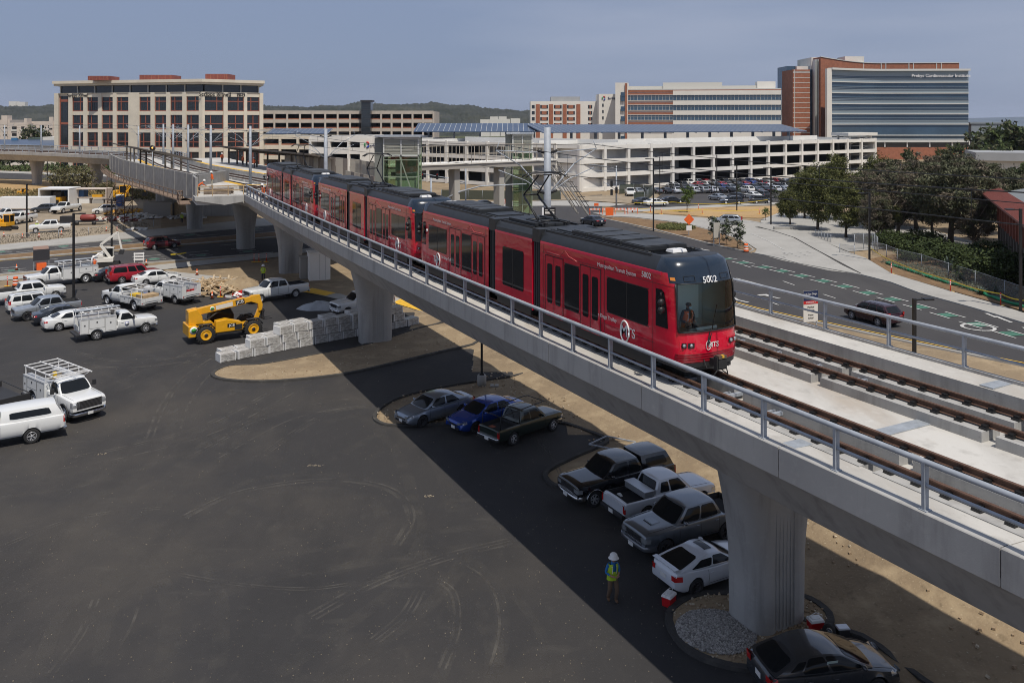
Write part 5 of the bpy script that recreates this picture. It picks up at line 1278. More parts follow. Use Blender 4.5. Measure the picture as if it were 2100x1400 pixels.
root, X0, gh, emit, zt = v; b = MB(); b.box((X0 - .95, 0, 1.17), (.50, .62, .07), 0, top=(.8, .85)); b.box((X0 - .71, 0, 1.165), (.03, .5, .05), 1); emit(b, 'bonnet_scoop', [GRY, M_DARK], bev=.008)
v = build_car('parked_car', 'white coupe with a rear spoiler and sunroof, tucked behind the nearest pier', 'car', dict(COUPE, rim='dark'), WGY); place(v, COUPE, 'RR', 1426, 1221, 28)
root, X0, gh, emit, zt = v; b = MB(); b.box((X0 - 4.22, 0, 1.07), (.22, 1.35, .03), 0); b.box((X0 - 4.2, .55, 1.01), (.14, .05, .1), 0); b.box((X0 - 4.2, -.55, 1.01), (.14, .05, .1), 0); emit(b, 'spoiler', WGY, bev=.01)
v = build_car('parked_car', 'dark grey hatchback in the foreground with papers behind its side window', 'car', dict(HATCH, gm=M_BLACK), CHA); centre(v, 9.75, 26.75, 11)
root, X0, gh, emit, zt = v; b = MB(); b.box((X0 - 2.35, -.765, 1.20), (.36, .01, .28), 0, rx=.30); emit(b, 'sun_shade_paper', mat('paper', (.45, .55, .52), .8))
# left group
v = build_car('pickup_truck', 'white pickup truck with a white bed cap at the left edge, nose out of frame', 'pickup truck', dict(REGC, rim='five'), WHT); place(v, REGC, 'RL', 65, 909, 214); shell(v, REGC, WHT)
FL5 = pickup(4.1, 2.1, 4.9, 1.02, .48, (1.62, 2.22, 2.95, 3.2), 0, 2.05, 1.34, 1.42, 1.42, win=[(.12, .88, .07, .90)], doors=[1.78, 3.05], handles=[2.85], bigmirror=True, sill=.6, rim='steel', ww=.30, flares=M_PLAST, grille=(.80, 1.26, .74), hh=.30, hz=1.08)
def utility_truck(label, bodylen, px, py, hd, wheel, crew=False, rack='ladder', h=.95, col=WHT, cab=None, extras=True, contents=None, doors=2):
 """cab of a heavy pickup with a steel service body behind it"""
 base = dict(cab or (F250 if crew else REGC)); L = base['gh'][3] + .12 + bodylen; base['L'] = L; base['wb'] = L - base['fo'] - 1.25
 base['bed'] = (base['gh'][3] + .10, L - .03); base['sill'] = .58; bb = base['top']; xd = base['gh'][3]
 base['top'] = [p for p in bb if p[0] < xd] + [(xd + .04, bb[4][1] if len(bb) > 4 else 1.3), (xd + .06, .92), (L, .90)]
 base['rbumper'] = None; base['tz'] = .8; base['th'] = .12; base['bedz'] = .86; base['nr'] = 0; base['flares'] = base.get('flares')
 v = build_car('utility_truck', label, 'utility truck', base, col); root, X0, gh, emit, zt = v; W2 = base['W'] / 2 + .06
 x1 = X0 - xd - .14; x0 = X0 - L; xw = X0 - base['fo'] - base['wb']; wr = base['wr']
 for sg in (1, -1):
  b = MB(); pts = [(x1, .62), (x1, .86 + h), (x0, .86 + h), (x0, .66), (xw - wr - .16, .62)] + [(xw + (wr + .14) * cos(a), wr + (wr + .14) * sin(a)) for a in [pi - pi * k / 10 for k in range(1, 10)]] + [(xw + wr + .16, .62)]
  b.prismy(pts, min(sg * (W2 - .45), sg * W2), max(sg * (W2 - .45), sg * W2), 0); emit(b, 'side_locker', col, bev=.012)
  b = MB(); n = 3
  dv = [x1 - .03, xw + wr + .20, xw - wr - .20, x0 + .03]
  for a, c in zip(dv, dv[1:]):
   z0 = .70 if not (a == dv[1]) else wr * 2 + .22
   for (p, q) in (((a - .03, z0), (c + .03, z0)), ((c + .03, z0), (c + .03, .80 + h)), ((c + .03, .80 + h), (a - .03, .80 + h)), ((a - .03, .80 + h), (a - .03, z0))): b.bar((p[0], sg * (W2 + .002), p[1]), (q[0], sg * (W2 + .002), q[1]), .012, .012)
   b.box(((a + c) / 2, sg * (W2 + .01), (z0 + .8 + h) / 2 + .1), (.10, .02, .10), 0)
  emit(b, 'locker_seam', M_SEAM)
  b = MB(); b.bb(x0, x1, min(sg * (W2 - .5), sg * (W2 + .01)), max(sg * (W2 - .5), sg * (W2 + .01)), .86 + h, .89 + h, 0); emit(b, 'locker_top', mat('tread_plate', (.45, .46, .47), .5, .4, .2, 20))
 b = MB(); b.bb(x0, x1, -W2 + .45, W2 - .45, .90, .94, 0); b.bb(x1 - .03, x1, -W2 + .4, W2 - .4, .9, .86 + h, 0); emit(b, 'load_floor', M_BEDL)
 b = MB(); b.bb(x0 - .30, x0, -W2, W2, .52, .64, 0); b.bb(x0 - .04, x0, -W2 + .45, W2 - .45, .9, 1.25, 1); emit(b, 'rear_bumper', [M_PLAST, col], bev=.01)
 if rack:
  b = MB(); zt_ = 2.35 if rack != 'low' else 1.95 + h * .2; r = .03; y = W2 - .12; xf_ = X0 - base['gh'][0] - .35 if rack == 'full' else x1 + .1
  posts = [x0 + .12, (x0 + x1) / 2, x1 - .1]
  for sg in (1, -1):
   b.bar((x0 - .1, sg * y, zt_), (xf_ + .2, sg * y, zt_), .055, .055)
   for px_ in posts: b.bar((px_, sg * y, .86 + h), (px_, sg * y, zt_), .05, .05)
  for px_ in frange(x0 + .1, xf_, .78): b.bar((px_, -y, zt_ + .03), (px_, y, zt_ + .03), .05, .05)
  if rack == 'full': 
   for sg in (1, -1): b.bar((x1 - .1, sg * y, 1.6), (xf_, sg * y, zt_), .04, .04)
   b.bar((x0, -.1, zt_ + .06), (xf_, .1, zt_ + .06), .05, .05)
  emit(b, 'ladder_rack', M_WHITE)
  if rack == 'pipes':
   b = MB()
   for k in range(4): b.tube([(x0 - .3, -.6 + k * .14, zt_ + .1), (xf_ + .3, -.6 + k * .14, zt_ + .1)], .05, 8)
   emit(b, 'conduit', M_GALV)
 if contents:
  for (x, y, sx, sy_, sz, c, nm) in contents:
   b = MB(); b.box((x0 + x, y, .94 + sz / 2), (sx, sy_, sz), 0, random.uniform(-.1, .1)); emit(b, nm, c, bev=.015)
 place(v, base, wheel, px, py, hd); return v
YB = mat('yellow_plastic', (.70, .45, .02), .5); BB = mat('blue_plastic', (.02, .12, .5), .5); OR = M_ORANGE
v = utility_truck('white utility truck with pipes on its rack and orange cones aboard, alone in the lane', 2.75, 198, 698, 40, 'RR', rack='pipes', contents=[(1.5, -.2, .2, .2, .45, OR, 'traffic_cone'), (1.2, -.2, .2, .2, .45, OR, 'traffic_cone'), (2.0, .2, .5, .4, .35, M_RUBBER, 'tool_bag'), (.5, 0, .6, .6, .3, M_RUBBER, 'tool_bag')])
b = MB(); b.lathe([(.17, 0), (.17, .01)], 20, (v[1] - 2.45, -1.012, 1.02), 'Y', 0); b.lathe([(.13, -.004), (.13, -.002)], 20, (v[1] - 2.45, -1.010, 1.02), 'Y', 1); v[3](b, 'door_badge', [mat('badge_blue', (.02, .05, .3), .4), M_WHITE])
v = utility_truck('large white utility truck with an open white ladder rack over its bed, facing the camera', 3.0, 134, 864, -38, 'FR', rack='full', cab=dict(FL5), contents=[(1.6, .1, .9, .5, .5, M_GALV, 'compressor'), (.7, .5, .2, .2, .8, YB, 'gas_bottle'), (2.3, -.2, .5, .5, .6, BB, 'drum')])
v = utility_truck('white utility truck with a crane arm and crowded bed, parked near the road', 3.6, 78, 592, 222, 'FL', rack='pipes', cab=dict(FL5, flares=M_PLAST), contents=[(1.0, .1, .8, .7, .9, M_GALV, 'generator'), (2.2, 0, .6, .5, .8, M_WOOD, 'timber_box')])
b = MB(); x0 = v[1] - 6.6; b.tube([(x0 + .3, .7, 1.8), (x0 + .2, .7, 2.6), (x0 - 1.0, .6, 3.2)], [.12, .10, .06], 8); v[3](b, 'crane_arm', M_WHITE)
v = utility_truck('white truck loaded with timber boxes, tail to the telehandler', 3.4, 221, 626, 146, 'FL', rack='low', cab=dict(FL5), h=.35, contents=[(.7, 0, 1.1, 1.7, .55, M_WOOD, 'timber_box'), (2.0, .3, .8, .8, .5, YB, 'yellow_crate'), (2.2, -.5, .8, .5, .7, M_GALV, 'steel_box'), (1.4, -.4, .4, .4, .5, BB, 'blue_crate')])
v = utility_truck('white service truck with tool lockers and red cans, beside the heap of timber offcuts', 2.9, 360, 624, 148, 'RL', rack='low', contents=[(.4, .1, .3, .3, .4, M_REDL, 'red_can'), (.5, -.4, .3, .3, .4, M_REDL, 'red_can'), (1.6, 0, .9, .9, .6, M_GALV, 'steel_box')])
v = build_car('parked_car', 'white saloon car partly hidden behind the white utility truck with the pipe rack', 'car', SEDAN, WHT); place(v, SEDAN, 'RR', 121, 679, 40)
v = build_car('parked_car', 'dark slate saloon car between the white saloon and the silver pickup', 'car', SEDAN, DBL); centre(v, -39.6, 75.3, 40)
v = build_car('pickup_truck', 'silver crew-cab pickup with its nose to the camera and a black open bed', 'pickup truck', dict(TACO, rim='dark', rbumper=None), SIL); place(v, TACO, 'FL', 56, 658, 222)
v = build_car('parked_suv', 'white boxy four-wheel-drive car next to the silver pickup', 'suv', JEEP, WHT); centre(v, -44.6, 79.6, 40)
v = build_car('pickup_truck', 'white pickup seen behind the boxy white four-wheel-drive, at the end of the row', 'pickup truck', CREW, WHT); centre(v, -47.2, 83.8, 40)
v = build_car('parked_car', 'black saloon car with its tail out, left of the red estate by the lamp post', 'car', SEDAN, BLK); place(v, SEDAN, 'RR', 217, 578, 40)
v = build_car('parked_suv', 'long red estate car with tinted windows parked by the road', 'suv', SUVL, RED); place(v, SUVL, 'RR', 250, 582, 38)
v = build_car('parked_car', 'white saloon car right of the long red estate', 'car', SEDAN, WHT); place(v, SEDAN, 'RR', 299, 586, 40)
v = build_car('pickup_truck', 'white work pickup with an open door, parked by the concrete kiosks under the viaduct', 'pickup truck', F250, WHT); place(v, F250, 'RL', 606, 611, 222)
v = build_car('pickup_truck', 'white pickup half hidden behind the second pier, nose towards the tarpaulin heap', 'pickup truck', dict(CREW, rim='six'), WHT); place(v, CREW, 'FL', 713, 649, 218)
# on the roads
v = build_car('car', 'dark maroon crossover driving past the hospital sign on the right-hand road', 'car', SUV, MAR); place(v, SUV, 'RL', 1802, 671, 114, 1).scale = (.93,) * 3; 
v = build_car('car', 'dark red crossover driving along the road at the left of the viaduct', 'car', SUV, paint('wine', (.10, .010, .016), .2)); place(v, SUV, 'RR', 317, 513, 40, 1)
v = build_car('car', 'silver estate car driving up the concrete driveway behind the young trees', 'car', dict(SUV, gh=(1.10, 1.80, 3.9, 4.42, 1.02, 1.05, 1.50, .82, .68, .03)), SIL); place(v, SUV, 'RL', 1508, 463, 165, 1)
v = build_car('car', 'small dark blue car behind the front tram, at the crossing', 'car', SEDAN, DBL); p = G(1215, 462); centre(v, p.x, p.y, 120, p.z + .08)
v = build_car('car', 'black car waiting at the crossing behind the middle tram', 'car', SEDAN, BLK); p = G(995, 427); centre(v, p.x, p.y, 25, p.z + .08)
# ================================================================ BUILDINGS
M_CREAM = mat('cream_precast', (.64, .585, .48), .85, 0, .10, .3); M_TERRA = mat('terracotta_frame', (.30, .095, .06), .7); M_BGLASS = mat('building_glass', (.018, .024, .030), .08, spec=.7)
M_GCONC = mat('garage_concrete', (.76, .74, .69), .85, 0, .10, .15); M_GFLR = mat('garage_floor', (.13, .125, .12), .9); M_GDRK = mat('garage_shaded_wall', (.06, .058, .055), .9); M_GBRN = mat('grey_brown_precast', (.44, .40, .35), .85, 0, .1, .3); M_BRICK = mat('brick', (.30, .115, .065), .85, 0, .2, .8)  # garage floor and inner wall coloured dark to stand in for indoor shade
M_BLUEG = mat('blue_glass', (.055, .10, .15), .06, .25, .25, .05, spec=.8); M_SPAN = mat('pale_spandrel', (.55, .56, .54), .6); M_SOLAR = mat('solar_panel', (.075, .105, .165), .3, .2, .12, .2, spec=.5)
M_WALL = mat('white_wall', (.66, .64, .59), .8, 0, .05, .2); M_ROOFG = mat('grey_roof', (.30, .31, .32), .8, 0, .1, .3); M_BRKD = mat('brick_dark', (.22, .06, .045), .8, 0, .2, .8)
def bl(name, A, B, label, cat='building', group=None):
 A = Vector((A[0], A[1], 0)); B = Vector((B[0], B[1], 0)); d = B - A
 r = empty(name, A, atan2(d.y, d.x), label=label, cat=cat, group=group); r['len'] = 0; del r['len']
 def fx(px):      # where the sight line through px meets the facade line
  k = (px - CX) / FPX; den = d.x - k * d.y
  t = (k * A.y - A.x) / den; return t * d.length
 return r, d.length, fx
def px2(px, d): return ((px - CX) / FPX * d, d)
def zy(py, d): return HC - (py - HY) / FPX * d
def holes(mb, x0, x1, z0, z1, cols, rows, y0, y1, m=0):
 """a wall with openings: full height piers between cols, spandrels between rows"""
 xs = [x0] + [c for ab in cols for c in ab] + [x1]
 for a, b in zip(xs[0::2], xs[1::2]):
  if b - a > .01: mb.bb(a, b, y0, y1, z0, z1, m)
 zs = [z0] + [c for ab in rows for c in ab] + [z1]
 for (a, b) in cols:
  for c, e in zip(zs[0::2], zs[1::2]):
   if e - c > .01: mb.bb(a, b, y0 + .03, y1 - .02, c, e, m)
# cream office block with deep bays
CO = [px2(111, 302), px2(415, 285), px2(540, 299)]
def office():
 root = empty('office_block', (CO[0][0], CO[0][1], 0), label='cream office block with deep square bays, terracotta window frames and three brick roof sheds', cat='office building')
 root.location = (CO[0][0], CO[0][1], 0)
 bpy.context.view_layer.update(); O = Vector((CO[0][0], CO[0][1], 0))
 rows = [(1.0, 6.9), (8.3, 13.3), (14.5, 19.3), (20.6, 25.5)]
 segs = [(CO[0], CO[1], [(119, 140)], [(149.5, 170), (180, 200), (210, 230.5), (240.5, 262.5), (287, 308), (318.5, 340), (350.5, 373), (383.5, 407)]), (CO[1], CO[2], [], [(422, 458), (469, 500), (509, 532)])]
 for A, B, curt, wins in segs:
  A3, B3 = Vector((*A, 0)), Vector((*B, 0)); d = B3 - A3; L = d.length; X = Matrix.Translation(A3 - O) @ Matrix.Rotation(atan2(d.y, d.x), 4, 'Z')
  def fx(px):
   k = (px - CX) / FPX; return (k * A3.y - A3.x) / (d.x - k * d.y) * L
  cols = [(fx(a - 2), fx(b + .6)) for a, b in wins]; cc = [(fx(a), fx(b)) for a, b in curt]
  w = MB(); allc = cc + cols
  xs = [0] + [c for ab in allc for c in ab] + [L]
  for a, b in zip(xs[0::2], xs[1::2]): w.bb(a, b, 0, 1.4, 0, 26.9, 0)
  zs = [0] + [c for r in rows for c in r] + [26.9]
  for a, b in cols:
   for c, e in zip(zs[0::2], zs[1::2]): w.bb(a, b, .25, 1.4, c, e, 0)
  for a, b in cc: w.bb(a, b, .9, 1.4, 26.0, 26.9, 0)
  w.bb(0, L, .02, 1.5, 26.9, 27.0, 0)
  w.v = [tuple(X @ Vector(v)) for v in w.v]; w.obj('wall', M_CREAM, root)
  for a, b in cols:
   for k, (c, e) in enumerate(rows):
    g = MB(); g.bb(a, b, .55, .6, c, e, 0); f = .17
    g.bb(a, b, .42, .55, c, c + f * 1.4, 1); g.bb(a, a + f, .42, .55, c, e, 1); g.bb(b - f, b, .42, .55, c, e, 1)
    xm = a + (b - a) * random.choice((.33, .5, .66)); g.bb(xm - .13, xm + .13, .42, .55, c, e, 1)
    zm = c + (e - c) * (.68 if k == 3 else .38); g.bb(a, b, .42, .55, zm - .15, zm + .13, 1)
    for q in range(1, 5): xx = a + (b - a) * q / 5; g.bb(xx - .04, xx + .04, .50, .55, c, e, 2)
    for q in range(1, 4): zz = c + (e - c) * q / 4; g.bb(a, b, .50, .55, zz - .04, zz + .04, 2)
    g.v = [tuple(X @ Vector(v)) for v in g.v]; g.obj('window', [M_BGLASS, M_TERRA, M_PLAST], root)
  for a, b in cc:
   g = MB(); g.bb(a, b, .8, .9, 1, 26, 0)
   for z in (8, 16, 24): g.bb(a, b, .7, .8, z, z + .8, 1)
   g.bb(a, a + .5, .7, .8, 1, 26, 1); g.bb(b - .5, b, .7, .8, 1, 26, 1)
   for z in frange(2, 25, 1.6): g.bb(a, b, .76, .8, z, z + .08, 2)
   for q in range(1, 4): xx = a + (b - a) * q / 4; g.bb(xx - .05, xx + .05, .76, .8, 1, 26, 2)
   g.v = [tuple(X @ Vector(v)) for v in g.v]; g.obj('curtain_wall', [M_BGLASS, M_TERRA, M_PLAST], root)
 P3 = [Vector((*c, 0)) - O for c in CO]; back = [P3[2] + Vector((-17, 45, 0)), P3[0] + Vector((-10, 45, 0))]
 nrm = [Vector((.27, .96, 0)), Vector((-.2, .98, 0)), Vector((-.75, .65, 0))]
 def ring(k): return [(p + n * k)[:2] for p, n in zip(P3, nrm)] + [b[:2] for b in back]
 m = MB(); m.prism([tuple(a) for a in ring(1.5)], 0, 26.8, 0); m.obj('building_mass', M_CREAM, root)
 m = MB(); m.prism([tuple(a) for a in ring(3.2)], 26.8, 29.6, 0); m.obj('attic_window_band', M_BGLASS, root)
 m = MB()
 R0 = ring(3.0)
 for (a, b) in ((R0[0], R0[1]), (R0[1], R0[2])):
  a = Vector((*a, 0)); b = Vector((*b, 0)); n = max(3, int((b - a).length / 7))
  for i in range(n + 1): q = a.lerp(b, i / n); m.box((q.x, q.y, 28.2), (.4, .4, 2.8), 0)
 m.obj('attic_mullion', M_SPAN, root)
 m = MB(); m.prism([tuple(a) for a in ring(-.2)], 29.6, 30.3, 0); m.prism([tuple(a) for a in ring(-.9)], 30.3, 31.3, 0); m.obj('cornice', M_CREAM, root)
 for (a, b, y) in ((180, 223, 156), (286, 353, 154), (421, 467, 152)):
  dd = 292; q = MB(); x0, x1 = px2(a, dd)[0] - O.x, px2(b, dd)[0] - O.x; q.bb(x0, x1, dd - O.y, dd - O.y + 8, 31.2, zy(y, dd), 0)
  for x in frange(x0 + .5, x1 - .5, 1.2): q.bb(x, x + .15, dd - O.y - .1, dd - O.y, 31.2, zy(y, dd) - .1, 1)
  q.obj('roof_shed', [M_BRKD, M_BRICK], root)
 A3, B3 = P3[0], P3[1]; dv = (B3 - A3).normalized(); nv = Vector((dv.y, -dv.x, 0))
 def on(px, seg): 
  a = Vector((*CO[seg], 0)); b = Vector((*CO[seg + 1], 0)); d = b - a; k = (px - CX) / FPX; t = (k * a.y - a.x) / (d.x - k * d.y); return a + d * t - O, d.normalized()
 for txt, px, seg, sz, z in (('Scripps Ximed', 159, 0, 1.5, 26.2), ('Scripps Ximed', 441, 1, 1.9, 26.2), ('9834', 494, 1, 1.5, 26.2)):
  p, d = on(px, seg); n_ = Vector((d.y, -d.x, 0)); lettering(txt, sz, M_BLACK, root, p + n_ * .1 + Vector((0, 0, z)), d, (0, 0, 1), True, 'lettering', .05)
office()
# parking garages
def garage(name, A, B, label, z0, nf, fh, depth, bay, spandrel=1.05, zroof=None, slope=0.0, colw=.8, wall=M_GCONC, brick=None, group=None, back=True):
 root, L, fx = bl(name, A, B, label, 'parking garage', group)
 n = max(1, round(L / bay)); w = L / n
 c = MB(); c.bb(-colw / 2, colw / 2, -.15, .7, 0, z0 + nf * fh + .9, 0); cm_ = c.mesh('column', wall); [put('column', cm_, root, (i * w, 0, 0)) for i in range(n + 1)]
 for k in range(nf + 1):
  z = z0 + k * fh; b = MB()
  b.bb(0, L, 0, .3, z - .35, z + spandrel - .35 if k else z + .6, 0); b.obj('spandrel', wall, root)
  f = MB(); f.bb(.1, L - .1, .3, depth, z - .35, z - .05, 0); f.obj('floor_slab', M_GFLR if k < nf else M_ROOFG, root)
  if brick and k < nf: b = MB(); b.bb(colw, L - colw, .32, .4, z + spandrel - .36, z + spandrel + .15, 0); b.obj('brick_rail', brick, root)
 b = MB(); b.bb(0, L, depth, depth + .4, 0, z0 + nf * fh + .6); b.bb(-.1, .3, .4, depth, 0, z0 + nf * fh + .9); b.bb(L - .3, L + .1, .4, depth, 0, z0 + nf * fh + .9)
 b.obj('end_wall', wall, root)
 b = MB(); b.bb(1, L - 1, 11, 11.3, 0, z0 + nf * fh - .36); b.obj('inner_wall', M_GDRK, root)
 if wall is M_GCONC: b = MB(); b.bb(3, L - 3, 20, 20.4, z0 + nf * fh, z0 + nf * fh + 1.5); b.obj('upper_deck_wall', wall, root)
 return root, L, fx
GA_ = (16.6, 207); GC = (121, 284); GB = (-30, 249)
g1, L1, _ = garage('parking_garage', GA_, GC, 'long pale concrete parking garage with sloping open decks behind the car park', .5, 3, 3.4, 42, 8.1)
g2, L2, _ = garage('parking_garage', GB, GA_, 'pale parking garage wing seen behind the footbridge', .5, 3, 3.5, 45, 8.1)
g3, L3, _ = garage('parking_garage', (-62, 262), GB, 'white end block of the garage carrying a hospital name sign', .5, 3, 3.6, 30, 7.5, spandrel=2.0)
root, L, fx = bl('stair_tower', px2(1742, 282), px2(1788, 286), 'open white stair tower with a flat canopy at the garage end', 'stair tower')
b = MB(); 
for x in (0.3, L - .3): b.bb(x - .3, x + .3, 0, .6, 0, 12.5); b.bb(x - .3, x + .3, 5, 5.6, 0, 12.5)
b.bb(-1.5, L + 1.5, -1, 6.5, 12.4, 13.4); b.obj('frame', M_WALL, root)
b = MB()
for k in range(4): b.bar((.5, 1, .5 + 3 * k), (L - .6, 1, 3.2 + 3 * k), 1.6, .3); b.bb(0, L, .2, 2.6, 3.1 + 3 * k - .2, 3.1 + 3 * k)
b.obj('stair_flight', M_GCONC, root)
def canopy(pts, label, z0, z1, depth, nm='solar_canopy'):
 A, B = pts; root, L, fx = bl(nm, A, B, label, 'solar canopy', 'solar canopies over the garage roof')
 b = MB(); b.add([(0, 0, z0), (L, 0, z0), (L, depth, z1), (0, depth, z1), (0, 0, z0 + .25), (L, 0, z0 + .25), (L, depth, z1 + .25), (0, depth, z1 + .25)], [(0, 3, 2, 1), (4, 5, 6, 7), (0, 1, 5, 4), (1, 2, 6, 5), (2, 3, 7, 6), (3, 0, 4, 7)], 0)
 b.obj('panel_roof', M_SOLAR, root); s = MB()
 for x in frange(.8, L, 1.65): s.add([(x, -.02, z0 + .26), (x + .09, -.02, z0 + .26), (x + .09, depth, z1 + .26), (x, depth, z1 + .26)], [(0, 1, 2, 3)], 0)
 for t in (.25, .5, .75): s.add([(0, depth * t, z0 + (z1 - z0) * t + .262), (L, depth * t, z0 + (z1 - z0) * t + .262), (L, depth * t + .1, z0 + (z1 - z0) * t + .262), (0, depth * t + .1, z0 + (z1 - z0) * t + .262)], [(0, 1, 2, 3)], 0)
 s.obj('panel_joint', M_SPAN, root, fix=False)
 p = MB()
 for x in frange(4, L - 2, 8.1): p.bb(x - .25, x + .25, depth * .45, depth * .5 + .3, 10.6, z0 + (z1 - z0) * .5, 0); p.bar((x, depth * .1, z0 - .1), (x, depth * .9, z1 - .6), .25, .3)
 p.obj('support', M_GALV, root)
canopy((px2(848, 262), px2(1110, 262)), 'blue-grey solar panel canopy over the left garage wing roof', 13.9, 16.3, 13)
canopy((px2(1112, 256), px2(1655, 283)), 'long blue-grey solar panel canopy over the long garage roof', 13.7, 15.9, 15)
root, L, fx = bl('sign_wall', px2(738, 246), px2(778, 246), 'white wall with the hospital name and a round coloured emblem, left of the glass lift tower', 'sign')
b = MB(); b.bb(0, L, 0, .5, 3.2, zy(283, 246)); b.obj('wall', M_WALL, root)
b = MB(); [b.bb(x, x + 1, -.05, 0, z, z + 1.3) for x in (1.2, 3.0) for z in (4.4,)]; b.obj('window', M_BGLASS, root)
lettering('Scripps', 1.25, mat('sign_navy', (.02, .03, .10), .5), root, (L * .72, -.1, zy(299, 246)), (1, 0, 0), (0, 0, 1), True, 'lettering', .05)
def emblem(root, x, z, r, y=-.1):
 for k, c in enumerate(((.55, .03, .03), (.02, .25, .08), (.03, .06, .35))):
  b = MB(); b.tube([(x + r * cos(t), y, z + r * sin(t) * 1.2) for t in [2 * pi * (k + i / 8) / 3 + .2 for i in range(8)]], [r * .1, r * .3, r * .4, r * .42, r * .42, r * .35, r * .2, r * .05], 5); b.obj('emblem', mat('emblem%d' % k, c, .5), root)
emblem(root, L * .36, zy(297, 246), .62)
g4, L4, _ = garage('parking_garage', px2(536, 372), px2(743, 384), 'far garage with brick rails, left of its dark glass tower', 1.0, 5, 3.9, 30, 5.2, spandrel=1.5, wall=M_GBRN, brick=M_BRICK)
g5, L5, _ = garage('parking_garage', px2(760, 384), px2(889, 384), 'far garage with brick rails, right of its dark glass tower', 1.0, 5, 3.9, 30, 4.4, spandrel=1.5, wall=M_GBRN, brick=M_BRICK)
root, L, fx = bl('glass_tower', px2(741, 380), px2(760, 380), 'narrow dark glass tower between the two halves of the far garage', 'tower')
b = MB(); b.bb(0, L, 0, 6, 0, zy(207, 380), 0); b.bb(-.4, L + .6, -.4, 7, zy(209, 380), zy(207, 380) + .3, 1); [b.bb(0, L, -.06, 0, z, z + .15, 1) for z in frange(2, 25, 2)]; b.obj('shaft', [M_BGLASS, M_PLAST], root)
g6, L6, _ = garage('parking_garage', px2(538, 300), px2(722, 292), 'low cream garage in front of the far garage, right of the office block', .5, 3, 3.6, 28, 6.4, spandrel=1.5, wall=M_CREAM, brick=M_BRICK)
canopy((px2(545, 304), px2(672, 304)), 'thin solar canopy on the low cream garage', 12.6, 14.2, 9)
# hospital, old wing
root, L, fx = bl('hospital_wing', px2(1088, 410), px2(1230, 410), 'older white hospital wing with red brick columns', 'hospital'); k = 410 / FPX; zt = zy(208, 410)
b = MB(); b.bb(0, L, 0, 20, 0, zt, 0); b.bb(L * .3, L * .72, 3, 14, zt, zt + 2.3, 1); b.obj('wall', [M_WALL, M_ROOFG], root)
b = MB(); [b.bb(fx(x), fx(x) + 1.9, -.3, 0, 0, zt - 1.4) for x in (1099, 1126, 1154, 1182)]; b.obj('brick_column', M_BRICK, root)
for i, x in enumerate((1108, 1136, 1163, 1206)):
 for z in (zt - 3.4, zt - 6.3, zt - 9.2, zt - 12.1):
  q = MB(); a = fx(x); w = 3.7 if x < 1200 else 2.0; q.bb(a, a + w, -.12, 0, z, z + 1.6, 0); q.bb(a + .7, a + w - .7, -.16, -.12, z, z + 1.6, 1); q.obj('window', [M_BGLASS, M_BRICK], root)
for z in (zt - 3.4, zt - 6.3, zt - 9.2): q = MB(); q.bb(0.6, 2.0, -.1, 0, z, z + 1.6); q.obj('window', M_BGLASS, root)
root, L, fx = bl('hospital_block', px2(1228, 402), px2(1264, 402), 'blank white hospital block with the hospital name and round emblem high on its wall', 'hospital'); zt = zy(193, 402)
b = MB(); b.bb(0, L, 0, 15, 0, zt); b.obj('wall', M_WALL, root); 
for z in (zt - 6, zt - 9, zt - 12): q = MB(); q.bb(1.6, 2.3, -.1, 0, z, z + 1.4); q.obj('window', M_BGLASS, root)
lettering('Scripps', 1.5, MATS['sign_navy'], root, (L - 1.9, -.15, zt - 2.0), (1, 0, 0), (0, 0, 1), True, 'lettering', .05); emblem(root, 2.3, zt - 2, .7, -.15)
# hospital, banded wing
root, L, fx = bl('hospital_wing', px2(1262, 392), px2(1602, 380), 'long hospital wing with white and brick bands between ribbon windows', 'hospital'); zt = 31.2; xb = fx(1380); x0 = fx(1288)
b = MB(); b.bb(0, fx(1272), -.8, 12, 0, zy(170, 392), 0); b.bb(fx(1272), x0, -.2, 12, 0, zy(170, 392), 0); b.bb(x0, L, .3, 22, 0, zt, 0); b.bb(fx(1288), L - 6, 6, 20, zt, zy(176, 390), 1); b.bb(fx(1360), fx(1483), 5.5, 20, zt, zy(169, 390), 1); b.bb(fx(1556), fx(1594), 5.5, 14, zt, zy(168, 390), 0)
b.obj('wall', [M_WALL, mat('plant_screen', (.50, .49, .45), .8)], root)
b = MB(); b.bb(fx(1282), fx(1286), -.9, 1, 0, zy(171, 390)); b.bb(x0, xb, -.1, .25, zt - .9, zt + .1); b.bb(x0, L, -.2, .2, zt, zt + .45, 1); b.bb(xb, L, -.25, .2, zt - .4, zt - .05, 0); b.obj('brick_pier', [M_BRICK, M_SPAN], root)
for j, z in enumerate((zt - 4.7, zt - 9.2, zt - 13.7, zt - 18.2)):
 q = MB(); q.bb(x0, L, -.0, .3, z, z + 2.3, 0); [q.bb(x, x + .12, -.06, 0, z, z + 2.3, 1) for x in frange(x0 + 1, L, 1.6)]; q.bb(x0, L, -.06, 0, z + 1.4, z + 1.48, 1); q.obj('ribbon_window', [M_BLUEG, M_SPAN], root)
 q = MB(); q.bb(x0, xb, -.35, .25, z + 2.5, z + 3.4, 0); q.bb(x0, xb, -.38, .25, z + 2.3, z + 2.5, 1); q.bb(x0, xb, -.38, .25, z - .2, z, 1); q.bb(xb, L, -.5, .25, z + 2.3, z + 4.3, 1); q.obj('band', [M_BRICK, M_WALL], root)
for z in frange(8, 28, 4.5): q = MB(); q.bb(fx(1273), fx(1281), -.9, -.8, z, z + 2.2); q.obj('stair_window', M_BLUEG, root)
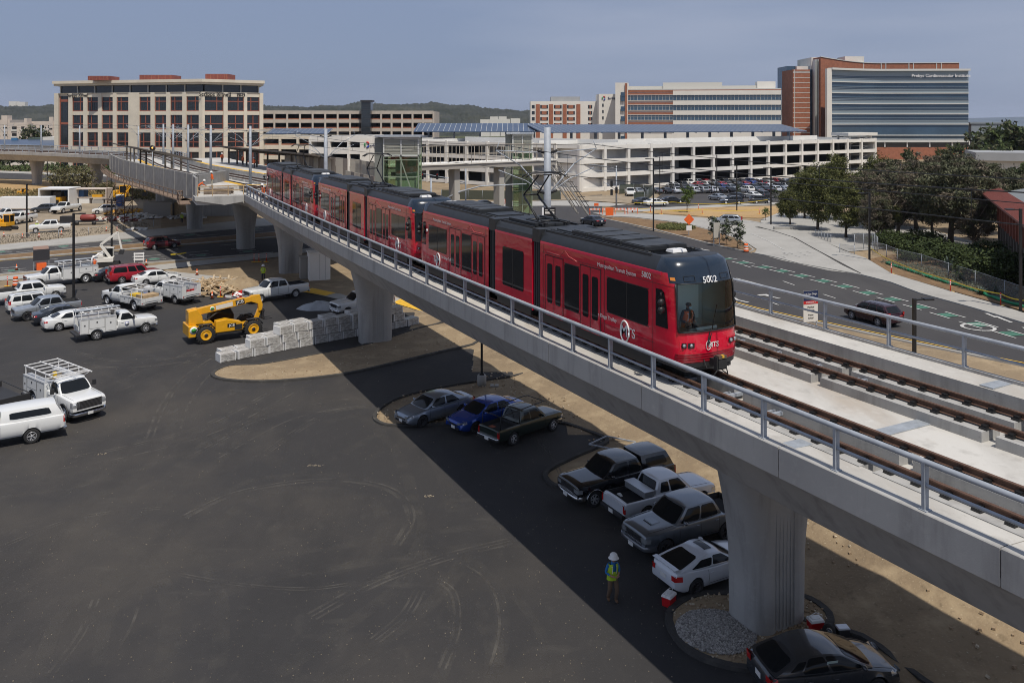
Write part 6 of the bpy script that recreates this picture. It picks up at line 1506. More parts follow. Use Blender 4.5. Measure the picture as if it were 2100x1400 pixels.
# heart institute tower
DT = 400; root = empty('hospital_tower', (*px2(1613, DT), 0), label='tall blue glass hospital tower with a concave front, pale floor lines and brick ends', cat='hospital'); O = Vector((*px2(1613, DT), 0))
def tp(px, d, z=0): return Vector(((px - CX) / FPX * d, d, z)) - O
def blk(px0, px1, y0, d, dep, nm, m, z0=0):
 b = MB(); a = tp(px0, d); c = tp(px1, d); b.bb(a.x, c.x, a.y, a.y + dep, z0, zy(y0, d), 0); b.obj(nm, m, root); return a.x, c.x, a.y, zy(y0, d)
blk(1613, 1650, 136, 412, 14, 'glass_bay', M_BLUEG); blk(1634, 1662, 136, 410, 14, 'wall', M_WALL); blk(1664, 1684, 118, 408, 20, 'wall', M_WALL)
x0, x1, yy, zt = blk(1626, 1661, 143, 401, 16, 'brick_wall', M_BRICK)
b = MB(); [b.bb(x0, x1, yy - .1, yy, z, z + .22) for z in frange(2, zt - 1, 2.35)]; [b.bb(x, x + .25, yy - .12, yy, 0, zt) for x in (x0 + .7,)]; b.obj('stone_band', M_SPAN, root)
blk(1661, 1684, 143, 404, 16, 'glass_bay', M_BLUEG)
b = MB(); a = tp(1671, 400); 
for k in range(4): b.bb(a.x + k * .75, a.x + k * .75 + .2, a.y - .3, a.y + 3, 0, zy(122, 400))
b.obj('fin', M_SPAN, root)
n = 30; pts = []
for i in range(n + 1):
 t = i / n; px = 1683 + (1967 - 1683) * t; d = 398 + 16 * sin(min(1, t * 2.2) * pi / 2); top = zy(117 + 9 * sin(min(1, t * 2.4) * pi / 2), 398 + 4 * t); pts.append((px, d, top))
b = MB()
for (p, d, z), (p2, d2, z2) in zip(pts, pts[1:]):
 a, c = tp(p, d), tp(p2, d2); b.add([(a.x, a.y, 0), (c.x, c.y, 0), (c.x, c.y, z2), (a.x, a.y, z), (a.x, a.y + 12, 0), (c.x, c.y + 12, 0), (c.x, c.y + 12, z2), (a.x, a.y + 12, z)], [(0, 1, 2, 3), (4, 7, 6, 5), (3, 2, 6, 7), (0, 3, 7, 4), (1, 5, 6, 2)], 0)
b.obj('brick_slab', M_BRICK, root)
b = MB()
for k in (13, 14, 19, 20, 25, 26): p, d, z = pts[k]; a = tp(p, d); b.bb(a.x, a.x + .35, a.y - .25, a.y, z - 7, z)
for (p, d, z), (p2, d2, z2) in zip(pts, pts[1:]): a, c = tp(p, d, z + .1), tp(p2, d2, z2 + .1); b.bar(a, c, .6, .3)
b.obj('stone_trim', M_SPAN, root)
blk(1733, 1772, 116, 412, 10, 'plant_room', M_WALL, 40)
gp = []
for i in range(41):
 t = i / 40; px = 1699 + (1986 - 1699) * t; d = 386 + 11 * sin(min(1, t / .38) * pi / 2) - 3 * max(0, t - .38); gp.append(tp(px, d))
zt = 40.2
def strip(nm, z0, z1, out, m, thick=None):
 b = MB()
 for a, c in zip(gp, gp[1:]):
  dd = (c - a).normalized(); nn = Vector((dd.y, -dd.x, 0)) * out; q, r = a + nn, c + nn
  b.add([(q.x, q.y, z0), (r.x, r.y, z0), (r.x, r.y, z1), (q.x, q.y, z1), (a.x, a.y + 1, z0), (c.x, c.y + 1, z0), (c.x, c.y + 1, z1), (a.x, a.y + 1, z1)], [(0, 1, 2, 3), (3, 2, 6, 7), (0, 4, 5, 1), (0, 3, 7, 4), (1, 5, 6, 2)], 0)
 return b.obj(nm, m, root)
strip('glass_front', 0, zt, 0, M_BLUEG)
FZ = [zy(y, 392) for y in (168.5, 191, 213, 234, 255, 278, 286.5)]
for z in FZ: strip('floor_line', z - .2, z + .25, .6, M_SPAN)
M_SPD = mat('grey_spandrel', (.26, .32, .36), .3, .2)
for z in FZ[:5]:
 for dz, h in ((1.5, .30), (2.2, .14), (2.9, .12)): strip('sunshade', z + dz, z + dz + h, .28, M_SPD)
 strip('spandrel_glass', z + .3, z + 1.5, .08, M_SPD)
strip('roof_edge', zt, zt + .9, 2.2, M_SPAN); strip('parapet_glass', zt - 2.5, zt - .1, .1, M_SPD)
b = MB(); a = tp(1700, 385); b.bb(a.x - 1, a.x + 1.2, a.y - .4, a.y + 2, 0, zt + .5); b.obj('stone_pier', M_WALL, root)
b = MB(); a = tp(1740, 380); c = tp(1987, 380); b.bb(a.x, c.x, a.y, a.y + 14, 0, 5.4, 0); b.bb(a.x, c.x, a.y - .5, a.y, 7.6, 8.5, 1); b.bb(a.x, c.x, a.y + .5, a.y + 14, 5.4, 7.6, 2); [b.bb(x, x + .5, a.y, a.y + .5, 5, 8, 1) for x in frange(a.x + 6, c.x, 10)]; b.obj('podium', [M_BRICK, M_SPAN, M_BGLASS], root)
d = (gp[40] - gp[20]).normalized(); pt = gp[32] + Vector((-1.0, -2.5, zy(154.5, 388)))
lettering('Prebys Cardiovascular Institute', 2.1, M_WHITE, root, pt, d, (0, 0, 1), True, 'lettering', .05)
# low red-roofed building at the right edge
root = empty('red_roofed_building', (*G(2060, 610).xy, G(2060, 610).z), label='low building with a red metal roof and red window piers at the right edge', cat='building')
O = root.location.copy(); A = D(2012, 400, 78) ; zb = T(42, 70)
A = Vector((43.6, 86, 0)); B = Vector((41.0, 62, 0)) 
A = Vector(((2046 - CX) / FPX * 99, 99, 0)); B = Vector(((2160 - CX) / FPX * 66, 66, 0)); dv = (B - A); L = dv.length; dv.normalize(); nv = Vector((-dv.y, dv.x, 0))   # nv points away (right)
rot = Matrix.Translation(A - Vector((O.x, O.y, 0))) @ Matrix.Rotation(atan2(dv.y, dv.x), 4, 'Z')
def rb(mb, nm, m): mb.v = [tuple(rot @ Vector(v) - Vector((0, 0, O.z))) for v in mb.v]; mb.obj(nm, m, root)
z0 = zr(75) - .6
b = MB(); b.bb(0, L, .5, 16, z0 - .2, z0 + 7.3); rb(b, 'wall', mat('dark_wall', (.11, .095, .08), .8, 0, .2, 2))
b = MB(); [b.bb(x, x + .5, 0, .5, z0 - .2, z0 + 3.6, 1) for x in frange(.2, L, 2.2)]; [b.bb(x + .05, x + .4, -.12, .5, z0 + 3.6, z0 + 7.4, 0) for x in frange(.2, L, 2.2)]; rb(b, 'pier', [M_TERRA, mat('brown_pier', (.14, .12, .10), .8)])
for x in frange(.8, L - 1, 2.2):
 b = MB(); b.bb(x, x + 1.5, .38, .5, z0 + 3.6, z0 + 4.2, 1); b.bb(x, x + 1.5, .38, .5, z0 + 4.2, z0 + 5.4, 0); b.bb(x, x + 1.5, .40, .5, z0 + 5.4, z0 + 7.2, 2); rb(b, 'window', [M_WALL, mat('blue_panel', (.06, .12, .30), .5), M_BGLASS])
b = MB(); b.add([(-1.5, -1.6, z0 + 6.9), (L + 1.5, -1.6, z0 + 6.9), (L + 1.5, .4, z0 + 7.4), (-1.5, .4, z0 + 7.4), (-1.5, -1.6, z0 + 7.1), (L + 1.5, -1.6, z0 + 7.1), (L + 1.5, .4, z0 + 7.6), (-1.5, .4, z0 + 7.6)], [(0, 3, 2, 1), (4, 5, 6, 7), (0, 1, 5, 4), (1, 2, 6, 5), (2, 3, 7, 6), (3, 0, 4, 7)], 0)
[b.bar((x, -1.6, z0 + 7.14), (x, .4, z0 + 7.64), .05, .08) for x in frange(-1.3, L + 1.4, .5)]; rb(b, 'red_roof', mat('red_metal', (.24, .085, .07), .55, 0, .1, 1))
b = MB(); b.add([(3, .3, z0 + 7.5), (L, .3, z0 + 7.5), (L, 16, z0 + 7.5), (3, 16, z0 + 7.5), (11, 7, z0 + 9.9), (L - 5, 7, z0 + 9.9)], [(0, 1, 5, 4), (1, 2, 5), (2, 3, 4, 5), (3, 0, 4)], 0); rb(b, 'grey_roof', mat('roof_grey2', (.20, .215, .22), .7))
# glass lift towers and the footbridge
def lift(px0, px1, d, ytop, label, zmid):
 root, L, fx = bl('lift_tower', px2(px0, d), px2(px1, d), label, 'lift tower'); zt = zy(ytop, d); Dp = L * .8
 g = MB(); [g.bb(x - .06, x + .06, y - .06, y + .06, 0, zt) for x in (0, L * .5, L) for y in (0, Dp)]
 for z in frange(1.0, zmid, 2.0): [g.bb(0, L, y - .04, y + .04, z, z + .1) for y in (0, Dp)]; [g.bb(x - .04, x + .04, 0, Dp, z, z + .1) for x in (0, L)]
 g.bar((L * .45, -.02, zmid), (L, -.02, zmid - 6.5), .12, .12); g.obj('steel_frame', mat('green_steel', (.30, .36, .27), .5, .3), root)
 q = MB()
 q.bb(.06, L - .06, .0, .02, .3, zmid); q.bb(.06, L - .06, Dp, Dp + .02, .3, zmid); q.bb(0, .02, .1, Dp, .3, zmid); q.bb(L, L + .02, .1, Dp, .3, zmid); q.obj('glass', M_TINT, root)
 c = MB(); c.bb(L * .3, L * .95, Dp * .35, Dp * .9, 0, zt - 1, 0); c.obj('lift_shaft', mat('shaft_grey', (.40, .44, .38), .7), root)
 b = MB(); [b.bb(-.02, L + .02, -.05, .0, z, z + .07, 0) for z in frange(zmid + .1, zt - .3, .17)]; b.bb(0, L, .05, Dp, zmid, zt - .2, 0); [b.bb(x - .08, x + .08, -.1, 0, zmid - .1, zt, 1) for x in (0, L / 2, L)]; b.bb(-.1, L + .1, -.1, 0, zmid - .15, zmid + .05, 1); b.bb(-.1, L + .1, -.12, 0, zt - .25, zt - .02, 1)
 b.obj('louvre_box', [mat('louvre', (.42, .42, .36), .6), M_SPAN], root)
 b = MB(); b.bb(-1.0, L + .3, -.5, Dp + .5, zt, zt + .18); b.obj('roof', M_GALV, root); b = MB(); b.bb(-1.1, -.1, .4, Dp, 2, zt - .1); [b.bb(-1.15, -1.1, y, y + .08, 2, zt - .1) for y in frange(.4, Dp, .4)]; b.obj('side_screen', mat('dark_screen', (.20, .21, .19), .6), root)
M_TINT = bpy.data.materials.new('tinted_glass'); M_TINT.use_nodes = True
n_ = M_TINT.node_tree.nodes; l_ = M_TINT.node_tree.links; n_.clear(); o_ = n_.new('ShaderNodeOutputMaterial'); t_ = n_.new('ShaderNodeBsdfTransparent'); t_.inputs[0].default_value = (.80, .89, .78, 1); g_ = n_.new('ShaderNodeBsdfGlossy'); g_.inputs['Roughness'].default_value = .03; x_ = n_.new('ShaderNodeMixShader'); x_.inputs[0].default_value = .12
l_.new(t_.outputs[0], x_.inputs[1]); l_.new(g_.outputs[0], x_.inputs[2]); l_.new(x_.outputs[0], o_.inputs[0])
lift(787, 858, 100, 281, 'green-tinted glass lift tower with a louvred top beside the station', 13.6)
lift(1052, 1091, 128, 275, 'smaller glass lift tower at the far end of the footbridge', 12.9)
A = Vector((*px2(600, 102), 0)); B = Vector((*px2(1140, 128), 0)); root = empty('footbridge', A, atan2((B - A).y, (B - A).x), label='pale concrete footbridge with mesh sides linking the two lift towers', cat='footbridge'); L = (B - A).length
zf = 11.75
b = MB(); b.bb(12, L, 0, 3, zf - .75, zf - .1, 0); b.bb(12, L, -.15, 3.15, zf - .1, zf + .12, 1); b.obj('deck', [mat('bridge_grey', (.33, .31, .28), .8), M_GCONC], root)
b = MB(); [b.bb(x, x + .06, y, y + .06, zf, zf + 2.4) for x in frange(12, L, 1.3) for y in (0, 2.9)]; [b.bb(12, L, y, y + .05, z, z + .05) for y in (0, 2.9) for z in (zf + 1.2, zf + 2.4)]; b.obj('side_fence', mat('beige_steel', (.45, .40, .33), .6), root)
for x in (24, 31.8): b = MB(); b.bb(x, x + .9, .8, 2.2, 0, zf - .7); b.obj('support_column', mat('col_grey', (.40, .385, .35), .85), root)
b = MB(); [b.tube([(L - 1 + k * .0, 1.5 + s_, zf + 1.5), (L + 7 + k, 1.5 + s_ + .6, 4)], .06, 5) for k in (0, .8) for s_ in (-1.2, 1.2)]; b.bar((L - 1, .3, zf), (L + 7, .3, 3), .12, .3); b.bar((L - 1, 2.7, zf), (L + 7, 2.7, 3), .12, .3)
[b.bar((L - 1 + t * 8, .2, zf + 1.3 - t * 8), (L - .4 + t * 8, 2.8, zf + 1.4 - t * 8.4), .1) for t in frange(0, 1, .1)]; b.obj('spiral_stair', mat('stair_grey', (.30, .285, .26), .8), root)
# far left: flats and a warehouse
for i, (a, c, yt, d, lab) in enumerate(((-60, 20, 246, 470, 'pink-white block of flats at the left edge below the hill'), (20, 58, 252, 460, 'pale block of flats beside the tall stair shaft, left of the office'), (60, 112, 249, 465, 'pale block of flats partly behind a tall tree, next to the office'))):
 root, L, fx = bl('apartment_block', px2(a, d), px2(c, d), lab, 'flats', 'flats below the hill'); zt = zy(yt, d)
 b = MB(); b.bb(0, L, 0, 14, 0, zt, 0); b.bb(L * .8, L * .95, -.5, 4, 0, zt + 2.4, 0); b.obj('wall', mat('pinkish_wall', (.60, .52, .45), .85, 0, .1, .1), root)
 n = max(2, int(L / 4))
 for k in range(4):
  for j in range(n):
   q = MB(); x = (j + .25) * L / n; z = 1.2 + k * (zt - 1.5) / 4; q.bb(x, x + L / n * .5, -.1, .0, z, z + 1.9, 0); q.bb(x - .2, x + L / n * .5 + .2, -.5, -.1, z - .5, z + .3, 1); q.obj('balcony', [M_DARK, M_WALL], root)
root, L, fx = bl('warehouse', px2(-80, 330), px2(112, 330), 'low building with a blue-grey metal roof and a mural, left of the office block', 'warehouse'); zt = zy(298, 330)
b = MB(); b.bb(0, L, 0, 25, 0, zt, 0); b.add([(-1, -1, zt), (L, -1, zt), (L, 9, zt + 2), (-1, 9, zt + 2)], [(0, 1, 2, 3)], 1); b.bb(fx(64), fx(88), 8, 16, zt, zy(282, 330), 0); b.bb(fx(88), fx(110), 8, 16, zt, zy(286, 330), 0); b.bb(fx(30), fx(64), 9, 16, zt, zy(284, 330), 2); b.obj('wall', [M_WALL, M_SOLAR, mat('dark_green_wall', (.07, .10, .09), .7)], root)
b = MB(); b.bb(fx(-2), fx(10), 8, 9, zt + 1, zy(284, 330), 0); b.obj('mural', mat('mural_blue', (.04, .16, .32), .7), root)
for k, (a, c, y0, y1, d) in enumerate(((985, 1068, 243, 250, 820), (905, 960, 228, 231, 1250), (1020, 1060, 226, 229, 1300), (18, 52, 208, 210, 1290), (1005, 1040, 238, 241, 900))):
 root, L, fx = bl('hillside_building', px2(a, d), px2(c, d), ['wide white building at the foot of the far wooded hill', 'small pale building high on the far hill, left one', 'small pale building high on the far hill, right one', 'pale building on the crest of the left hill', 'pale building just above the wide white one on the hill'][k], 'building', 'pale buildings on the far hills')
 b = MB(); n = max(2, int(L / 9)); 
 for j in range(n): b.bb(L * j / n, L * (j + 1) / n - .6, 0, 8, zy(y1, d) - 14, zy(y0, d) - random.uniform(0, 1.6))
 b.obj('wall', M_WALL, root)
root, L, fx = bl('low_building', px2(1992, 420), px2(2060, 420), 'low grey flat-roofed building behind the trees right of the tower', 'building'); b = MB(); b.bb(0, L, 0, 8, 0, zy(254, 420)); b.bb(-1, L + 1, -.5, 8, zy(254, 420), zy(251, 420), 0); b.obj('wall', mat('grey_blue_wall', (.20, .24, .28), .8), root)
root, L, fx = bl('low_building', px2(2010, 180), px2(2140, 176), 'long low grey building with a pale roof edge behind the right trees', 'building'); b = MB(); b.bb(0, L, 0, 14, 0, zy(330, 178), 0); b.bb(-1, L + 1, -1, 14, zy(330, 178), zy(313, 178), 1); b.obj('wall', [M_WALL, M_ROOFG], root)
# ================================================================ STREET FURNITURE, SITE OBJECTS, PEOPLE, TREES
def lamp(px, ybase, ytop, label, base=False, arm=1, ztop=None, hd=180, z=None):
 p = G(px, ybase) if z is None else P(px, ybase, z); h = (ybase - ytop) / FPX * p.y
 r = empty('street_lamp', p, radians(hd), label=label, cat='street lamp', group='black square lamp posts')
 b = MB(); z0 = .0
 if base: c = MB(); c.lathe([(.32, 0), (.32, .72), (.28, .78), (0, .78)], 20); c.obj('concrete_base', M_CONC, r); z0 = .78
 b.bb(-.09, .09, -.09, .09, z0, h); b.bb(-.16, .16, -.16, .16, z0, z0 + .08); b.obj('post', M_BLACK, r)
 b = MB(); b.bar((.0, 0, h - .1), (.75, 0, h - .04), .1, .08); b.bb(.55, 1.15, -.2, .2, h - .10, h + .0); b.obj('lamp_head', M_BLACK, r)
 return r
lamp(55, 488, 377, 'black lamp post at the left edge of the building yard', hd=0)
lamp(151, 611, 437, 'tallest black lamp post on the left, among the parked work vehicles', hd=0)
lamp(229, 541, 408, 'black lamp post left of the viaduct behind the red estate car', hd=180)
lamp(1340, 475, 325, 'black lamp post at the roadside planting strip behind the front tram')
lamp(1511, 433, 338, 'black lamp post on the dry grass strip by the car park')
lamp(1581, 461, 343, 'black lamp post left of the first pine')
lamp(1783, 535, 395, 'black lamp post in front of the dark tree crowns')
lamp(2093, 640, 428, 'black lamp post at the right edge before the red-roofed building', hd=180)
lamp(1353, 400, 322, 'thin black lamp post inside the garage car park'); lamp(1470, 398, 318, 'thin black lamp post in the middle of the car park, below the garage')
r = lamp(1875, 750, 612, 'nearest black lamp post, its flat arm over the road by the maroon crossover', hd=5)
r = empty('street_lamp', P(988, 790), 0, label='black lamp post on a round concrete base in the shade under the deck', cat='street lamp', group='black square lamp posts')
c = MB(); c.lathe([(.30, 0), (.30, .66), (.26, .72), (0, .72)], 20); c.obj('concrete_base', M_CONC, r); c = MB(); c.bb(-.075, .075, -.075, .075, .72, 7.4); c.bb(-.15, .15, -.15, .15, .72, .84); c.obj('post', M_BLACK, r)
for (x, y0, y1, lab) in ((97, 372, 330, 'thin lamp post by the far road, leftmost'), (170, 377, 338, 'thin lamp post by the far road, second from the left'), (228, 381, 335, 'thin lamp post by the far road, near the third viaduct pier'), (262, 372, 345, 'small thin lamp post right of the tall bush')):
 lamp(x, y0, y1, lab)
def flat_box(name, label, cat, px, py, d, m, z=0, rz=0, bev=0, group=None):
 p = G(px, py); b = MB(); b.bb(-d[0] / 2, d[0] / 2, -d[1] / 2, d[1] / 2, 0, d[2]); o = b.obj(name, m, None, loc=(p.x, p.y, p.z + z + .02), rz=rz, bev=bev); return tag(o, label, cat, group)
flat_box('drain_cover', 'pale concrete cover on the dirt beside the round lamp base', 'drain cover', 1014, 792, (.55, .4, .08), M_WALK)
# cones, barrels, delineators
def cone_mesh():
 b = MB(); b.lathe([(.145, .03), (.03, .72), (0, .72)], 12, m=0); b.lathe([(.112, .28), (.088, .44)], 12, m=1); b.bb(-.19, .19, -.19, .19, 0, .035, 2); return b.mesh('traffic_cone', [M_ORANGE, M_WHITE, M_RUBBER])
CN = cone_mesh()
def barrel_mesh():
 b = MB(); b.lathe([(.30, .05), (.28, .3)], 14, m=0); b.lathe([(.28, .3), (.27, .45)], 14, m=1); b.lathe([(.27, .45), (.26, .6)], 14, m=0); b.lathe([(.26, .6), (.25, .75)], 14, m=1); b.lathe([(.25, .75), (.22, 1.0), (0, 1.02)], 14, m=0); b.lathe([(.36, 0), (.36, .06), (.3, .07)], 14, m=2); return b.mesh('traffic_drum', [M_ORANGE, M_WHITE, M_RUBBER])
BR = barrel_mesh()
def post_mesh():
 b = MB(); b.lathe([(.05, .04), (.05, 1.05), (0, 1.06)], 8, m=0); b.lathe([(.054, .62), (.054, .72)], 8, m=1); b.lathe([(.054, .8), (.054, .9)], 8, m=1); b.bb(-.3, .3, -.14, .14, 0, .05, 2); return b.mesh('marker_post', [mat('marker_red', (.62, .05, .02), .6), M_WHITE, M_YEL])
PM = post_mesh()
def drop(me, name, cat, lst, group, dz=.06):
 for (x, y, lab) in lst:
  p = G(x, y); o = put(name, me, None, (p.x, p.y, p.z + dz)); tag(o, lab, cat, group)
drop(CN, 'traffic_cone', 'traffic cone', [(34, 555, 'orange cone in the road left of the white truck with the crane arm'), (46, 489, 'orange cone left of the yard lamp post'), (80, 488, 'orange cone just right of the yard lamp post'), (126, 483, 'orange cone in front of the red compressor truck'), (218, 475, 'orange cone at the yard edge by the second lamp'),
 (435, 613, 'orange cone beside the timber heap'), (404, 565, 'orange cone on the dirt behind the timber heap'), (300, 545, 'orange cone behind the white saloon on the footpath'), (8, 486, 'orange cone at the left picture edge by the yellow excavator'), (1297, 436, 'orange cone by the striped barrier at the crossing')], 'orange traffic cones')
drop(BR, 'traffic_drum', 'traffic drum', [(32, 588, 'orange and white drum at the left, beside the white truck bonnet'), (1530, 518, 'orange and white drum at the tip of the planting strip')], 'orange and white drums')
drop(PM, 'marker_post', 'marker post', [(1828, 563, 'red marker post nearest the mesh gate on the right pavement'), (1949, 600, 'red marker post in the middle of the right pavement'), (2052, 628, 'red marker post at the right end of the pavement'), (521, 538, 'marker post left of the third pier'), (531, 538, 'second marker post left of the third pier'), (546, 538, 'marker post touching the third pier'),
 (1356, 440, 'marker post on the dry grass right of the street tree'), (1440, 440, 'marker post on the dry grass below the lamp'), (1557, 440, 'marker post on the dry grass near the first pine'), (1334, 436, 'marker post left of the street tree'), (1432, 430, 'marker post beside the small dark car'), (15, 588, 'red marker post left of the white drum'), (240, 480, 'red marker post in the yard'), (452, 610, 'red marker post by the timber heap')], 'red marker posts')
# signs
def board_sign(px, py, h0, w, h, hd, m, label, name='sign', diamond=False, text=None, leg=2, tm=None, ts=.2, plate=None):
 p = G(px, py); r = empty(name, (p.x, p.y, p.z + .06), radians(hd), label=label, cat='sign')
 b = MB()
 if diamond: b.prismy([(0, h0), (h / 2, h0 + h / 2), (0, h0 + h), (-h / 2, h0 + h / 2)], -.02, .02, 0)
 else: b.bb(-w / 2, w / 2, -.03, .03, h0, h0 + h, 0)
 b.obj('board', m, r); b = MB()
 if leg == 2: b.bb(-w / 2 + .04, -w / 2 + .1, .03, .08, 0, h0 + h); b.bb(w / 2 - .1, w / 2 - .04, .03, .08, 0, h0 + h)
 else: b.bb(-.04, .04, .03, .09, 0, h0 + h)
 if plate: b.bb(-.3, .3, -.02, .03, h0 - .55, h0 - .05)
 b.obj('leg', M_GALV, r); return r
r = board_sign(1662, 671, .35, 1.25, 2.2, 20, M_WALL, 'white hospital direction sign with navy and red panels beside the far railing')
b = MB(); b.bb(-.63, .63, -.045, -.03, 1.85, 2.56); b.obj('navy_panel', mat('sign_navy2', (.012, .025, .08), .5), r); b = MB(); b.bb(-.63, .63, -.045, -.03, 1.62, 1.85); b.obj('red_panel', mat('sign_red', (.5, .02, .02), .5), r)
for t, z, s, m in (('UC San Diego', 2.33, .19, M_WHITE), ('Health', 2.07, .19, M_WHITE), ('EMERGENCY', 1.735, .15, M_WHITE), ('Medical', 1.40, .19, M_BLACK), ('Campus', 1.18, .19, M_BLACK), ('Preuss', .84, .17, M_BLACK), ('School', .62, .17, M_BLACK)): lettering(t, s, m, r, (.0, -.05, z), (1, 0, 0), (0, 0, 1), False, 'lettering', .004)
r = board_sign(1413, 485, 1.5, 1.3, 1.5, 10, M_ORANGE, 'orange diamond road-work sign with a white plate on the planting strip', diamond=True, leg=1, plate=True)
b = MB(); b.bb(-.38, .38, -.03, .02, .75, 1.45); b.obj('white_plate', M_WHITE, r)
board_sign(1250, 449, .5, 1.3, 1.3, 5, M_ORANGE, 'square orange road-work sign by the striped barrier')
board_sign(1223, 432, .8, .8, .5, 5, M_ORANGE, 'small orange sign at the left end of the striped barrier')
board_sign(1470, 505, 1.0, .9, 1.9, 15, mat('sign_back', (.45, .43, .38), .6), 'pale wooden sign standing between the young trees')
r = board_sign(85, 556, 1.2, 1.7, 1.3, 35, mat('msg_board', (.03, .03, .035), .5), 'black message board trailer with an orange top in the left road'); b = MB(); b.box((0, .5, 2.6), (1.6, 1.0, .06), 0, rx=.3); b.obj('solar_lid', mat('lid', (.25, .16, .12), .5), r); b = MB(); b.bb(-.5, .5, -.2, 1.0, .1, .9); b.obj('trailer_base', M_ORANGE, r)
p = G(1258, 440); r = empty('barrier', (p.x, p.y, p.z + .05), radians(4), label='row of orange and white striped barrier boards at the crossing', cat='barrier')
for k in range(4):
 b = MB(); x0 = -4.2 + k * 2.2
 for i in range(8): b.bb(x0 + i * .24, x0 + i * .24 + .12, -.03, .03, .75, 1.05, 0); b.bb(x0 + i * .24 + .12, x0 + i * .24 + .24, -.03, .03, .75, 1.05, 1)
 for x in (x0 + .1, x0 + 1.8): b.bar((x, -.3, 0), (x, 0, 1.0), .05); b.bar((x, .3, 0), (x, 0, 1.0), .05)
 b.obj('barrier_board', [M_ORANGE, M_WHITE], r)
for (x, y, lab) in ((285, 543, 'white striped barricade boards on the footpath beyond the red estate'), (1040, 424, 'orange striped barricade at the crossing behind the middle tram')):
 p = G(x, y); r = empty('barricade', (p.x, p.y, p.z + .06), .3, label=lab, cat='barricade'); b = MB(); [b.bb(-.6, .6, -.02, .02, z, z + .22) for z in (.5, .85, 1.2)]; b.obj('board', M_WHITE if x < 500 else M_ORANGE, r); b = MB(); [b.bar((sx, sy_, 0), (sx, 0, 1.45), .05) for sx in (-.5, .5) for sy_ in (-.35, .35)]; b.obj('stand', M_WHITE, r)
q = W3(s_of_px(1120), CM, 0); pl = empty('pole_sign', (q.x + .05, q.y - .34, Z_DECK + 3.35), radians(2), label='black and white plate with a white triangle on the thick line pole', cat='sign')
b = MB(); b.bb(-.24, .34, -.02, .02, 0, 1.3, 0); b.bb(-.33, -.24, -.02, .02, -.1, 1.3, 1); b.obj('plate', [M_BLACK, M_WHITE], pl); b = MB()
b.prismy([(-.14, .08), (.24, .08), (.05, .36)], -.035, -.02, 0); b.obj('triangle', M_WHITE, pl); b = MB(); [b.bb(-.18, .28, -.032, -.02, z, z + h_) for z, h_ in ((.50, .05), (.60, .03), (.68, .05), (.80, .04), (1.0, .10), (1.16, .04))]; b.obj('printed_lines', M_WALL, pl)
# railway signals and street signals
def signal(px, py, d, h, label, ctop, lit=None):
 p = Vector((*px2(px, d), 0)); z0 = T(p.x, p.y)
 r = empty('traffic_signal', (p.x, p.y, z0), 0, label=label, cat='traffic signal'); return r, z0
r, z0 = signal(955, 0, 150, 8, 'galvanised signal pole with a curved mast arm at the crossing, left one', 0); h = zy(333, 150) - z0
b = MB(); b.tube([(0, 0, 0), (0, 0, h)], [.16, .11], 10); b.tube([(0, 0, h - 3.6), (-3, 0, h - 2.8), (-7, 0, h - 2.1), (-9.5, 0, h - 1.9)], [.1, .08, .06, .05], 8); b.tube([(0, 0, h - .2), (-1.2, 0, h + .3)], .04, 6); b.obj('mast', M_GALV, r)
for x in (-5.0, -7.6): b = MB(); b.bb(x - .2, x + .2, -.15, .15, h - 3.0, h - 1.9, 0); b.lathe([(.12, -.17), (0, -.2)], 10, (x, 0, h - 2.15), 'Y', 1); b.obj('signal_head', [M_BLACK, M_REDL], r)
b = MB(); b.bb(-9.2, -8.5, -.1, 0, h - 2.7, h - 1.9); b.obj('blue_plate', mat('blue_sign', (.03, .2, .6), .5), r)
r, z0 = signal(1264, 0, 158, 8, 'galvanised signal pole with black signal heads beside the striped barrier', 0); h = zy(340, 158) - z0
b = MB(); b.tube([(0, 0, 0), (0, 0, h)], [.17, .11], 10); b.tube([(0, 0, h - .6), (-2.6, 0, h), (-5.2, 0, h + .25)], [.08, .06, .05], 8); b.tube([(0, 0, h - 4.5), (-2.4, 0, h - 3.0)], .06, 6); b.tube([(0, 0, h - 1.0), (-4, 0, h - .9)], .035, 6); b.obj('mast', M_GALV, r)
for x, z in ((-.9, 2.6), (-.9, 4.2), (.0, 3.0)): b = MB(); b.bb(x - .22, x + .22, -.3, .0, z, z + 1.1, 0); b.obj('signal_head', M_BLACK, r)
r, z0 = signal(884, 0, 128, 8, 'galvanised mast arm pole rising between the tram roofs and reaching right', 0); h = 9.0
b = MB(); b.tube([(0, 0, 0), (0, 0, zy(365, 128) - z0)], [.2, .15], 10); b.obj('mast', M_GALV, r)
A_ = D(905, 412, 118); B_ = D(985, 382, 118); C_ = D(1080, 377, 118); r = empty('mast_arm', A_, label='long white curved signal arm stretching right above the tram roof', cat='traffic signal'); b = MB(); b.tube([A_ - A_, A_.lerp(B_, .5) - A_ + Vector((0, 0, .3)), B_ - A_, C_ - A_], [.14, .12, .1, .07], 8); b.obj('arm', M_GALV, r); b = MB(); b.tube([(0, 0, 0), (0, 0, -A_.z + T(A_.x, A_.y))], .15, 8); b.obj('post', M_GALV, r)
q = W3(s_of_px(416), -3.0, ZP); r = empty('railway_signal', q, 0, label='round black railway signal showing amber above the left platform', cat='railway signal'); b = MB(); b.tube([(0, 0, 0), (0, 0, 3.2)], .06, 8); b.obj('post', M_GALV, r); b = MB(); b.lathe([(0, .08), (.45, .08), (.45, -.05), (0, -.06)], 20, (0, 0, 3.6), 'Y', 0); b.lathe([(.13, -.08), (0, -.12)], 10, (0, 0, 3.65), 'Y', 1); b.obj('signal_head', [M_BLACK, mat('amber_lit', (1, .45, .08), .4, emit=2.0)], r)
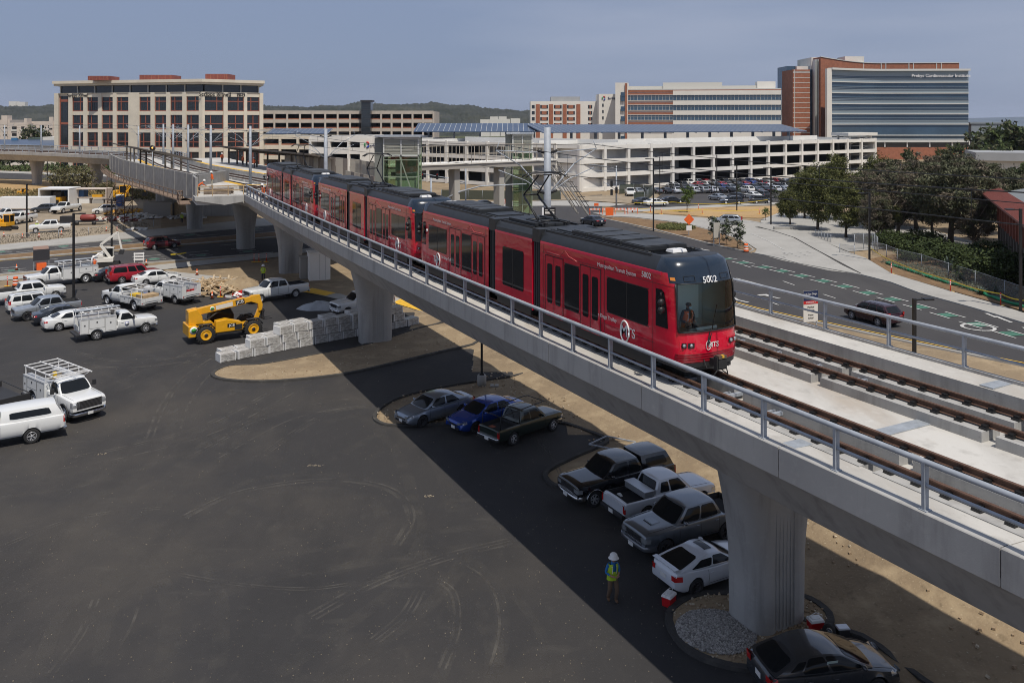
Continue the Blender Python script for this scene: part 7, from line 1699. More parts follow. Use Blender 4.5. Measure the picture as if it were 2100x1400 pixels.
# station canopies, fence panels, stacks
M_CAN = mat('canopy_brown', (.10, .085, .07), .6, .2, .2, 1); M_PAN = mat('panel_taupe', (.20, .165, .135), .6, 0, .1, 1)
def canopy_st(s0, u, w, L, z, tilt, label, slats=True):
 p, d = at(s0); q = W3(s0, u, 0); r = empty('platform_canopy', q, atan2(d.y, d.x), label=label, cat='platform canopy', group='platform canopies')
 b = MB(); b.bar((0, -w / 2, z), (L, -w / 2, z), .12, .2); b.bar((0, w / 2, z + tilt), (L, w / 2, z + tilt), .12, .2)
 for x in frange(0, L, .9 if slats else 2.4): b.bar((x, -w / 2, z + .02), (x, w / 2, z + tilt + .02), .16, .12)
 b.obj('roof_frame', M_CAN, r); b = MB()
 if not slats: b.add([(0, -w / 2, z + .1), (L, -w / 2, z + .1), (L, w / 2, z + tilt + .1), (0, w / 2, z + tilt + .1), (0, -w / 2, z + .16), (L, -w / 2, z + .16), (L, w / 2, z + tilt + .16), (0, w / 2, z + tilt + .16)], [(0, 3, 2, 1), (4, 5, 6, 7), (0, 1, 5, 4), (1, 2, 6, 5), (2, 3, 7, 6), (3, 0, 4, 7)], 0); b.obj('roof_sheet', M_PAN, r)
 b = MB(); b.bb(-.12, .12, -.12, .12, ZP, z + tilt / 2); cm_ = b.mesh('column', M_CAN); [put('column', cm_, r, (x, 0, 0)) for x in frange(1.5, L - 1, 5.5)]
canopy_st(s_of_edge_y(120), -2.4, 4.8, 12, 11.9, 1.3, 'slatted brown canopy nearest on the left platform'); canopy_st(s_of_edge_y(135), -2.4, 4.8, 13, 12.0, 1.3, 'brown sheet-roofed canopy in the middle of the left platform', False); canopy_st(s_of_edge_y(151), -2.4, 4.8, 14, 12.0, 1.3, 'slatted brown canopy farthest on the left platform')
canopy_st(s_of_edge_y(112), 14.0, 4.2, 46, 12.0, .9, 'long dark canopy roof over the right platform', False)
p, d = at(SPR + 8); q = W3(SPR + 2, 16.8, 0)
for k in range(13):
 s = SPR - 12 + k * 4.1; p, d = at(s); q = W3(s, 15.6 if s > SPR else 11.5, 0); r = empty('screen_panel', (q.x, q.y, ZP if s > SPR else 9.0), atan2(d.y, d.x), label='tall taupe steel screen panel with slats in the row behind the trams', cat='screen', group='taupe screen panels behind the trams')
 b = MB(); b.bb(.1, 1.5, -.05, .05, 0, 2.7, 1); [b.bb(x, x + .09, -.06, .06, 0, 2.7, 0) for x in frange(1.7, 3.9, .36)]; b.bb(1.5, 4.0, -.03, .03, 2.6, 2.7, 0); b.bb(1.5, 4.0, -.03, .03, .1, .2, 0); b.obj('panel', [mat('beige_slat', (.42, .38, .32), .6), M_PAN], r)
r = empty('scaffold_walkway', W3(SPL, -6, 8), 0, label='timber scaffold walkway with guard rails hung along the left platform edge', cat='scaffold'); O = r.location.copy(); b = MB(); sP = [W3(s, -6.3, 8.05) - O for s in frange(SPL + 2, STE - 4, 2.4)]
for a, c in zip(sP, sP[1:]): b.bar(a, c, 1.3, .10, 0); [b.bar(a + Vector((-.5, -.25, z)), c + Vector((-.5, -.25, z)), .06, .1, 0) for z in (.55, 1.05)]; b.bar(a + Vector((-.5, -.25, 0)), a + Vector((-.5, -.25, 1.1)), .07, .07, 0)
b.obj('walkway', mat('old_timber', (.20, .14, .10), .85, 0, .3, 3), r)
r = empty('scaffold_tower', W3(s_of_edge_y(150), -7, 0), 0, label='dark steel shoring tower under the platform between the piers', cat='scaffold'); b = MB()
for x in (0, 3): [b.tube([(x, y, 0), (x, y, 8)], .06, 5) for y in (0, 3)]; b.tube([(x, 0, .5), (x, 3, 3.5)], .05, 5); b.tube([(x, 0, 3.5), (x, 3, 6.5)], .05, 5)
for y in (0, 3): b.tube([(0, y, .5), (3, y, 3.5)], .05, 5); b.tube([(0, y, 3.5), (3, y, 6.5)], .05, 5); b.tube([(0, y, 3.5), (3, y, 3.5)], .05, 5)
b.obj('frame', M_RUST, r)
r = empty('timber_stack', W3(SPL + 2.5, -2.6, 9.05), .3, label='stack of timber boards on the open end of the left platform', cat='timber stack'); b = MB()
for k in range(5): [b.bb(-1.6, 1.5 + random.uniform(-.3, .3), y, y + .2, k * .14, k * .14 + .09, 0) for y in frange(-.6, .6, .28)]
b.obj('boards', mat('board_grey', (.24, .19, .15), .85, 0, .3, 3), r)
r = empty('guard_posts', W3(SPL + .2, -2.6, 9.05), atan2(*reversed(list(at(SPL)[1]))) , label='temporary wooden guard rail on the platform end above the pier cap', cat='guard rail'); b = MB(); [b.bb(-.05, .05, y, y + .1, 0, 1.2) for y in (-2.6, -.9, .8, 2.4)]; [b.bb(-.02, .02, -2.6, 2.5, z, z + .1) for z in (.55, 1.05)]; b.obj('rail', M_WOOD, r)
# concrete kiosks under the deck, gantry cabinet
for (x, y, w, dpt, h, m, lab) in ((656, 575, 2.3, 2.0, 3.0, M_GCONC, 'tall pale concrete kiosk under the viaduct'), (628, 572, 1.3, 1.2, 2.4, MATS['bridge_grey'], 'grey metal cabinet left of the pale concrete kiosk')):
 p = P(x, y); r = empty('kiosk', p, .35, label=lab, cat='kiosk'); b = MB(); b.bb(-w / 2, w / 2, 0, dpt, 0, h); b.obj('body', m, r, bev=.03); b = MB(); b.bb(-w / 2 - .08, w / 2 + .08, -.08, dpt + .08, h, h + .1); b.obj('lid', m, r); b = MB(); [b.bb(xx, xx + .02, -.01, 0, .1, h - .1) for xx in (-.02, w * .25)]; b.obj('door_seam', M_SEAM, r)
p = P(352, 444); r = empty('site_cabin', p, .1, label='row of grey steel site cabins in the shade under the platform', cat='site cabin'); b = MB(); b.bb(-5, 0, 0, 3, 0, 2.6); b.obj('body', MATS['bridge_grey'], r); b = MB(); b.bb(.2, 4, 1, 4, 0, 2.4); b.bb(-.2, .1, 0, .1, .2, 2.2); b.obj('timber_box', M_WOOD, r); b = MB(); b.bb(4.5, 12, 0, 3, 0, 6.2); b.bb(9, 9.8, -.05, 0, 0, 2.2); b.obj('lift_base', M_CONC, r)
# coolers, bag, box near the pier
def cooler(px, py, label, rz):
 p = P(px, py); r = empty('cool_box', (p.x, p.y, .02), rz, label=label, cat='cool box', group='red cool boxes with white lids'); b = MB(); b.box((0, 0, .17), (.46, .34, .34), 0, top=(1.06, 1.06)); b.obj('body', mat('cooler_red', (.48, .01, .015), .4), r, bev=.02)
 b = MB(); b.box((0, 0, .38), (.52, .40, .09), 0, top=(.9, .86)); b.box((0, 0, .435), (.30, .18, .03), 0); b.obj('lid', M_WHITE, r, bev=.02); b = MB(); b.tube([(-.25, 0, .34), (-.26, .0, .50), (.02, 0, .60), (.26, 0, .50), (.25, 0, .34)], .012, 6); b.obj('handle', M_WHITE, r); return r
cooler(1372, 1240, 'red cool box with a white lid standing alone on the asphalt near the white coupe', .9); cooler(1672, 1292, 'red cool box with a white lid between the pier and the dark hatchback', .2)
p = P(1728, 1302); r = empty('cool_box', (p.x, p.y, .02), .1, label='small dark cool box with a white lid right of the black rucksack', cat='cool box'); b = MB(); b.box((0, 0, .12), (.40, .28, .24), 0); b.obj('body', M_PLAST, r, bev=.015); b = MB(); b.box((0, 0, .27), (.44, .31, .06), 0, top=(.9, .9)); b.obj('lid', WGY, r, bev=.015)
p = P(1700, 1306); b = MB(); b.lathe([(0, 0), (.20, .02), (.24, .15), (.22, .35), (.14, .50), (0, .55)], 12); b.tube([(-.1, -.18, .1), (-.12, -.3, .3), (-.08, -.15, .48)], .02, 6); o = b.obj('rucksack', mat('bag_black', (.02, .02, .022), .8), None, loc=(p.x, p.y, .02)); tag(o, 'black rucksack lying between the two cool boxes by the pier', 'rucksack'); o.scale = (1, .7, .85)
p = P(1246, 918); r = MB(); q_ = [Vector((0, 0, .1)), Vector((-1.5, .9, .1)), Vector((-2.6, -.3, .1)), Vector((-1.0, -1.2, .1))]; [r.bar(q_[i], q_[(i + 1) % 4], .06, .06) for i in range(4)]; tag(r.obj('metal_frame', M_GALV, None, loc=(p.x + 1.6, p.y + .4, .06)), 'thin pale metal frame lying on the dirt behind the black pickup', 'metal frame')
# shrink-wrapped brick pallets
M_WRAP = mat('wrapped_bricks', (.30, .28, .25), .4, 0, .35, 4, bump=.6, bscale=7, var2=(.60, .59, .57), stretch=(1, 1, 2.5)); M_STRAP = mat('wrap_white', (.68, .68, .67), .4)
A = P(452, 745); B = P(845, 668); dv = (B - A).normalized(); nv = Vector((-dv.y, dv.x, 0)); LL = (B - A).length
bm_ = []
for v_ in range(3):
 b = MB(); n = 5
 def bx(x, y, z, j=.02): return (x + random.uniform(-j, j), y + random.uniform(-j, j), z + random.uniform(-j, j))
 for k in range(4): b.box((0, 0, .09 + k * .145), (1.16, .88, .13), 0, random.uniform(-.01, .01))
 b.bb(-.585, .585, -.445, .445, .02, .60, 0); b.bb(-.60, -.50, -.455, .455, .01, .605, 1); b.bb(.53, .59, -.45, .45, .01, .602, 1)
 for q in range(4): b.bar(bx(random.uniform(-.55, .3), -.46, random.uniform(.05, .5)), bx(random.uniform(0, .55), -.462, random.uniform(.05, .58)), .014, .01, 1)
 bm_.append(b.mesh('brick_pallet', [M_WRAP, M_STRAP]))
names = ['bottom', 'middle', 'top']
for lay in range(3):
 x0 = [0, 2.3, 4.6][lay]; x1 = LL - [0, .8, 2.0][lay]; k = 0
 for row in range(2):
  x = x0 + (.0 if row == 0 else .5)
  while x < x1:
   if not (lay == 2 and random.random() < .10):
    q = A + dv * (x + .6) + nv * (row * .98 + .45) ; o = put('brick_pallet', bm_[random.randrange(3)], None, (q.x, q.y, .02 + lay * .62 + random.uniform(0, .015)), atan2(dv.y, dv.x) + random.uniform(-.11, .11))
    o.rotation_euler[1] = random.uniform(-.012, .012)
    tag(o, 'wrapped pallet of pale bricks in the %s layer of the long stack' % names[lay], 'brick pallet', 'wrapped brick pallets, %s layer' % names[lay])
   x += 1.24 + random.uniform(0, .07)
def heap(px, py, rx, ry, h, n, m, label, cat, size=(.9, .18, .08), base=None, name='heap', mats=None):
 p = P(px, py); r = MB()
 if base: r.grid(lambda u, v: (cos(u * 2 * pi) * rx * v * (1 + .12 * sin(u * 25)), sin(u * 2 * pi) * ry * v * (1 + .1 * sin(u * 31)), h * (1 - v ** 2) * (1 + .12 * sin(u * 19 + v * 5)) + .02), 36, 8, 0)
 for _ in range(n):
  a = random.uniform(0, 2 * pi); q = sqrt(random.random()); z = h * (1 - q * q) * .9 + .06; s = random.uniform(.5, 1.3)
  r.box((cos(a) * q * rx, sin(a) * q * ry, z), (size[0] * s, size[1] * s, size[2] * s), random.choice((0, 1)) if not base else 1, random.uniform(0, 3.1), random.uniform(-.35, .35), random.uniform(-.3, .3))
 o = r.obj(name, m, None, loc=(p.x, p.y, 0)); return tag(o, label, cat)
heap(655, 632, 2.0, 1.3, .62, 0, [mat('tarp', (.40, .42, .44), .45, 0, .15, 1.5, bump=.4, bscale=4), M_WHITE], 'pale tarpaulin heap on the asphalt in front of the half-hidden white pickup', 'tarpaulin', base=True, name='tarpaulin_heap')
heap(418, 600, 3.6, 2.2, .9, 230, [M_WOOD, mat('pale_timber', (.50, .40, .27), .8)], 'untidy heap of timber offcuts and boards beside the service trucks', 'timber heap', name='timber_heap', size=(1.2, .16, .08))
heap(440, 585, 2.4, 1.4, .6, 90, [M_WOOD, MATS['pale_timber']], 'smaller pile of long boards behind the timber heap', 'timber heap', name='timber_heap', size=(2.2, .14, .07))
heap(492, 612, 1.4, .9, .45, 30, [M_WHITE, M_REDL], 'low heap of white bags and a red can by the telehandler forks', 'bag heap', name='bag_heap', size=(.6, .5, .3))
heap(497, 592, 2.6, 2.0, 1.1, 0, [MATS['dirt'], M_WOOD], 'mound of sand on the dirt beyond the timber heap', 'sand mound', base=True, name='sand_mound')
# telehandler
def telehandler():
 r = empty('telehandler', label='yellow telescopic handler with a raised forward boom and black forks', cat='telehandler'); Y = mat('machine_yellow', (.72, .36, .012), .35, 0, .08, 3, coat=.4)
 tyre, rim = MB(), MB(); R_ = .64; tyre.lathe([(R_ * .55, -.2), (R_ * .9, -.22), (R_, -.16), (R_, .16), (R_ * .9, .22), (R_ * .55, .2)], 24, axis='Y', cap=False)
 for k in range(20):
  a = 2 * pi * k / 20; tyre.box((R_ * cos(a), .1, R_ * sin(a)), (.09, .2, .07), 0, 0, 0, -a); a += pi / 20; tyre.box((R_ * cos(a), -.1, R_ * sin(a)), (.09, .2, .07), 0, 0, 0, -a)
 rim.lathe([(R_ * .60, .05), (R_ * .60, .24), (R_ * .54, .245), (R_ * .46, .20), (R_ * .24, .19), (R_ * .2, .23), (0, .235)], 20, axis='Y', cap=False); rim.lathe([(R_ * .2, .236), (R_ * .16, .26), (0, .26)], 12, axis='Y', m=1); tm, rm = tyre.mesh('wheel', M_TYRE), rim.mesh('rim', [Y, M_PLAST])
 for x in (1.7, -1.65):
  for sg in (1, -1): o = put('wheel', tm, r, (x, sg * 1.0, R_), 0 if sg > 0 else pi); put('rim', rm, o)
 b = MB(); b.prismy([(-2.6, .62), (-2.75, .75), (-2.75, 1.25), (-2.45, 1.5), (-1.1, 1.45), (-.7, 1.0), (2.2, .95), (2.3, .62)], -.42, .42, 0); b.bb(-2.8, -2.2, -1.02, 1.02, .55, 1.35, 0); b.prismy([(-2.7, 1.35), (-2.7, 2.35), (-2.1, 2.45), (-1.75, 1.9), (-1.7, 1.35)], -.5, .5, 0); b.obj('chassis', Y, r, bev=.03)
 for sg in (1, -1):
  for x in (1.7, -1.65): q = MB(); q.tube([(x + .76 * cos(a), sg * 1.0, R_ + .76 * sin(a)) for a in [pi * .12 + pi * .76 * k / 8 for k in range(9)]], .05, 6); q.bb(x - .45, x + .45, sg * 1.0 - .2, sg * 1.0 + .2, R_ + .72, R_ + .76); q.obj('mudguard', M_PLAST, r)
 b = MB(); b.prismy([(-1.0, .68), (-.95, 1.55), (-.2, 1.62), (.85, 1.30), (.95, .68)], -1.15, -.5, 0); b.obj('bonnet', Y, r, bev=.05); b = MB(); b.bb(-.9, .9, -1.1, -.5, .5, .68, 0); b.bb(.35, .9, -1.16, -1.13, .75, 1.15, 0); b.obj('step', M_PLAST, r)
 q = MB(); q.bb(-.16, .46, -1.163, -1.15, .98, 1.26); q.obj('name_panel', M_BLACK, r)
 lettering('JCB', .26, M_WHITE, r, (.15, -1.172, 1.12), (1, 0, 0), (0, 0, 1), True, 'lettering', .006)
 b = MB(); b.prismy([(-.95, .7), (-1.05, 1.5), (-.85, 2.35), (.25, 2.38), (.65, 1.6), (.7, .7)], .42, 1.15, 0); b.obj('cab_glass', M_GLASS, r)
 b = MB(); 
 for y in (.42, 1.15): 
  pts = [(-.95, .7), (-1.05, 1.5), (-.85, 2.38), (.25, 2.4), (.65, 1.6), (.7, .7)]
  for p_, q_ in zip(pts, pts[1:]): b.bar((p_[0], y, p_[1]), (q_[0], y, q_[1]), .06, .06)
 b.bb(-.9, .3, .4, 1.18, 2.36, 2.44); b.obj('cab_frame', M_PLAST, r)
 P0, P1 = Vector((-2.35, -.0, 2.15)), Vector((2.0, 0, 2.72)); b = MB(); b.bar(P0, P0.lerp(P1, .86), .42, .48, 0); b.bar(P0.lerp(P1, .8), P1 + Vector((.2, 0, .02)), .34, .38, 0); b.box(P0, (.7, .5, .62), 0, ry=-.13); b.obj('boom', Y, r, bev=.025)
 b = MB(); b.prismy([(1.75, 2.95), (2.45, 2.95), (2.65, 2.2), (2.6, 1.75), (2.35, 1.72), (2.3, 2.3), (1.8, 2.5)], -.2, .2, 0); b.bar((2.45, 0, 1.85), (2.1, 0, .9), .22, .3, 0); b.obj('boom_head', Y, r, bev=.02)
 b = MB(); b.bb(2.55, 2.68, -.6, .6, 1.15, 1.25); b.bb(2.55, 2.68, -.6, .6, 1.75, 1.85); [b.bb(2.58, 2.66, y, y + .1, 1.1, 1.95) for y in (-.55, -.1, .1, .45)]; [b.bb(2.6, 3.3, y, y + .12, 1.08, 1.13) for y in (-.4, .3)]; b.bar((2.3, 0, 1.2), (2.6, 0, 1.4), .2); b.obj('fork_carriage', M_PLAST, r)
 b = MB(); b.tube([(-1.6, -.1, 1.35), (-.2, -.05, 2.25)], [.07, .05], 8); b.obj('hydraulic_ram', M_PLAST, r); b = MB(); b.tube([(.4, 0, 2.98), (1.7, 0, 3.06)], .04, 6); b.obj('hydraulic_hose', M_PLAST, r)
 q = MB(); q.bar((.66, -.222, 2.545), (1.30, -.222, 2.63), .012, .36, 0); q.obj('name_panel', M_BLACK, r)
 lettering('JCB', .34, M_WHITE, r, (.98, -.232, 2.59), (1, 0, .13), (-.13, 0, 1), True, 'lettering', .006)
 q = MB(); q.bar((-.75, -.222, 2.36), (.45, -.222, 2.52), .012, .32, 0); q.lathe([(.17, -.005), (.17, 0)], 16, (-1.0, -.225, 2.33), 'Y', 1); q.lathe([(.11, -.012), (.11, -.007)], 12, (-1.0, -.225, 2.33), 'Y', 2); q.obj('hire_sticker', [M_WALL, M_WHITE, mat('sticker_green', (.05, .3, .05), .5)], r)
 q = MB(); q.lathe([(.28, -.006), (.28, 0)], 18, (-2.45, -1.025, 1.05), 'Y', 0); q.lathe([(.17, -.012), (.17, -.007)], 14, (-2.45, -1.025, 1.05), 'Y', 1); q.obj('round_sticker', [M_WHITE, MATS['sticker_green']], r)
 return r
th = telehandler(); q = P(427, 704); a = radians(33); th.location = (q.x + 1.65 * cos(a) - 1.1 * sin(a), q.y + 1.65 * sin(a) + 1.1 * cos(a), .02); th.rotation_euler = (0, 0, a); th.scale = (1.12, 1.05, 1.08)
# mini excavators
def excavator(px, py, hd, label, white=False, arm=((.6, 1.5), (1.9, 3.4), (3.2, 2.9), (3.5, 1.4)), sc=1.0, z=None):
 p = G(px, py); r = empty('excavator', p, radians(hd), label=label, cat='excavator'); r.scale = (sc,) * 3; Y = M_WALL if white else MATS['machine_yellow']
 for sg in (1, -1): b = MB(); b.prismy([(-1.3, 0), (-1.5, .3), (-1.3, .6), (1.3, .6), (1.5, .3), (1.3, 0)], sg * .75 - .22, sg * .75 + .22); b.obj('track', M_RUBBER, r, bev=.04)
 b = MB(); b.bb(-1.5, .7, -1.0, 1.0, .7, 1.3, 0); b.prismy([(-1.5, 1.3), (-1.4, 1.75), (-.6, 1.75), (-.5, 1.3)], -1.0, 1.0, 0); b.obj('house', Y, r, bev=.05); b = MB(); b.bb(-.5, .6, -.0, .95, 1.3, 2.4, 1); b.bb(-.6, .7, -.05, 1.0, 2.4, 2.5, 0); [b.bb(x, x + .07, y, y + .07, 1.3, 2.4, 0) for x in (-.52, .57) for y in (-.02, .92)]; b.obj('cab', [Y, M_GLASS], r)
 b = MB()
 for (x0, z0), (x1, z1), w in zip(arm, arm[1:], (.3, .24, .18)): b.bar((x0, -.4, z0), (x1, -.4, z1), .24, w + .06)
 b.obj('arm', Y, r, bev=.02); b = MB(); x, z = arm[-1]; b.prismy([(x - .1, z + .1), (x + .35, z - .1), (x + .2, z - .6), (x - .4, z - .55), (x - .3, z - .1)], -.8, 0); b.obj('bucket', M_PLAST, r)
excavator(13, 472, -8, 'yellow excavator cut off by the left picture edge, nearest in the yard', arm=((-.6, 1.5), (-2.2, 3.2), (-3.2, 2.4), (-3.6, 1.2)), sc=1.0)
excavator(252, 412, 10, 'yellow excavator with a raised bent arm on the dirt ramp', sc=1.35); excavator(47, 402, 0, 'small yellow loader behind the white trailer in the yard', sc=.7, arm=((.6, 1.5), (1.4, 2.2), (1.8, 1.6), (1.9, 1.0)))
excavator(222, 546, 20, 'white mini excavator with a bent white arm working at the roadside', True, arm=((.3, 1.2), (-.9, 3.0), (1.2, 4.6), (1.7, 2.2)), sc=.9)
# yard vehicles (far, small)
def far_car(sp, col, label, px, py, hd, name='parked_car', cat='car', group=None, grade=True):
 me = build_car('far', None, None, sp, col, lod=1); o = put(name, me, None); p = G(px, py); o.location = (p.x, p.y, p.z + .05); o.rotation_euler = (0, 0, radians(hd)); o.data.polygons.foreach_get; autosmooth(o, 35); tag(o, label, cat, group); return o
far_car(CREW, WHT, 'white crew-cab pickup nose out in the yard, in front of the red compressor', 103, 476, 205, 'pickup_truck', 'pickup truck'); far_car(REGC, WHT, 'white pickup facing the camera behind the yellow excavator', 42, 458, 262, 'pickup_truck', 'pickup truck')
far_car(REGC, WHT, 'white pickup at the left end of the yard behind the facing pickup', 20, 449, 235, 'pickup_truck', 'pickup truck'); far_car(SUV, WHT, 'white crossover parked by the heap of wrapped materials in the yard', 216, 438, 205, 'parked_suv', 'suv')
far_car(FL5 | dict(L=6.3, bed=None), WHT, 'white tipper truck facing the camera in the middle of the yard', 136, 436, 262, 'truck', 'truck'); far_car(SUV, CHA, 'dark crushed-looking car behind the white trailer', 92, 436, 190, 'parked_suv', 'suv')
def simple(name, label, cat, px, py, rz, boxes, mats, bev=.02, z=0):
 p = G(px, py); b = MB(); [b.bb(*bx[:6], bx[6] if len(bx) > 6 else 0) for bx in boxes]; o = b.obj(name, mats, None, loc=(p.x, p.y, p.z + z), rz=rz, bev=bev); return tag(o, label, cat)
simple('box_trailer', 'long white box trailer parked across the yard', 'trailer', 48, 433, .05, [(-4.8, 5.0, 0, 2.4, .5, 2.7), (-4, -3, .2, .5, 0, .6, 1), (3, 4, .2, .5, 0, .6, 1)], [M_WHITE, M_RUBBER])
simple('skip', 'blue rubbish skip in the yard', 'skip', 149, 417, .05, [(-2.3, 2.3, 0, 2.2, .2, 2.7), (-2.4, 2.4, -.06, 0, 2.5, 2.75)], mat('skip_blue', (.03, .10, .26), .6, 0, .2, 1))
simple('open_container', 'white open-fronted container holding a yellow roller', 'container', 110, 421, .02, [(-3.2, -2.9, 0, 5, 0, 3.4), (2.9, 3.2, 0, 5, 0, 3.4), (-3.2, 3.2, 0, 5, 3.2, 3.5), (-2.9, 2.9, 4.7, 5, 0, 3.2, 1)], [M_WHITE, M_PLAST])
simple('road_roller', 'yellow roller standing inside the white open-fronted container', 'roller', 110, 421, .0, [(-1.1, 1.1, .3, 3, .5, 1.6), (-.9, .9, -.3, .6, .1, 1.1, 1), (-.8, .8, 1.4, 2.6, 1.6, 2.6, 1)], [MATS['machine_yellow'], M_PLAST])
simple('material_rack', 'rack of site materials under a pale roof right of the blue skip', 'rack', 185, 418, .0, [(-3.4, 3.4, 0, 3, 3.0, 3.2), (-3.4, -3.2, 0, 3, 0, 3), (3.2, 3.4, 0, 3, 0, 3), (-3, 3, .3, 2.4, 1.2, 1.35), (-2.6, -.4, .4, 2, 0, 1.1, 1), (.2, 2.6, .3, 1.6, 0, .8, 2), (.2, 2.2, .4, 1.2, 1.35, 1.9, 3)], [MATS['pinkish_wall'], M_WHITE, mat('grey_pipe', (.35, .34, .32), .7), MATS['machine_yellow']])
simple('portable_toilet', 'blue portable toilet beside the far yellow excavator', 'portable toilet', 244, 424, .1, [(-.6, .6, 0, 1.2, 0, 2.2), (-.65, .65, -.05, 1.25, 2.2, 2.4, 1)], [mat('toilet_blue', (.02, .07, .22), .5), M_WHITE])
p = G(172, 462); r = empty('compressor_trailer', p, .1, label='red tank compressor on a low trailer behind the white crew-cab', cat='trailer'); b = MB(); b.lathe([(0, -1.3), (.4, -1.2), (.55, -1.0), (.55, 1.0), (.4, 1.2), (0, 1.3)], 16, (.4, .8, 1.2), 'X'); b.obj('tank', mat('tank_red', (.24, .045, .035), .5), r); b = MB(); b.bb(-4.5, 3, .1, 1.6, .5, .65); [b.lathe([(.35, -.1), (.35, .1)], 12, (x, .1, .36), 'Y') for x in (-1.2, 1.6)]; b.bb(-4, -2, .3, 1.3, .65, 1.5); b.obj('trailer_bed', M_PLAST, r)
for (x, y, rx, ry, h, n, lab, ms) in ((265, 440, 5, 3, 1.0, 120, 'jumbled stack of timber and yellow formwork in the yard', [M_WOOD, MATS['machine_yellow']]), (285, 448, 4, 2, .9, 50, 'heap of white wrapped bundles right of the yard formwork', [M_WHITE, M_WALL]), (240, 452, 4.5, 1.6, .5, 60, 'low litter of pipes and boards in front of the yard formwork', [M_WALL, MATS['tank_red']]), (280, 472, 1.5, .7, .4, 8, 'crumpled white sheeting on the dirt near the far pavement', [M_WHITE, M_WHITE]), (385, 448, 3.5, 1.4, .8, 30, 'white wrapped blocks in the shade behind the paired piers', [M_WHITE, MATS['grey_pipe']])):
 heap(x, y, rx, ry, h, n, ms, lab, 'material heap', size=(1.3, .4, .25), name='material_heap')
r = simple('toppled_trailer', 'low flat trailer hitched at the left edge behind the white pickup cap', 'trailer', 12, 838, -.65, [(-3, 1.2, -.9, .9, .55, .65), (-3, 1.2, -.95, -.88, .95, 1.0, 0), (-3, 1.2, .88, .95, .95, 1.0, 0), (1.1, 1.2, -.9, .9, .6, 1.0), (-2.9, -2.8, -.9, .9, .6, 1.0)], [M_PLAST])
# car park in front of the garage: individual cars
protos = []
LS, LH, LU = dict(SEDAN), dict(HATCH), dict(SUV, rails=False)
for sp in (LS, LH, LU): 
 me = build_car('far', None, None, sp, WHT, lod=1); me.name = 'parked_car'; protos.append(me)
for me in protos:
 for p_ in me.polygons: p_.use_smooth = True
cols = [(WHT, 'white'), (SIL, 'silver'), (CHA, 'dark grey'), (BLK, 'black'), (DBL, 'dark blue-grey'), (WHT, 'white'), (GRY, 'mid grey'), (RED, 'red'), (WGY, 'off-white'), (BLU, 'blue'), (SIL, 'silver'), (BLK, 'black')]
rowsC = [(408, 1415, 1560, 9, 'nearest', 112), (398, 1305, 1640, 19, 'second', 112), (391, 1385, 1690, 20, 'third', 292), (385, 1380, 1700, 21, 'fourth', 112), (380, 1395, 1700, 18, 'farthest', 292)]
kinds = ['saloon', 'hatchback', 'crossover']
for ri, (y, xa_, xb_, n, rn_, hd) in enumerate(rowsC):
 A = G(xa_, y + (0 if ri else 6)); B = G(xb_, y - (xb_ - xa_) * .012)
 for k in range(n):
  if random.random() < (.04 if ri else .3): continue
  q = A.lerp(B, k / (n - 1)); ki = random.randrange(3); cm, cn = random.choice(cols)
  o = put('parked_car', protos[ki], None, (q.x, q.y, T(q.x, q.y) + .07), radians(hd + random.uniform(-3, 3)))
  o.material_slots[0].link = 'OBJECT'; o.material_slots[0].material = cm
  col_word = ['left end', 'left part', 'middle', 'right part', 'right end'][min(4, int(5 * k / n))]
  tag(o, '%s %s in the %s of the %s row of the garage car park' % (cn, kinds[ki], col_word, rn_), 'car', 'cars in the car park before the garage')
for (x, y, hd, c, ki, lab) in ((1378, 418, 10, BLK, 0, 'black saloon just right of the street tree, alone on the car park lane'), (1500, 420, 185, DBL, 2, 'dark blue crossover at the front edge of the car park'), (1560, 418, 8, CHA, 2, 'dark grey crossover at the front edge of the car park, nearer the pines'), (1320, 420, 30, CHA, 0, 'dark saloon left of the street tree by the green-screened fence'), (1345, 423, 20, WHT, 0, 'white saloon nose hidden by the street tree')):
 p = G(x, y); o = put('parked_car', protos[ki], None, (p.x, p.y, p.z + .07), radians(hd)); o.material_slots[0].link = 'OBJECT'; o.material_slots[0].material = c; tag(o, lab, 'car', 'cars in the car park before the garage')
far_car(REGC, WHT, 'white pickup with orange light bar on the site dirt by the dark screen fence', 1292, 402, 268, 'pickup_truck', 'pickup truck')
for i, (x0, x1, y, n) in enumerate(((-10, 300, 333, 26), (140, 300, 341, 8))):
 for k in range(n):
  if random.random() < .2: continue
  x = x0 + (x1 - x0) * k / (n - 1); p = P(x, y + (1 if i else 0)); cm, cn = random.choice(cols); ki = random.randrange(3); o = put('parked_car', protos[ki], None, (p.x, p.y, .08), radians(85 + random.uniform(-4, 4))); o.material_slots[0].link = 'OBJECT'; o.material_slots[0].material = cm
  tag(o, '%s %s parked under the %s of the far viaduct, before the office' % (cn, kinds[ki], ['left end', 'left stretch', 'middle', 'right end'][min(3, int(4 * k / n))]), 'car', 'cars parked by the office behind the far viaduct')
for (x, y, c, cn) in ((1800, 332, WHT, 'white'), (1840, 335, BLU, 'blue'), (1870, 333, SIL, 'silver'), (1905, 336, CHA, 'dark grey'), (1930, 340, WHT, 'white')):
 p = P(x, y + 8, 0); o = put('parked_car', protos[0], None, (p.x, p.y, .35), 0); o.material_slots[0].link = 'OBJECT'; o.material_slots[0].material = c; tag(o, cn + ' car beyond the tree crowns at the foot of the glass hospital tower', 'car', 'cars at the foot of the hospital tower')
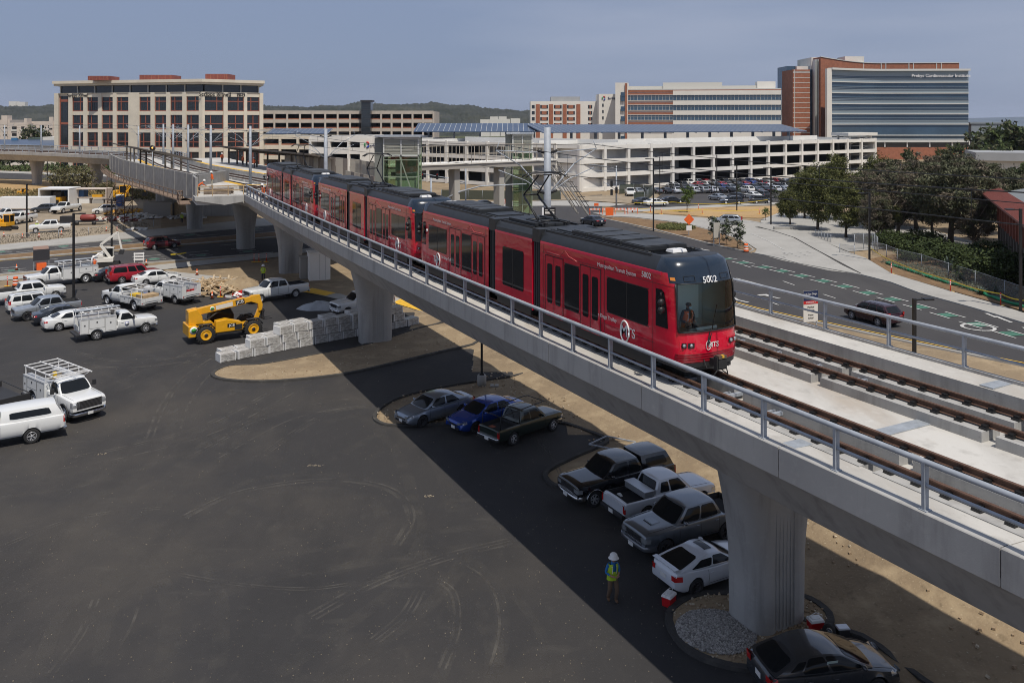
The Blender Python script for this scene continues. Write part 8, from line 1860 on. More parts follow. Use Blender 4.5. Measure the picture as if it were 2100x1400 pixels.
# fences
def mesh_fence(pts, h, label, m, posts=3.0, solid=False, name='fence', rail=True, pm=None):
 r = empty(name, (pts[0].x, pts[0].y, T(pts[0].x, pts[0].y)), label=label, cat='fence'); O = r.location.copy(); b = MB(); c = MB(); q = []
 for a, e in zip(pts, pts[1:]):
  n = max(1, int((e - a).length / posts)); q += [a.lerp(e, i / n) for i in range(n)]
 q.append(pts[-1]); q = [Vector((p.x, p.y, T(p.x, p.y))) - O for p in q]
 for a, e in zip(q, q[1:]): b.add([a, e, e + Vector((0, 0, h)), a + Vector((0, 0, h))], [(0, 1, 2, 3)], 0)
 b.obj('mesh_panel', m, r, fix=False)
 for a in q: p_ = MB(); p_.tube([a, a + Vector((0, 0, h + .05))], .035, 6); p_.obj('post', pm or M_GALV, r)
 if rail: [c.tube([a + Vector((0, 0, h)), e + Vector((0, 0, h))], .02, 5) for a, e in zip(q, q[1:])]; c.obj('top_rail', pm or M_GALV, r)
 return r
def see_through(name, col, a): 
 m = bpy.data.materials.new(name); m.use_nodes = True; n = m.node_tree.nodes; l = m.node_tree.links; b = n['Principled BSDF']; b.inputs['Base Color'].default_value = (*col, 1); b.inputs['Roughness'].default_value = .7; b.inputs['Alpha'].default_value = a; return m
M_MESH = see_through('chain_link', (.30, .30, .29), .28); M_SCR = see_through('green_screen', (.035, .05, .035), .93)
mesh_fence(GP([(1790, 522), (1818, 530), (1840, 540), (1890, 552), (1945, 572), (2000, 590), (2060, 612), (2120, 634)]), 1.5, 'chain-link fence with galvanised posts along the right pavement', M_MESH)
mesh_fence(GP([(1722, 520), (1752, 524)]), 1.1, 'short galvanised handrail by the steps near the gate', M_MESH, 1.5); mesh_fence(GP([(1752, 514), (1790, 510), (1800, 520)]), 1.9, 'tall mesh gate between the plaza and the planted bank', M_MESH, 1.3)
mesh_fence(GP([(1672, 486), (1704, 498)]), 1.0, 'small galvanised stair rail at the plaza edge', M_MESH, 1.2)
mesh_fence(GP([(905, 408), (960, 409), (1050, 411), (1150, 410)]), 2.0, 'dark green screened site fence behind the crossing', M_SCR, 3, rail=False); mesh_fence(GP([(1270, 398), (1300, 396), (1340, 400), (1322, 416), (1300, 417)]), 2.2, 'dark green screened fence round the pickup on the site dirt', M_SCR, 3, rail=False)
mesh_fence(GP([(0, 500), (120, 488), (240, 477), (315, 466)]), 1.2, 'low mesh fence between the yard and the left road', see_through('faint_mesh', (.5, .5, .48), .10), 4)
def tape(pts, z, label, m, w=.08, name='barrier_tape', cat='barrier tape', sag=.15):
 b = MB(); q = [Vector((p.x, p.y, T(p.x, p.y) + z)) for p in pts]; o0 = q[0].copy()
 for a, e in zip(q, q[1:]):
  st = [a.lerp(e, i / 6) - o0 - Vector((0, 0, sag * 4 * (i / 6) * (1 - i / 6))) for i in range(7)]
  for c, d_ in zip(st, st[1:]): b.bar(c, d_, .02, w)
 o = b.obj(name, m, None, loc=o0); return tag(o, label, cat)
M_TAPE = mat('yellow_tape', (.75, .55, .03), .5)
tape(GP([(1780, 520), (1828, 552), (1949, 595), (2052, 625), (2110, 640)]), .9, 'yellow tape strung between the marker posts on the right pavement', M_TAPE)
tape(GP([(1297, 436), (1334, 436), (1356, 440), (1440, 440), (1557, 440)]), .8, 'yellow tape across the dry grass strip', M_TAPE); tape(GP([(1300, 425), (1380, 424), (1480, 428), (1580, 418)]), .9, 'yellow tape along the front of the car park', M_TAPE)
tape(GP([(350, 540), (382, 536)]), 1.1, 'yellow tape at the edge of the viaduct shadow', M_TAPE, .12, sag=.05)
b = MB(); L_ = smooth_loop(GP([(1818, 543), (1870, 560), (1930, 580), (1990, 597), (2030, 612), (2060, 622), (2100, 634)]), 6, False); pt = [Vector((p.x, p.y, T(p.x, p.y) + .22)) for p in L_]; o0 = pt[0].copy(); b.tube([p - o0 + Vector((0, 0, random.uniform(-.04, .06))) for p in pt], [.10 + random.uniform(0, .06) for _ in pt], 7); tag(b.obj('silt_sock', mat('green_sock', (.01, .22, .10), .7), None, loc=o0), 'bright green silt sock lying along the right pavement', 'silt sock')
for (x, y) in ((1605, 470), (1640, 474), (1670, 482), (1560, 460)):
 pass
tag(MB().bb(-3, 3, -.3, .3, 0, .5).obj('bench_wall', M_WALK, None, loc=G(1630, 472)), 'low concrete seat wall beside the first pines', 'seat wall')
# people
def person(label, px, py, hd, z=None, pose='walk', vest='lime', shirt=(.02, .16, .42), trousers=(.13, .085, .055), hat=True, scale=1.0, loc=None, helmet=(.72, .72, .70)):
 p = loc if loc is not None else (P(px, py) if z is None else P(px, py, z)); r = empty('person', p, radians(hd), label=label, cat='person'); r.scale = (scale,) * 3
 J = {'pel': ((0, 0, .95), .135), 'wa': ((.0, 0, 1.10), .125), 'ch': ((.02, 0, 1.32), .15), 'nk': ((.05, 0, 1.50), .06), 'hd': ((.09, 0, 1.62), .085), 'ht': ((.10, 0, 1.74), .075)}
 if pose == 'walk': legs = {1: ((.02, .10, .90), (.16, .11, .50), (.05, .11, .09), (.20, .12, .05)), -1: ((0, -.10, .90), (.02, -.11, .50), (-.16, -.11, .12), (-.02, -.12, .05))}
 elif pose == 'sit': legs = {1: ((.05, .10, .92), (.45, .12, .92), (.48, .12, .50), (.62, .12, .46)), -1: ((.05, -.10, .92), (.45, -.12, .92), (.48, -.12, .50), (.62, -.12, .46))}
 elif pose == 'bend': legs = {1: ((.02, .10, .88), (.10, .14, .48), (.0, .14, .08), (.16, .15, .05)), -1: ((0, -.10, .88), (.06, -.14, .48), (-.04, -.14, .08), (.12, -.15, .05))}
 else: legs = {1: ((0, .10, .90), (.02, .12, .50), (-.01, .12, .09), (.14, .14, .05)), -1: ((0, -.10, .90), (.02, -.12, .50), (-.01, -.12, .09), (.14, -.14, .05))}
 if pose in ('walk', 'sit'): arms = {1: ((.03, .20, 1.42), (.0, .29, 1.15), (.24, .12, 1.12), (.33, .05, 1.13)), -1: ((.03, -.20, 1.42), (.0, -.29, 1.15), (.24, -.14, 1.08), (.32, -.06, 1.09))}
 elif pose == 'bend':
  for k, (q, s_) in list(J.items()):
   if q[2] > 1.0: J[k] = ((q[0] + (q[2] - .95) * .75, q[1], .95 + (q[2] - .95) * .72), s_)
  arms = {1: ((.36, .2, 1.28), (.52, .24, 1.02), (.74, .16, .92), (.82, .13, .90)), -1: ((.36, -.2, 1.28), (.5, -.24, 1.02), (.72, -.16, .92), (.80, -.13, .90))}
 else: arms = {1: ((.03, .20, 1.42), (-.02, .27, 1.16), (.06, .28, .92), (.08, .27, .84)), -1: ((.03, -.20, 1.42), (-.02, -.27, 1.16), (.12, -.2, 1.0), (.2, -.12, 1.0))}
 def skin(nm, verts, rad, edges, m, sub=1, root_i=0):
  me = bpy.data.meshes.new(nm); me.from_pydata(verts, edges, []); o = bpy.data.objects.new(nm, me); COL.objects.link(o)
  k = o.modifiers.new('s', 'SKIN'); k.use_smooth_shade = True; k.branch_smoothing = .4
  for i, rr in enumerate(rad): o.data.skin_vertices[0].data[i].radius = (rr, rr) if not isinstance(rr, tuple) else rr
  o.data.skin_vertices[0].data[root_i].use_root = True
  s_ = o.modifiers.new('d', 'SUBSURF'); s_.levels = sub; s_.render_levels = sub
  bpy.context.view_layer.update(); me2 = bpy.data.meshes.new_from_object(o.evaluated_get(bpy.context.evaluated_depsgraph_get())); bpy.data.objects.remove(o)
  me2.materials.clear(); 
  for a in (m if isinstance(m, list) else [m]): me2.materials.append(a)
  return me2
 V, R_, E = [], [], []
 def addv(q, rr, par=None): V.append(q); R_.append(rr); (E.append((par, len(V) - 1)) if par is not None else None); return len(V) - 1
 pe = addv(J['pel'][0], (.17, .125)); wa = addv(J['wa'][0], (.155, .115), pe); ch = addv(J['ch'][0], (.185, .125), wa); nk = addv(J['nk'][0], .06, ch); h1 = addv(J['hd'][0], (.075, .09), nk); addv(J['ht'][0], (.07, .08), h1)
 for sg in (1, -1):
  L = legs[sg]; a = addv(L[0], .115, pe); a = addv(L[1], .088, a); a = addv(L[2], .062, a); addv(L[3], .05, a)
  A = arms[sg]; a = addv(A[0], .065, ch); a = addv(A[1], .048, a); a = addv(A[2], .036, a); addv(A[3], .034, a)
 sh = mat('shirt_%d' % int(shirt[2] * 100 + shirt[0] * 1000), shirt, .8); tr = mat('trousers_%d' % int(trousers[0] * 1000), trousers, .85); bt = mat('boot_leather', (.14, .075, .04), .7)
 me = skin('body', V, R_, E, [tr, sh, M_SKIN, bt]); hz = J['hd'][0][2] - .10
 wristL = [Vector(arms[s_][2]) for s_ in (1, -1)]; feet = [Vector(legs[s_][3]) for s_ in (1, -1)]; ank = [Vector(legs[s_][2]) for s_ in (1, -1)]; hip = .97
 for pg_ in me.polygons:
  c = pg_.center
  arm = any((c - w).length < .10 or (c - Vector(arms[s_][3])).length < .10 for w, s_ in zip(wristL, (1, -1)))
  if c.z > hz and abs(c.y) < .13: pg_.material_index = 2
  elif arm: pg_.material_index = 2
  elif any((c - f).length < .13 or (c - a).length < .11 for f, a in zip(feet, ank)): pg_.material_index = 3
  elif c.z > hip or (pose == 'bend' and c.x > .2 and c.z > .8) or (abs(c.y) > .19 and c.z > .8): pg_.material_index = 1
 put('body', me, r)
 for sg in (1, -1):
  a2, a3 = Vector(arms[sg][2]), Vector(arms[sg][3]); d = (a3 - a2).normalized(); side = d.cross(Vector((0, 0, 1))).normalized(); up = side.cross(d)
  for k in range(4): q0 = a3 + side * (k - 1.5) * .020 + d * .02; ln_ = (.062, .072, .068, .055)[k]; f = MB(); f.tube([q0, q0 + d * ln_ * .6 - up * .008, q0 + d * ln_ - up * .035], [.010, .009, .007], 6); f.obj('finger', M_SKIN, r)
  f = MB(); q0 = a3 - side * .03 * sg; f.tube([q0, q0 - side * .03 * sg + d * .03, q0 - side * .025 * sg + d * .055 - up * .01], [.011, .010, .008], 6); f.obj('thumb', M_SKIN, r)
 hd_ = Vector(J['hd'][0]); fw = (Vector(J['ht'][0]) - Vector(J['nk'][0])); f = MB(); f.lathe([(.014, 0), (.010, .02), (0, .03)], 6, (hd_.x + .085, 0, hd_.z + .0), 'X'); f.obj('nose', M_SKIN, r)
 f = MB(); [f.lathe([(.011, 0), (0, .006)], 6, (hd_.x + .080, y, hd_.z + .035), 'X') for y in (-.03, .03)]; f.box((hd_.x + .083, 0, hd_.z - .045), (.006, .045, .008)); f.obj('eyes_and_mouth', M_DARK, r)
 for sg in (1, -1): f = MB(); f.lathe([(0, -.012), (.028, -.008), (.028, .008), (0, .012)], 8, (hd_.x, sg * .092, hd_.z + .01), 'Y'); f.obj('ear', M_SKIN, r)
 f = MB(); f.lathe([(.094, .02), (.098, .06), (.07, .10), (0, .11)], 12, (hd_.x - .02, 0, hd_.z), 'Z'); f.obj('hair', mat('hair_dark', (.02, .015, .012), .8), r)
 if hat:
  f = MB(); c = (hd_.x, 0, hd_.z + .055); f.lathe([(.20, 0), (.195, .012), (.15, .022), (.15, .07), (.135, .13), (.09, .175), (0, .19)], 20, c); f.tube([(c[0] + .12, 0, c[2] + .06), (c[0] + .06, 0, c[2] + .14), (c[0] - .08, 0, c[2] + .14), (c[0] - .12, 0, c[2] + .06)], .012, 5); f.obj('hard_hat', mat('helmet_%d' % int(helmet[1] * 100), helmet, .35), r)
 if vest:
  vc = {'lime': (.42, .62, .03), 'orange': (.80, .14, .02)}[vest]; mv = mat('vest_' + vest, vc, .7); ms_ = mat('reflective', (.70, .72, .70), .4)
  pw, pc = Vector(J['wa'][0]), Vector(J['ch'][0]); f = MB(); n = 20; lv = [(-.24, .215, .17), (-.1, .205, .16), (.10, .215, .162), (.26, .222, .162), (.36, .17, .125)]
  ax = (pc - pw).normalized(); base = pw; ring = []
  for (h, a, b_) in lv:
   c = base + ax * h
   for k in range(n): t = 2 * pi * k / n; f.v.append((c.x + b_ * cos(t), c.y + a * sin(t), c.z))
  for i in range(len(lv) - 1):
   for k in range(n):
    fr = (k in (0, n - 1)) and i >= 2
    if fr: continue
    f.f.append([i * n + k, i * n + (k + 1) % n, (i + 1) * n + (k + 1) % n, (i + 1) * n + k]); f.m.append(0); f.sm.append(True)
  f.obj('safety_vest', mv, r); f = MB()
  c0 = base - ax * .02
  for h in (-.02,):
   c = base + ax * h; vs = [(c.x + .146 * cos(2 * pi * k / n), c.y + .188 * sin(2 * pi * k / n), c.z + dz) for dz in (0, .05) for k in range(n)]
   f.add(vs, [[k, (k + 1) % n, n + (k + 1) % n, n + k] for k in range(n)], 0, True)
  for sg in (1, -1): f.bar(base + Vector((.146, sg * .09, .03)), base + ax * .30 + Vector((.135, sg * .10, 0)), .045, .006, 0)
  f.obj('reflective_band', ms_, r)
 return r
person('man in a white hard hat, lime vest and blue shirt walking alone on the asphalt', 1256, 1234, -68)
person('worker in a lime vest and white hard hat standing behind the white work pickup', 540, 576, -85, pose='stand', trousers=(.03, .035, .05), shirt=(.55, .6, .1))
person('worker in an orange vest beside the white mini excavator at the roadside', 193, 556, -100, pose='stand', vest='orange', shirt=(.6, .12, .02), trousers=(.5, .12, .03))
person('worker in a lime vest standing at the nose of the white crew-cab in the yard', 76, 477, -60, pose='stand', shirt=(.5, .55, .1), trousers=(.02, .02, .03))
q = W3(SPL + 4.2, -4.6, 9.05); person('worker in orange bending forward at the open end of the left platform', 0, 0, 20, pose='bend', vest='orange', shirt=(.75, .12, .02), trousers=(.03, .10, .30), loc=q, hat=True)
q = W3(SPL + 9.5, -3.6, ZP); person('worker in orange and pale trousers standing behind the bending worker', 0, 0, 200, pose='stand', vest='orange', shirt=(.76, .13, .02), trousers=(.45, .42, .33), loc=q)
q = W3(ST0 + 3 * TL + 2.6, -.2 + .9, Z_EDGE); person('worker in an orange vest standing on the walkway behind the last tram car', 0, 0, 200, pose='stand', vest='orange', shirt=(.1, .1, .1), trousers=(.02, .02, .025), loc=q)
for k, (s, u, lab) in enumerate(((133, 12.5, 'worker in orange by the canopy columns on the right platform, nearest'), (142, 13.5, 'worker in orange sitting group on the right platform, middle'), (152, 12.5, 'worker in orange farthest along the right platform'))):
 person(lab, 0, 0, 200 + 40 * k, pose='stand', vest='orange', shirt=(.75, .12, .02), trousers=(.04, .04, .05), loc=W3(s_of_edge_y(s), u, ZP))
person('worker in a lime vest standing in the shade under the platform', 373, 458, -60, pose='stand', shirt=(.45, .5, .1), trousers=(.02, .02, .03))
dr = person('driver in an orange vest with a pale face mask, seated behind the windscreen', 0, 0, 0, pose='sit', vest='orange', shirt=(.03, .03, .035), trousers=(.02, .02, .02), hat=False, loc=Vector((0, 0, 0)))
bpy.context.view_layer.update(); w = tram.matrix_world @ Vector((-1.05, .0, .52)); dr.location = w; dr.rotation_euler = (0, 0, tram.rotation_euler[2])
b = MB(); b.box((.175, 0, 1.585), (.03, .11, .08)); b.obj('face_mask', mat('mask_blue', (.35, .55, .65), .8), dr)
# trees and plants
def leafmat(name, a, b): return mat(name, a, .75, 0, .0, 3) if b is None else leaf2(name, a, b)
def leaf2(name, a, b):
 m = bpy.data.materials.new(name); m.use_nodes = True; MATS[name] = m; n = m.node_tree.nodes; l = m.node_tree.links; bs = n['Principled BSDF']; bs.inputs['Roughness'].default_value = .7; bs.inputs['Specular IOR Level'].default_value = .25
 g = n.new('ShaderNodeNewGeometry'); r = n.new('ShaderNodeValToRGB'); r.color_ramp.elements[0].color = (*a, 1); r.color_ramp.elements[1].color = (*b, 1); l.new(g.outputs['Random Per Island'], r.inputs['Fac']); l.new(r.outputs['Color'], bs.inputs['Base Color'])
 return m
L_PINE = leaf2('pine_leaf', (.034, .044, .014), (.15, .155, .05)); L_EUC = leaf2('euc_leaf', (.038, .048, .026), (.15, .15, .085)); L_DRY = leaf2('dry_leaf', (.065, .058, .042), (.19, .155, .11)); L_LIME = leaf2('bright_leaf', (.035, .06, .014), (.13, .19, .045)); L_HEDGE = leaf2('hedge_leaf', (.018, .030, .009), (.07, .095, .028)); L_GREY = leaf2('grey_leaf', (.05, .06, .045), (.13, .14, .11))
M_BARK = mat('bark', (.085, .065, .05), .9, 0, .3, 6); M_BARKP = mat('pale_bark', (.27, .22, .18), .9, 0, .3, 4)
def crown_mesh(name, rx, ry, rz, clumps, per, leaf, m, droop=0.0, seed=1, m2=None, hollow=.35, cs=.22, elong=1.0):
 rnd = random.Random(seed); b = MB()
 for c in range(clumps):
  while True:
   x, y, z = rnd.uniform(-1, 1), rnd.uniform(-1, 1), rnd.uniform(-1, 1); q = x * x + y * y + z * z
   if hollow * hollow < q < 1: break
  k = rnd.uniform(.78, 1.12); cx, cy, cz = x * rx * k, y * ry * k, z * rz * k; r = cs * rnd.uniform(.6, 1.3) * (rx + rz) / 2; mi = 1 if (m2 and rnd.random() < .3) else 0
  for _ in range(per):
   u, v, w_ = rnd.gauss(0, .5), rnd.gauss(0, .5), rnd.gauss(0, .4); p = Vector((cx + u * r, cy + v * r, cz + w_ * r - droop * abs(w_) * r))
   d = Vector((rnd.gauss(0, 1), rnd.gauss(0, 1), rnd.gauss(0, .7) - droop * 1.5)).normalized(); e = d.cross(Vector((rnd.gauss(0, 1), rnd.gauss(0, 1), rnd.gauss(0, 1)))).normalized(); s = leaf * rnd.uniform(.6, 1.3)
   d *= s * elong; e *= s * .5
   o = len(b.v); b.v += [tuple(p - d), tuple(p + e), tuple(p + d), tuple(p - e)]; b.f.append([o, o + 1, o + 2, o + 3]); b.m.append(mi); b.sm.append(False)
 return b.mesh(name, [m] + ([m2] if m2 else []), False)
def trunk_mesh(h, r, lean=.1, limbs=5, seed=1, m=None, spread=.5, ch=1.0):
 rnd = random.Random(seed); b = MB(); pts = [(0, 0, 0)]; x = y = 0
 for i in range(1, 6): x += rnd.gauss(0, lean) * h / 6; y += rnd.gauss(0, lean) * h / 6; pts.append((x, y, h * i / 5))
 b.tube(pts, [r * 1.25, r, r * .9, r * .75, r * .6, r * .45], 8)
 for i in range(limbs):
  k = rnd.randint(2, 5); a = rnd.uniform(0, 2 * pi); L = spread * h * rnd.uniform(.5, 1); p = Vector(pts[k]); q = p + Vector((cos(a) * L * .5, sin(a) * L * .5, L * .5 * ch)); t = q + Vector((cos(a) * L * .5, sin(a) * L * .5, L * .6 * ch)); b.tube([p, q, t], [r * .45, r * .3, r * .1], 6)
 return b.mesh('trunk', m or M_BARK)
TP = {}
def mk(kind, seed):
 k = (kind, seed)
 if k in TP: return TP[k]
 if kind == 'pine': v = (trunk_mesh(3.6, .22, .04, 6, seed, spread=.6), crown_mesh('crown', 3.3, 3.3, 3.9, 150, 130, .125, L_PINE, 0, seed, hollow=.45, cs=.20, elong=1.5), 5.6)
 elif kind == 'euc': v = (trunk_mesh(5.2, .34, .10, 9, seed, spread=.75), crown_mesh('crown', 5.0, 5.0, 4.3, 230, 140, .125, L_EUC, .7, seed, L_DRY, .35, .17, 1.9), 7.4)
 elif kind == 'dry': v = (trunk_mesh(4.6, .28, .12, 12, seed, M_BARKP, spread=.9), crown_mesh('crown', 4.2, 4.2, 4.0, 170, 120, .11, L_DRY, .5, seed, L_EUC, .35, .17, 1.8), 6.6)
 elif kind == 'round': v = (trunk_mesh(1.9, .09, .02, 4, seed, spread=.5), crown_mesh('crown', 1.5, 1.5, 2.0, 42, 55, .13, L_LIME, 0, seed, None, .3, .24), 3.6)
 elif kind == 'sapling': v = (trunk_mesh(2.0, .03, .02, 5, seed, spread=.4), crown_mesh('crown', .8, .8, 1.5, 22, 16, .14, L_GREY, 0, seed, L_HEDGE, .1, .3, 1.4), 1.9)
 elif kind == 'bush': v = (trunk_mesh(.6, .06, .1, 6, seed, spread=.8), crown_mesh('crown', 1.4, 1.4, .85, 50, 90, .075, L_HEDGE, 0, seed, None, .2, .28), .8)
 elif kind == 'far': v = (trunk_mesh(4, .3, .05, 3, seed), crown_mesh('crown', 4.5, 4.5, 4.2, 60, 30, .5, L_HEDGE, 0, seed, L_EUC, .4, .24), 6.5)
 elif kind == 'sparse': v = (trunk_mesh(1.2, .1, .2, 16, seed, M_BARKP, spread=1.6), crown_mesh('crown', 2.9, 2.2, 1.6, 70, 36, .13, leaf2('scrub_leaf', (.06, .06, .025), (.17, .15, .07)) if 'scrub_leaf' not in MATS else MATS['scrub_leaf'], 0, seed, None, .2, .28, 1.6), 1.7)
 TP[k] = v; return v
def tree(kind, px, py, h, label, seed=1, name=None, group=None, d=None, wide=1.0, cat='tree', rz=None):
 p = G(px, py) if d is None else Vector((*px2(px, d), 0)); p.z = T(p.x, p.y); tm, cm, cz = mk(kind, seed); nat = {'pine': 9.5, 'euc': 11.7, 'dry': 10.4, 'round': 5.6, 'sapling': 3.4, 'bush': 1.7, 'far': 10.7, 'sparse': 3.3}[kind]; s = h / nat
 r = empty(name or {'pine': 'pine_tree', 'euc': 'eucalyptus_tree', 'dry': 'eucalyptus_tree', 'round': 'street_tree', 'sapling': 'young_tree', 'bush': 'shrub', 'far': 'tree', 'sparse': 'shrub'}[kind], p, random.uniform(0, 6) if rz is None else rz, label=label, cat=cat, group=group); r.scale = (s * wide, s * wide, s)
 put('trunk', tm, r); put('crown', cm, r, (0, 0, cz)); return r
for (x, y, yt, k, w, lab) in ((1620, 461, 388, 1, 1.0, 'first dark pine from the left, nearest the car park'), (1677, 473, 338, 2, .95, 'second pine from the left, in front of the garage end'), (1735, 488, 372, 3, 1.0, 'third pine from the left, with a mulch ring'), (1650, 448, 350, 2, .9, 'pine standing behind the first and second pines'), (1712, 452, 322, 3, .8, 'tallest narrow pine below the stair tower'), (1802, 497, 400, 1, 1.1, 'dark pine beside the mesh gate'), (1795, 455, 318, 2, .8, 'pine whose tip rises beside the stair tower')):
 p = G(x, y); tree('pine', x, y, (y - yt) / FPX * p.y * 1.0, lab, k, group='pines on the plaza', wide=w)
for (x, y, yt, k, kd, w, lab) in ((1842, 492, 345, 1, 'dry', 1.0, 'greyish dry eucalyptus left of the big dark one'), (1952, 508, 322, 1, 'euc', 1.12, 'large dark eucalyptus with a thick leaning trunk'), (1880, 470, 330, 2, 'euc', 1.05, 'broad eucalyptus in the middle of the clump'), (1790, 470, 345, 3, 'dry', .9, 'brown-tinted eucalyptus behind the pines'), (2025, 480, 330, 2, 'euc', 1.0, 'eucalyptus by the red roof corner'), (1975, 455, 318, 3, 'euc', 1.15, 'eucalyptus behind the large dark one'), (1840, 462, 322, 1, 'euc', 1.15, 'eucalyptus rising behind the mesh gate pine'), (2060, 500, 345, 1, 'euc', 1.0, 'eucalyptus crown overlapping the red roof'), (1900, 450, 312, 3, 'dry', 1.1, 'highest eucalyptus crown in the clump'), (1800, 500, 395, 2, 'dry', .9, 'low dry crown by the lamp post in the trees'), (1995, 515, 400, 1, 'dry', 1.0, 'low drooping crown before the building wall'), (1915, 492, 372, 2, 'dry', 1.0, 'drooping dry-leaved eucalyptus left of the leaning trunk')):
 p = G(x, y); tree(kd, x, y, (y - yt) / FPX * p.y, lab, k, group='eucalyptus clump on the right', wide=w)
tree('round', 1409, 436, 4.9, 'single bright green street tree on the dry grass strip', 1); tree('round', 1570, 453, 2.2, 'small round tree beside the lamp post near the pines', 2)
for (x, y, h, k, lab) in ((1463, 498, 3.5, 1, 'young tree left of the wooden sign on the planting strip'), (1489, 505, 3.5, 2, 'young tree right of the wooden sign on the planting strip'), (1513, 512, 3.6, 1, 'young tree at the tip of the planting strip'), (1590, 412, 3.0, 2, 'thin young tree at the garage foot, left'), (1515, 405, 3.0, 1, 'thin young tree at the garage foot, middle')):
 tree('sapling', x, y, h, lab, k, group='young trees')
for (x, d, h, k, w, lab) in ((2005, 250, 17, 1, 1.3, 'big dark tree right of the glass hospital tower'), (2045, 230, 19, 2, 1.4, 'tallest dark tree at the right horizon'), (2092, 225, 20, 3, 1.4, 'dark tree cut off by the right edge on the horizon'), (2030, 190, 13, 2, 1.3, 'tree in front of the horizon trees on the right'), (1930, 300, 9, 1, 1.2, 'tree at the foot of the glass hospital tower, left'), (1960, 280, 11, 2, 1.2, 'tree at the foot of the glass hospital tower, right'), (1860, 330, 8, 3, 1.2, 'small tree before the tower podium'), (2075, 150, 10, 1, 1.3, 'tree behind the red-roofed building'),
 (755, 290, 11, 1, .8, 'small tree between the two garages'), (2140, 160, 13, 2, 1.3, 'tree off the right edge behind the red-roofed building')):
 tree('far', x + (12 if x > 1980 else 0), 0, h * .86, lab, k, d=d, group='dark trees behind the hospital road', wide=w * .72)
for i, (x, y, h, w) in enumerate(((20, 344, 6.5, 1.3), (48, 343, 5.5, 1.2), (0, 346, 5, 1.3), (75, 262 + 80, 5, 1.0))): tree('far', x, y, h, 'tree in the hedge below the far viaduct, %s' % ['beside the first pier', 'just right of the first pier', 'at the left edge', 'smallest'][i], 1 + i % 3, group='trees by the far road', wide=w)
for i, (x, y, h) in enumerate(((68, 300, 14), (88, 300, 12))): tree('far', x, 0, h, ['tall tree in front of the pale flats, left one', 'tree in front of the pale flats, right one'][i], 2, d=420, group='trees by the flats')
tree('sparse', 146, 398, 6.5, 'large sparse olive shrub standing in the field behind the yard', 1, cat='shrub'); tree('sparse', 215, 398, 3.2, 'low sparse shrub right of the large one', 2, cat='shrub')
for i, (x, y, h, w) in enumerate(((1850, 512, 2.0, 1.6), (1822, 506, 2.0, 1.4), (1885, 505, 2.2, 1.5), (1905, 530, 2.4, 1.7), (1945, 545, 2.0, 1.5), (1985, 548, 2.2, 1.5), (2015, 556, 2.4, 1.5), (2050, 585, 3.2, 1.3), (2080, 572, 2.5, 1.4), (1870, 535, 1.6, 1.3), (2030, 535, 2.2, 1.5), (1965, 532, 2.0, 1.4))):
 tree('bush', x, y, h, 'dense dark green shrub on the planted bank, %s' % ['by the mesh gate', 'behind the mesh gate', 'below the drooping eucalyptus', 'in the middle, with pale flowers', 'left of the big agave', 'right of the big agave', 'before the building wall', 'open-stemmed, nearest the wall', 'at the right edge', 'small, near the fence', 'behind the hedge', 'at the foot of the leaning trunk'][i], 1 + i % 3, group='shrubs on the planted bank', wide=w, cat='shrub')
b = MB(); hp = GP([(-60, 352), (60, 354), (160, 358), (240, 362), (300, 366), (340, 369)]); rnd = random.Random(5)
for _ in range(5200):
 t = rnd.random() * 5; i = int(t); p = hp[i].lerp(hp[i + 1], t - i); q = Vector((p.x + rnd.gauss(0, 1), p.y + rnd.uniform(4, 20), 0)); h = 1.6 + sin(q.x * .5) * .7 + sin(q.x * .23) * .6; s = rnd.uniform(.25, .6); z = rnd.uniform(.1, max(.4, h)); d = Vector((rnd.gauss(0, 1), rnd.gauss(0, 1), rnd.gauss(0, 1))).normalized() * s; e = d.orthogonal().normalized() * s * .6; q.z = z; o = len(b.v); b.v += [tuple(q - d), tuple(q + e), tuple(q + d), tuple(q - e)]; b.f.append([o, o + 1, o + 2, o + 3]); b.m.append(0); b.sm.append(False)
b.obj('hedge', L_HEDGE, kind='stuff', label='thick low green hedge along the far road on the left', cat='hedge', fix=False)
def scatter(name, pts, n, s0, s1, h, m, label, cat, seed=3):
 rnd = random.Random(seed); b = MB(); xs = [p.x for p in pts]; ys = [p.y for p in pts]; k = 0
 while k < n:
  x, y = rnd.uniform(min(xs), max(xs)), rnd.uniform(min(ys), max(ys)); ins = False
  for i in range(len(pts)):
   a, c = pts[i], pts[(i + 1) % len(pts)]
   if (a.y > y) != (c.y > y) and x < (c.x - a.x) * (y - a.y) / (c.y - a.y) + a.x: ins = not ins
  if not ins: continue
  k += 1; s = rnd.uniform(s0, s1); p = Vector((x, y, T(x, y) + .1 + rnd.random() * h)); d = Vector((rnd.gauss(0, .6), rnd.gauss(0, .6), rnd.gauss(0, 1))).normalized() * s; e = d.orthogonal().normalized() * s * .35; o = len(b.v); b.v += [tuple(p - d), tuple(p + e), tuple(p + d), tuple(p - e)]; b.f.append([o, o + 1, o + 2, o + 3]); b.m.append(0); b.sm.append(False)
 b.obj(name, m, kind='stuff', label=label, cat=cat, fix=False)
scatter('ground_cover', GP([(1800, 538), (1880, 545), (1960, 565), (2060, 590), (2110, 630), (2040, 616), (1940, 585), (1850, 556)]), 5200, .05, .16, .35, L_GREY, 'grey-green low planting behind the chain-link fence', 'ground cover')
scatter('ground_cover', GP([(1345, 468), (1370, 463), (1408, 466), (1428, 471), (1400, 475), (1350, 473)]), 4200, .08, .18, .5, L_PINE, 'low green ground cover patch on the planting strip', 'ground cover', 4)
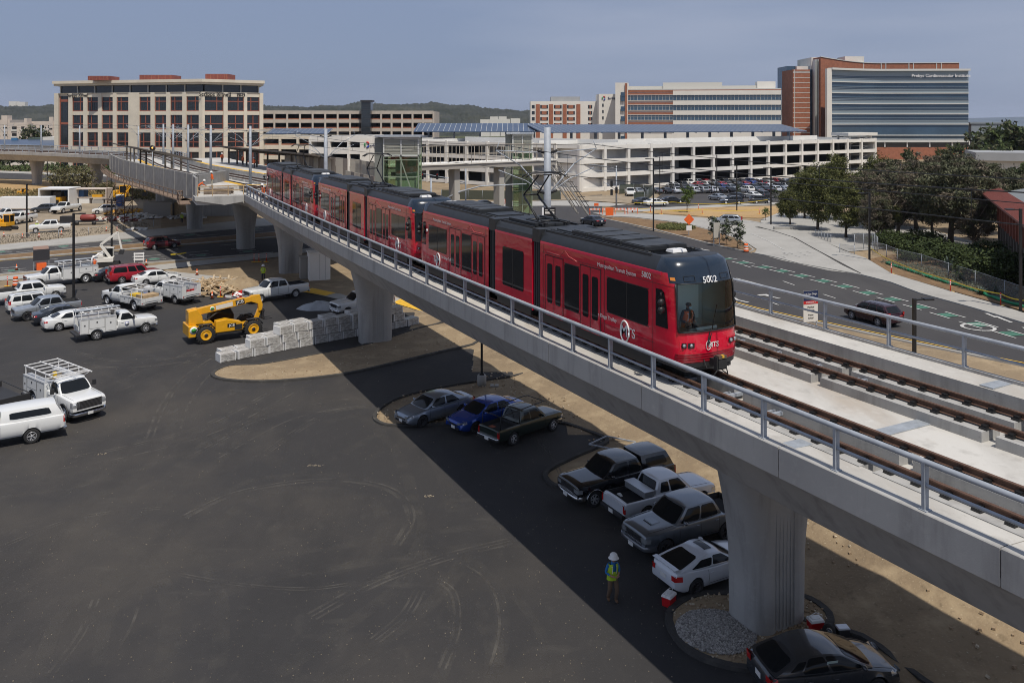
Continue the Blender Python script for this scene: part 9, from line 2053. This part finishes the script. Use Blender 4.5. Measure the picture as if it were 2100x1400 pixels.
scatter('dry_weeds', GP([(0, 392), (120, 396), (330, 400), (330, 408), (200, 404), (60, 408), (0, 406)]), 3200, .12, .4, .8, leaf2('weed', (.10, .09, .035), (.24, .18, .08)), 'dry weeds along the edge of the field', 'weeds', 5)
scatter('dry_weeds', GP([(225, 392), (320, 394), (322, 412), (230, 410)]), 2200, .12, .4, .7, MATS['scrub_leaf'], 'green weeds at the foot of the far viaduct piers', 'weeds', 6)
scatter('dry_weeds', GP([(-20, 488), (100, 478), (300, 458), (310, 466), (100, 494), (-20, 503)]), 1500, .06, .16, .15, L_DRY, 'thin dry weeds between yard and pavement', 'weeds', 7)
for i, (x, y, s) in enumerate(((1946, 558, 1.5), (1962, 566, .9), (1972, 580, .9), (2012, 606, .8), (2045, 605, 1.0), (2082, 606, .9))):
 p = G(x, y); b = MB(); rnd = random.Random(i)
 for k in range(34):
  a = rnd.uniform(0, 2 * pi); e = rnd.uniform(.25, 1.3); L = s * rnd.uniform(.7, 1.1); d = Vector((cos(a) * cos(e), sin(a) * cos(e), sin(e))) * L; w_ = Vector((-sin(a), cos(a), 0)) * .07 * s; b.add([w_, d * .5 + w_ * 1.2 + Vector((0, 0, .05)), d, d * .5 - w_ * 1.2 + Vector((0, 0, .05)), -w_], [(0, 1, 2, 3, 4)], 0)
 tag(b.obj('agave', mat('agave_green', (.085, .12, .10), .6, 0, .2, 4), None, loc=(p.x, p.y, p.z + .1), fix=False), 'spiky blue-green agave on the bank, %s' % ['the largest', 'just below the largest', 'third from the left', 'small one by the fence', 'right of the dry patch', 'nearest the right edge'][i], 'agave', 'agaves on the bank')
# the air
hz_ = bpy.data.materials.new('haze_air'); hz_.use_nodes = True; n = hz_.node_tree.nodes; n.clear(); o_ = n.new('ShaderNodeOutputMaterial'); v_ = n.new('ShaderNodeVolumePrincipled')
v_.inputs['Color'].default_value = (.80, .86, 1, 1); v_.inputs['Density'].default_value = .00006; v_.inputs['Anisotropy'].default_value = .25; hz_.node_tree.links.new(v_.outputs[0], o_.inputs['Volume'])
MB().bb(-3000, 3000, -400, 4200, -3, 75).obj('haze', hz_, kind='stuff', label='thin blue-grey haze that softens the far hills', cat='haze')
S.cycles.volume_bounces = 0; S.cycles.volume_max_steps = 64; S.cycles.volume_step_rate = 4
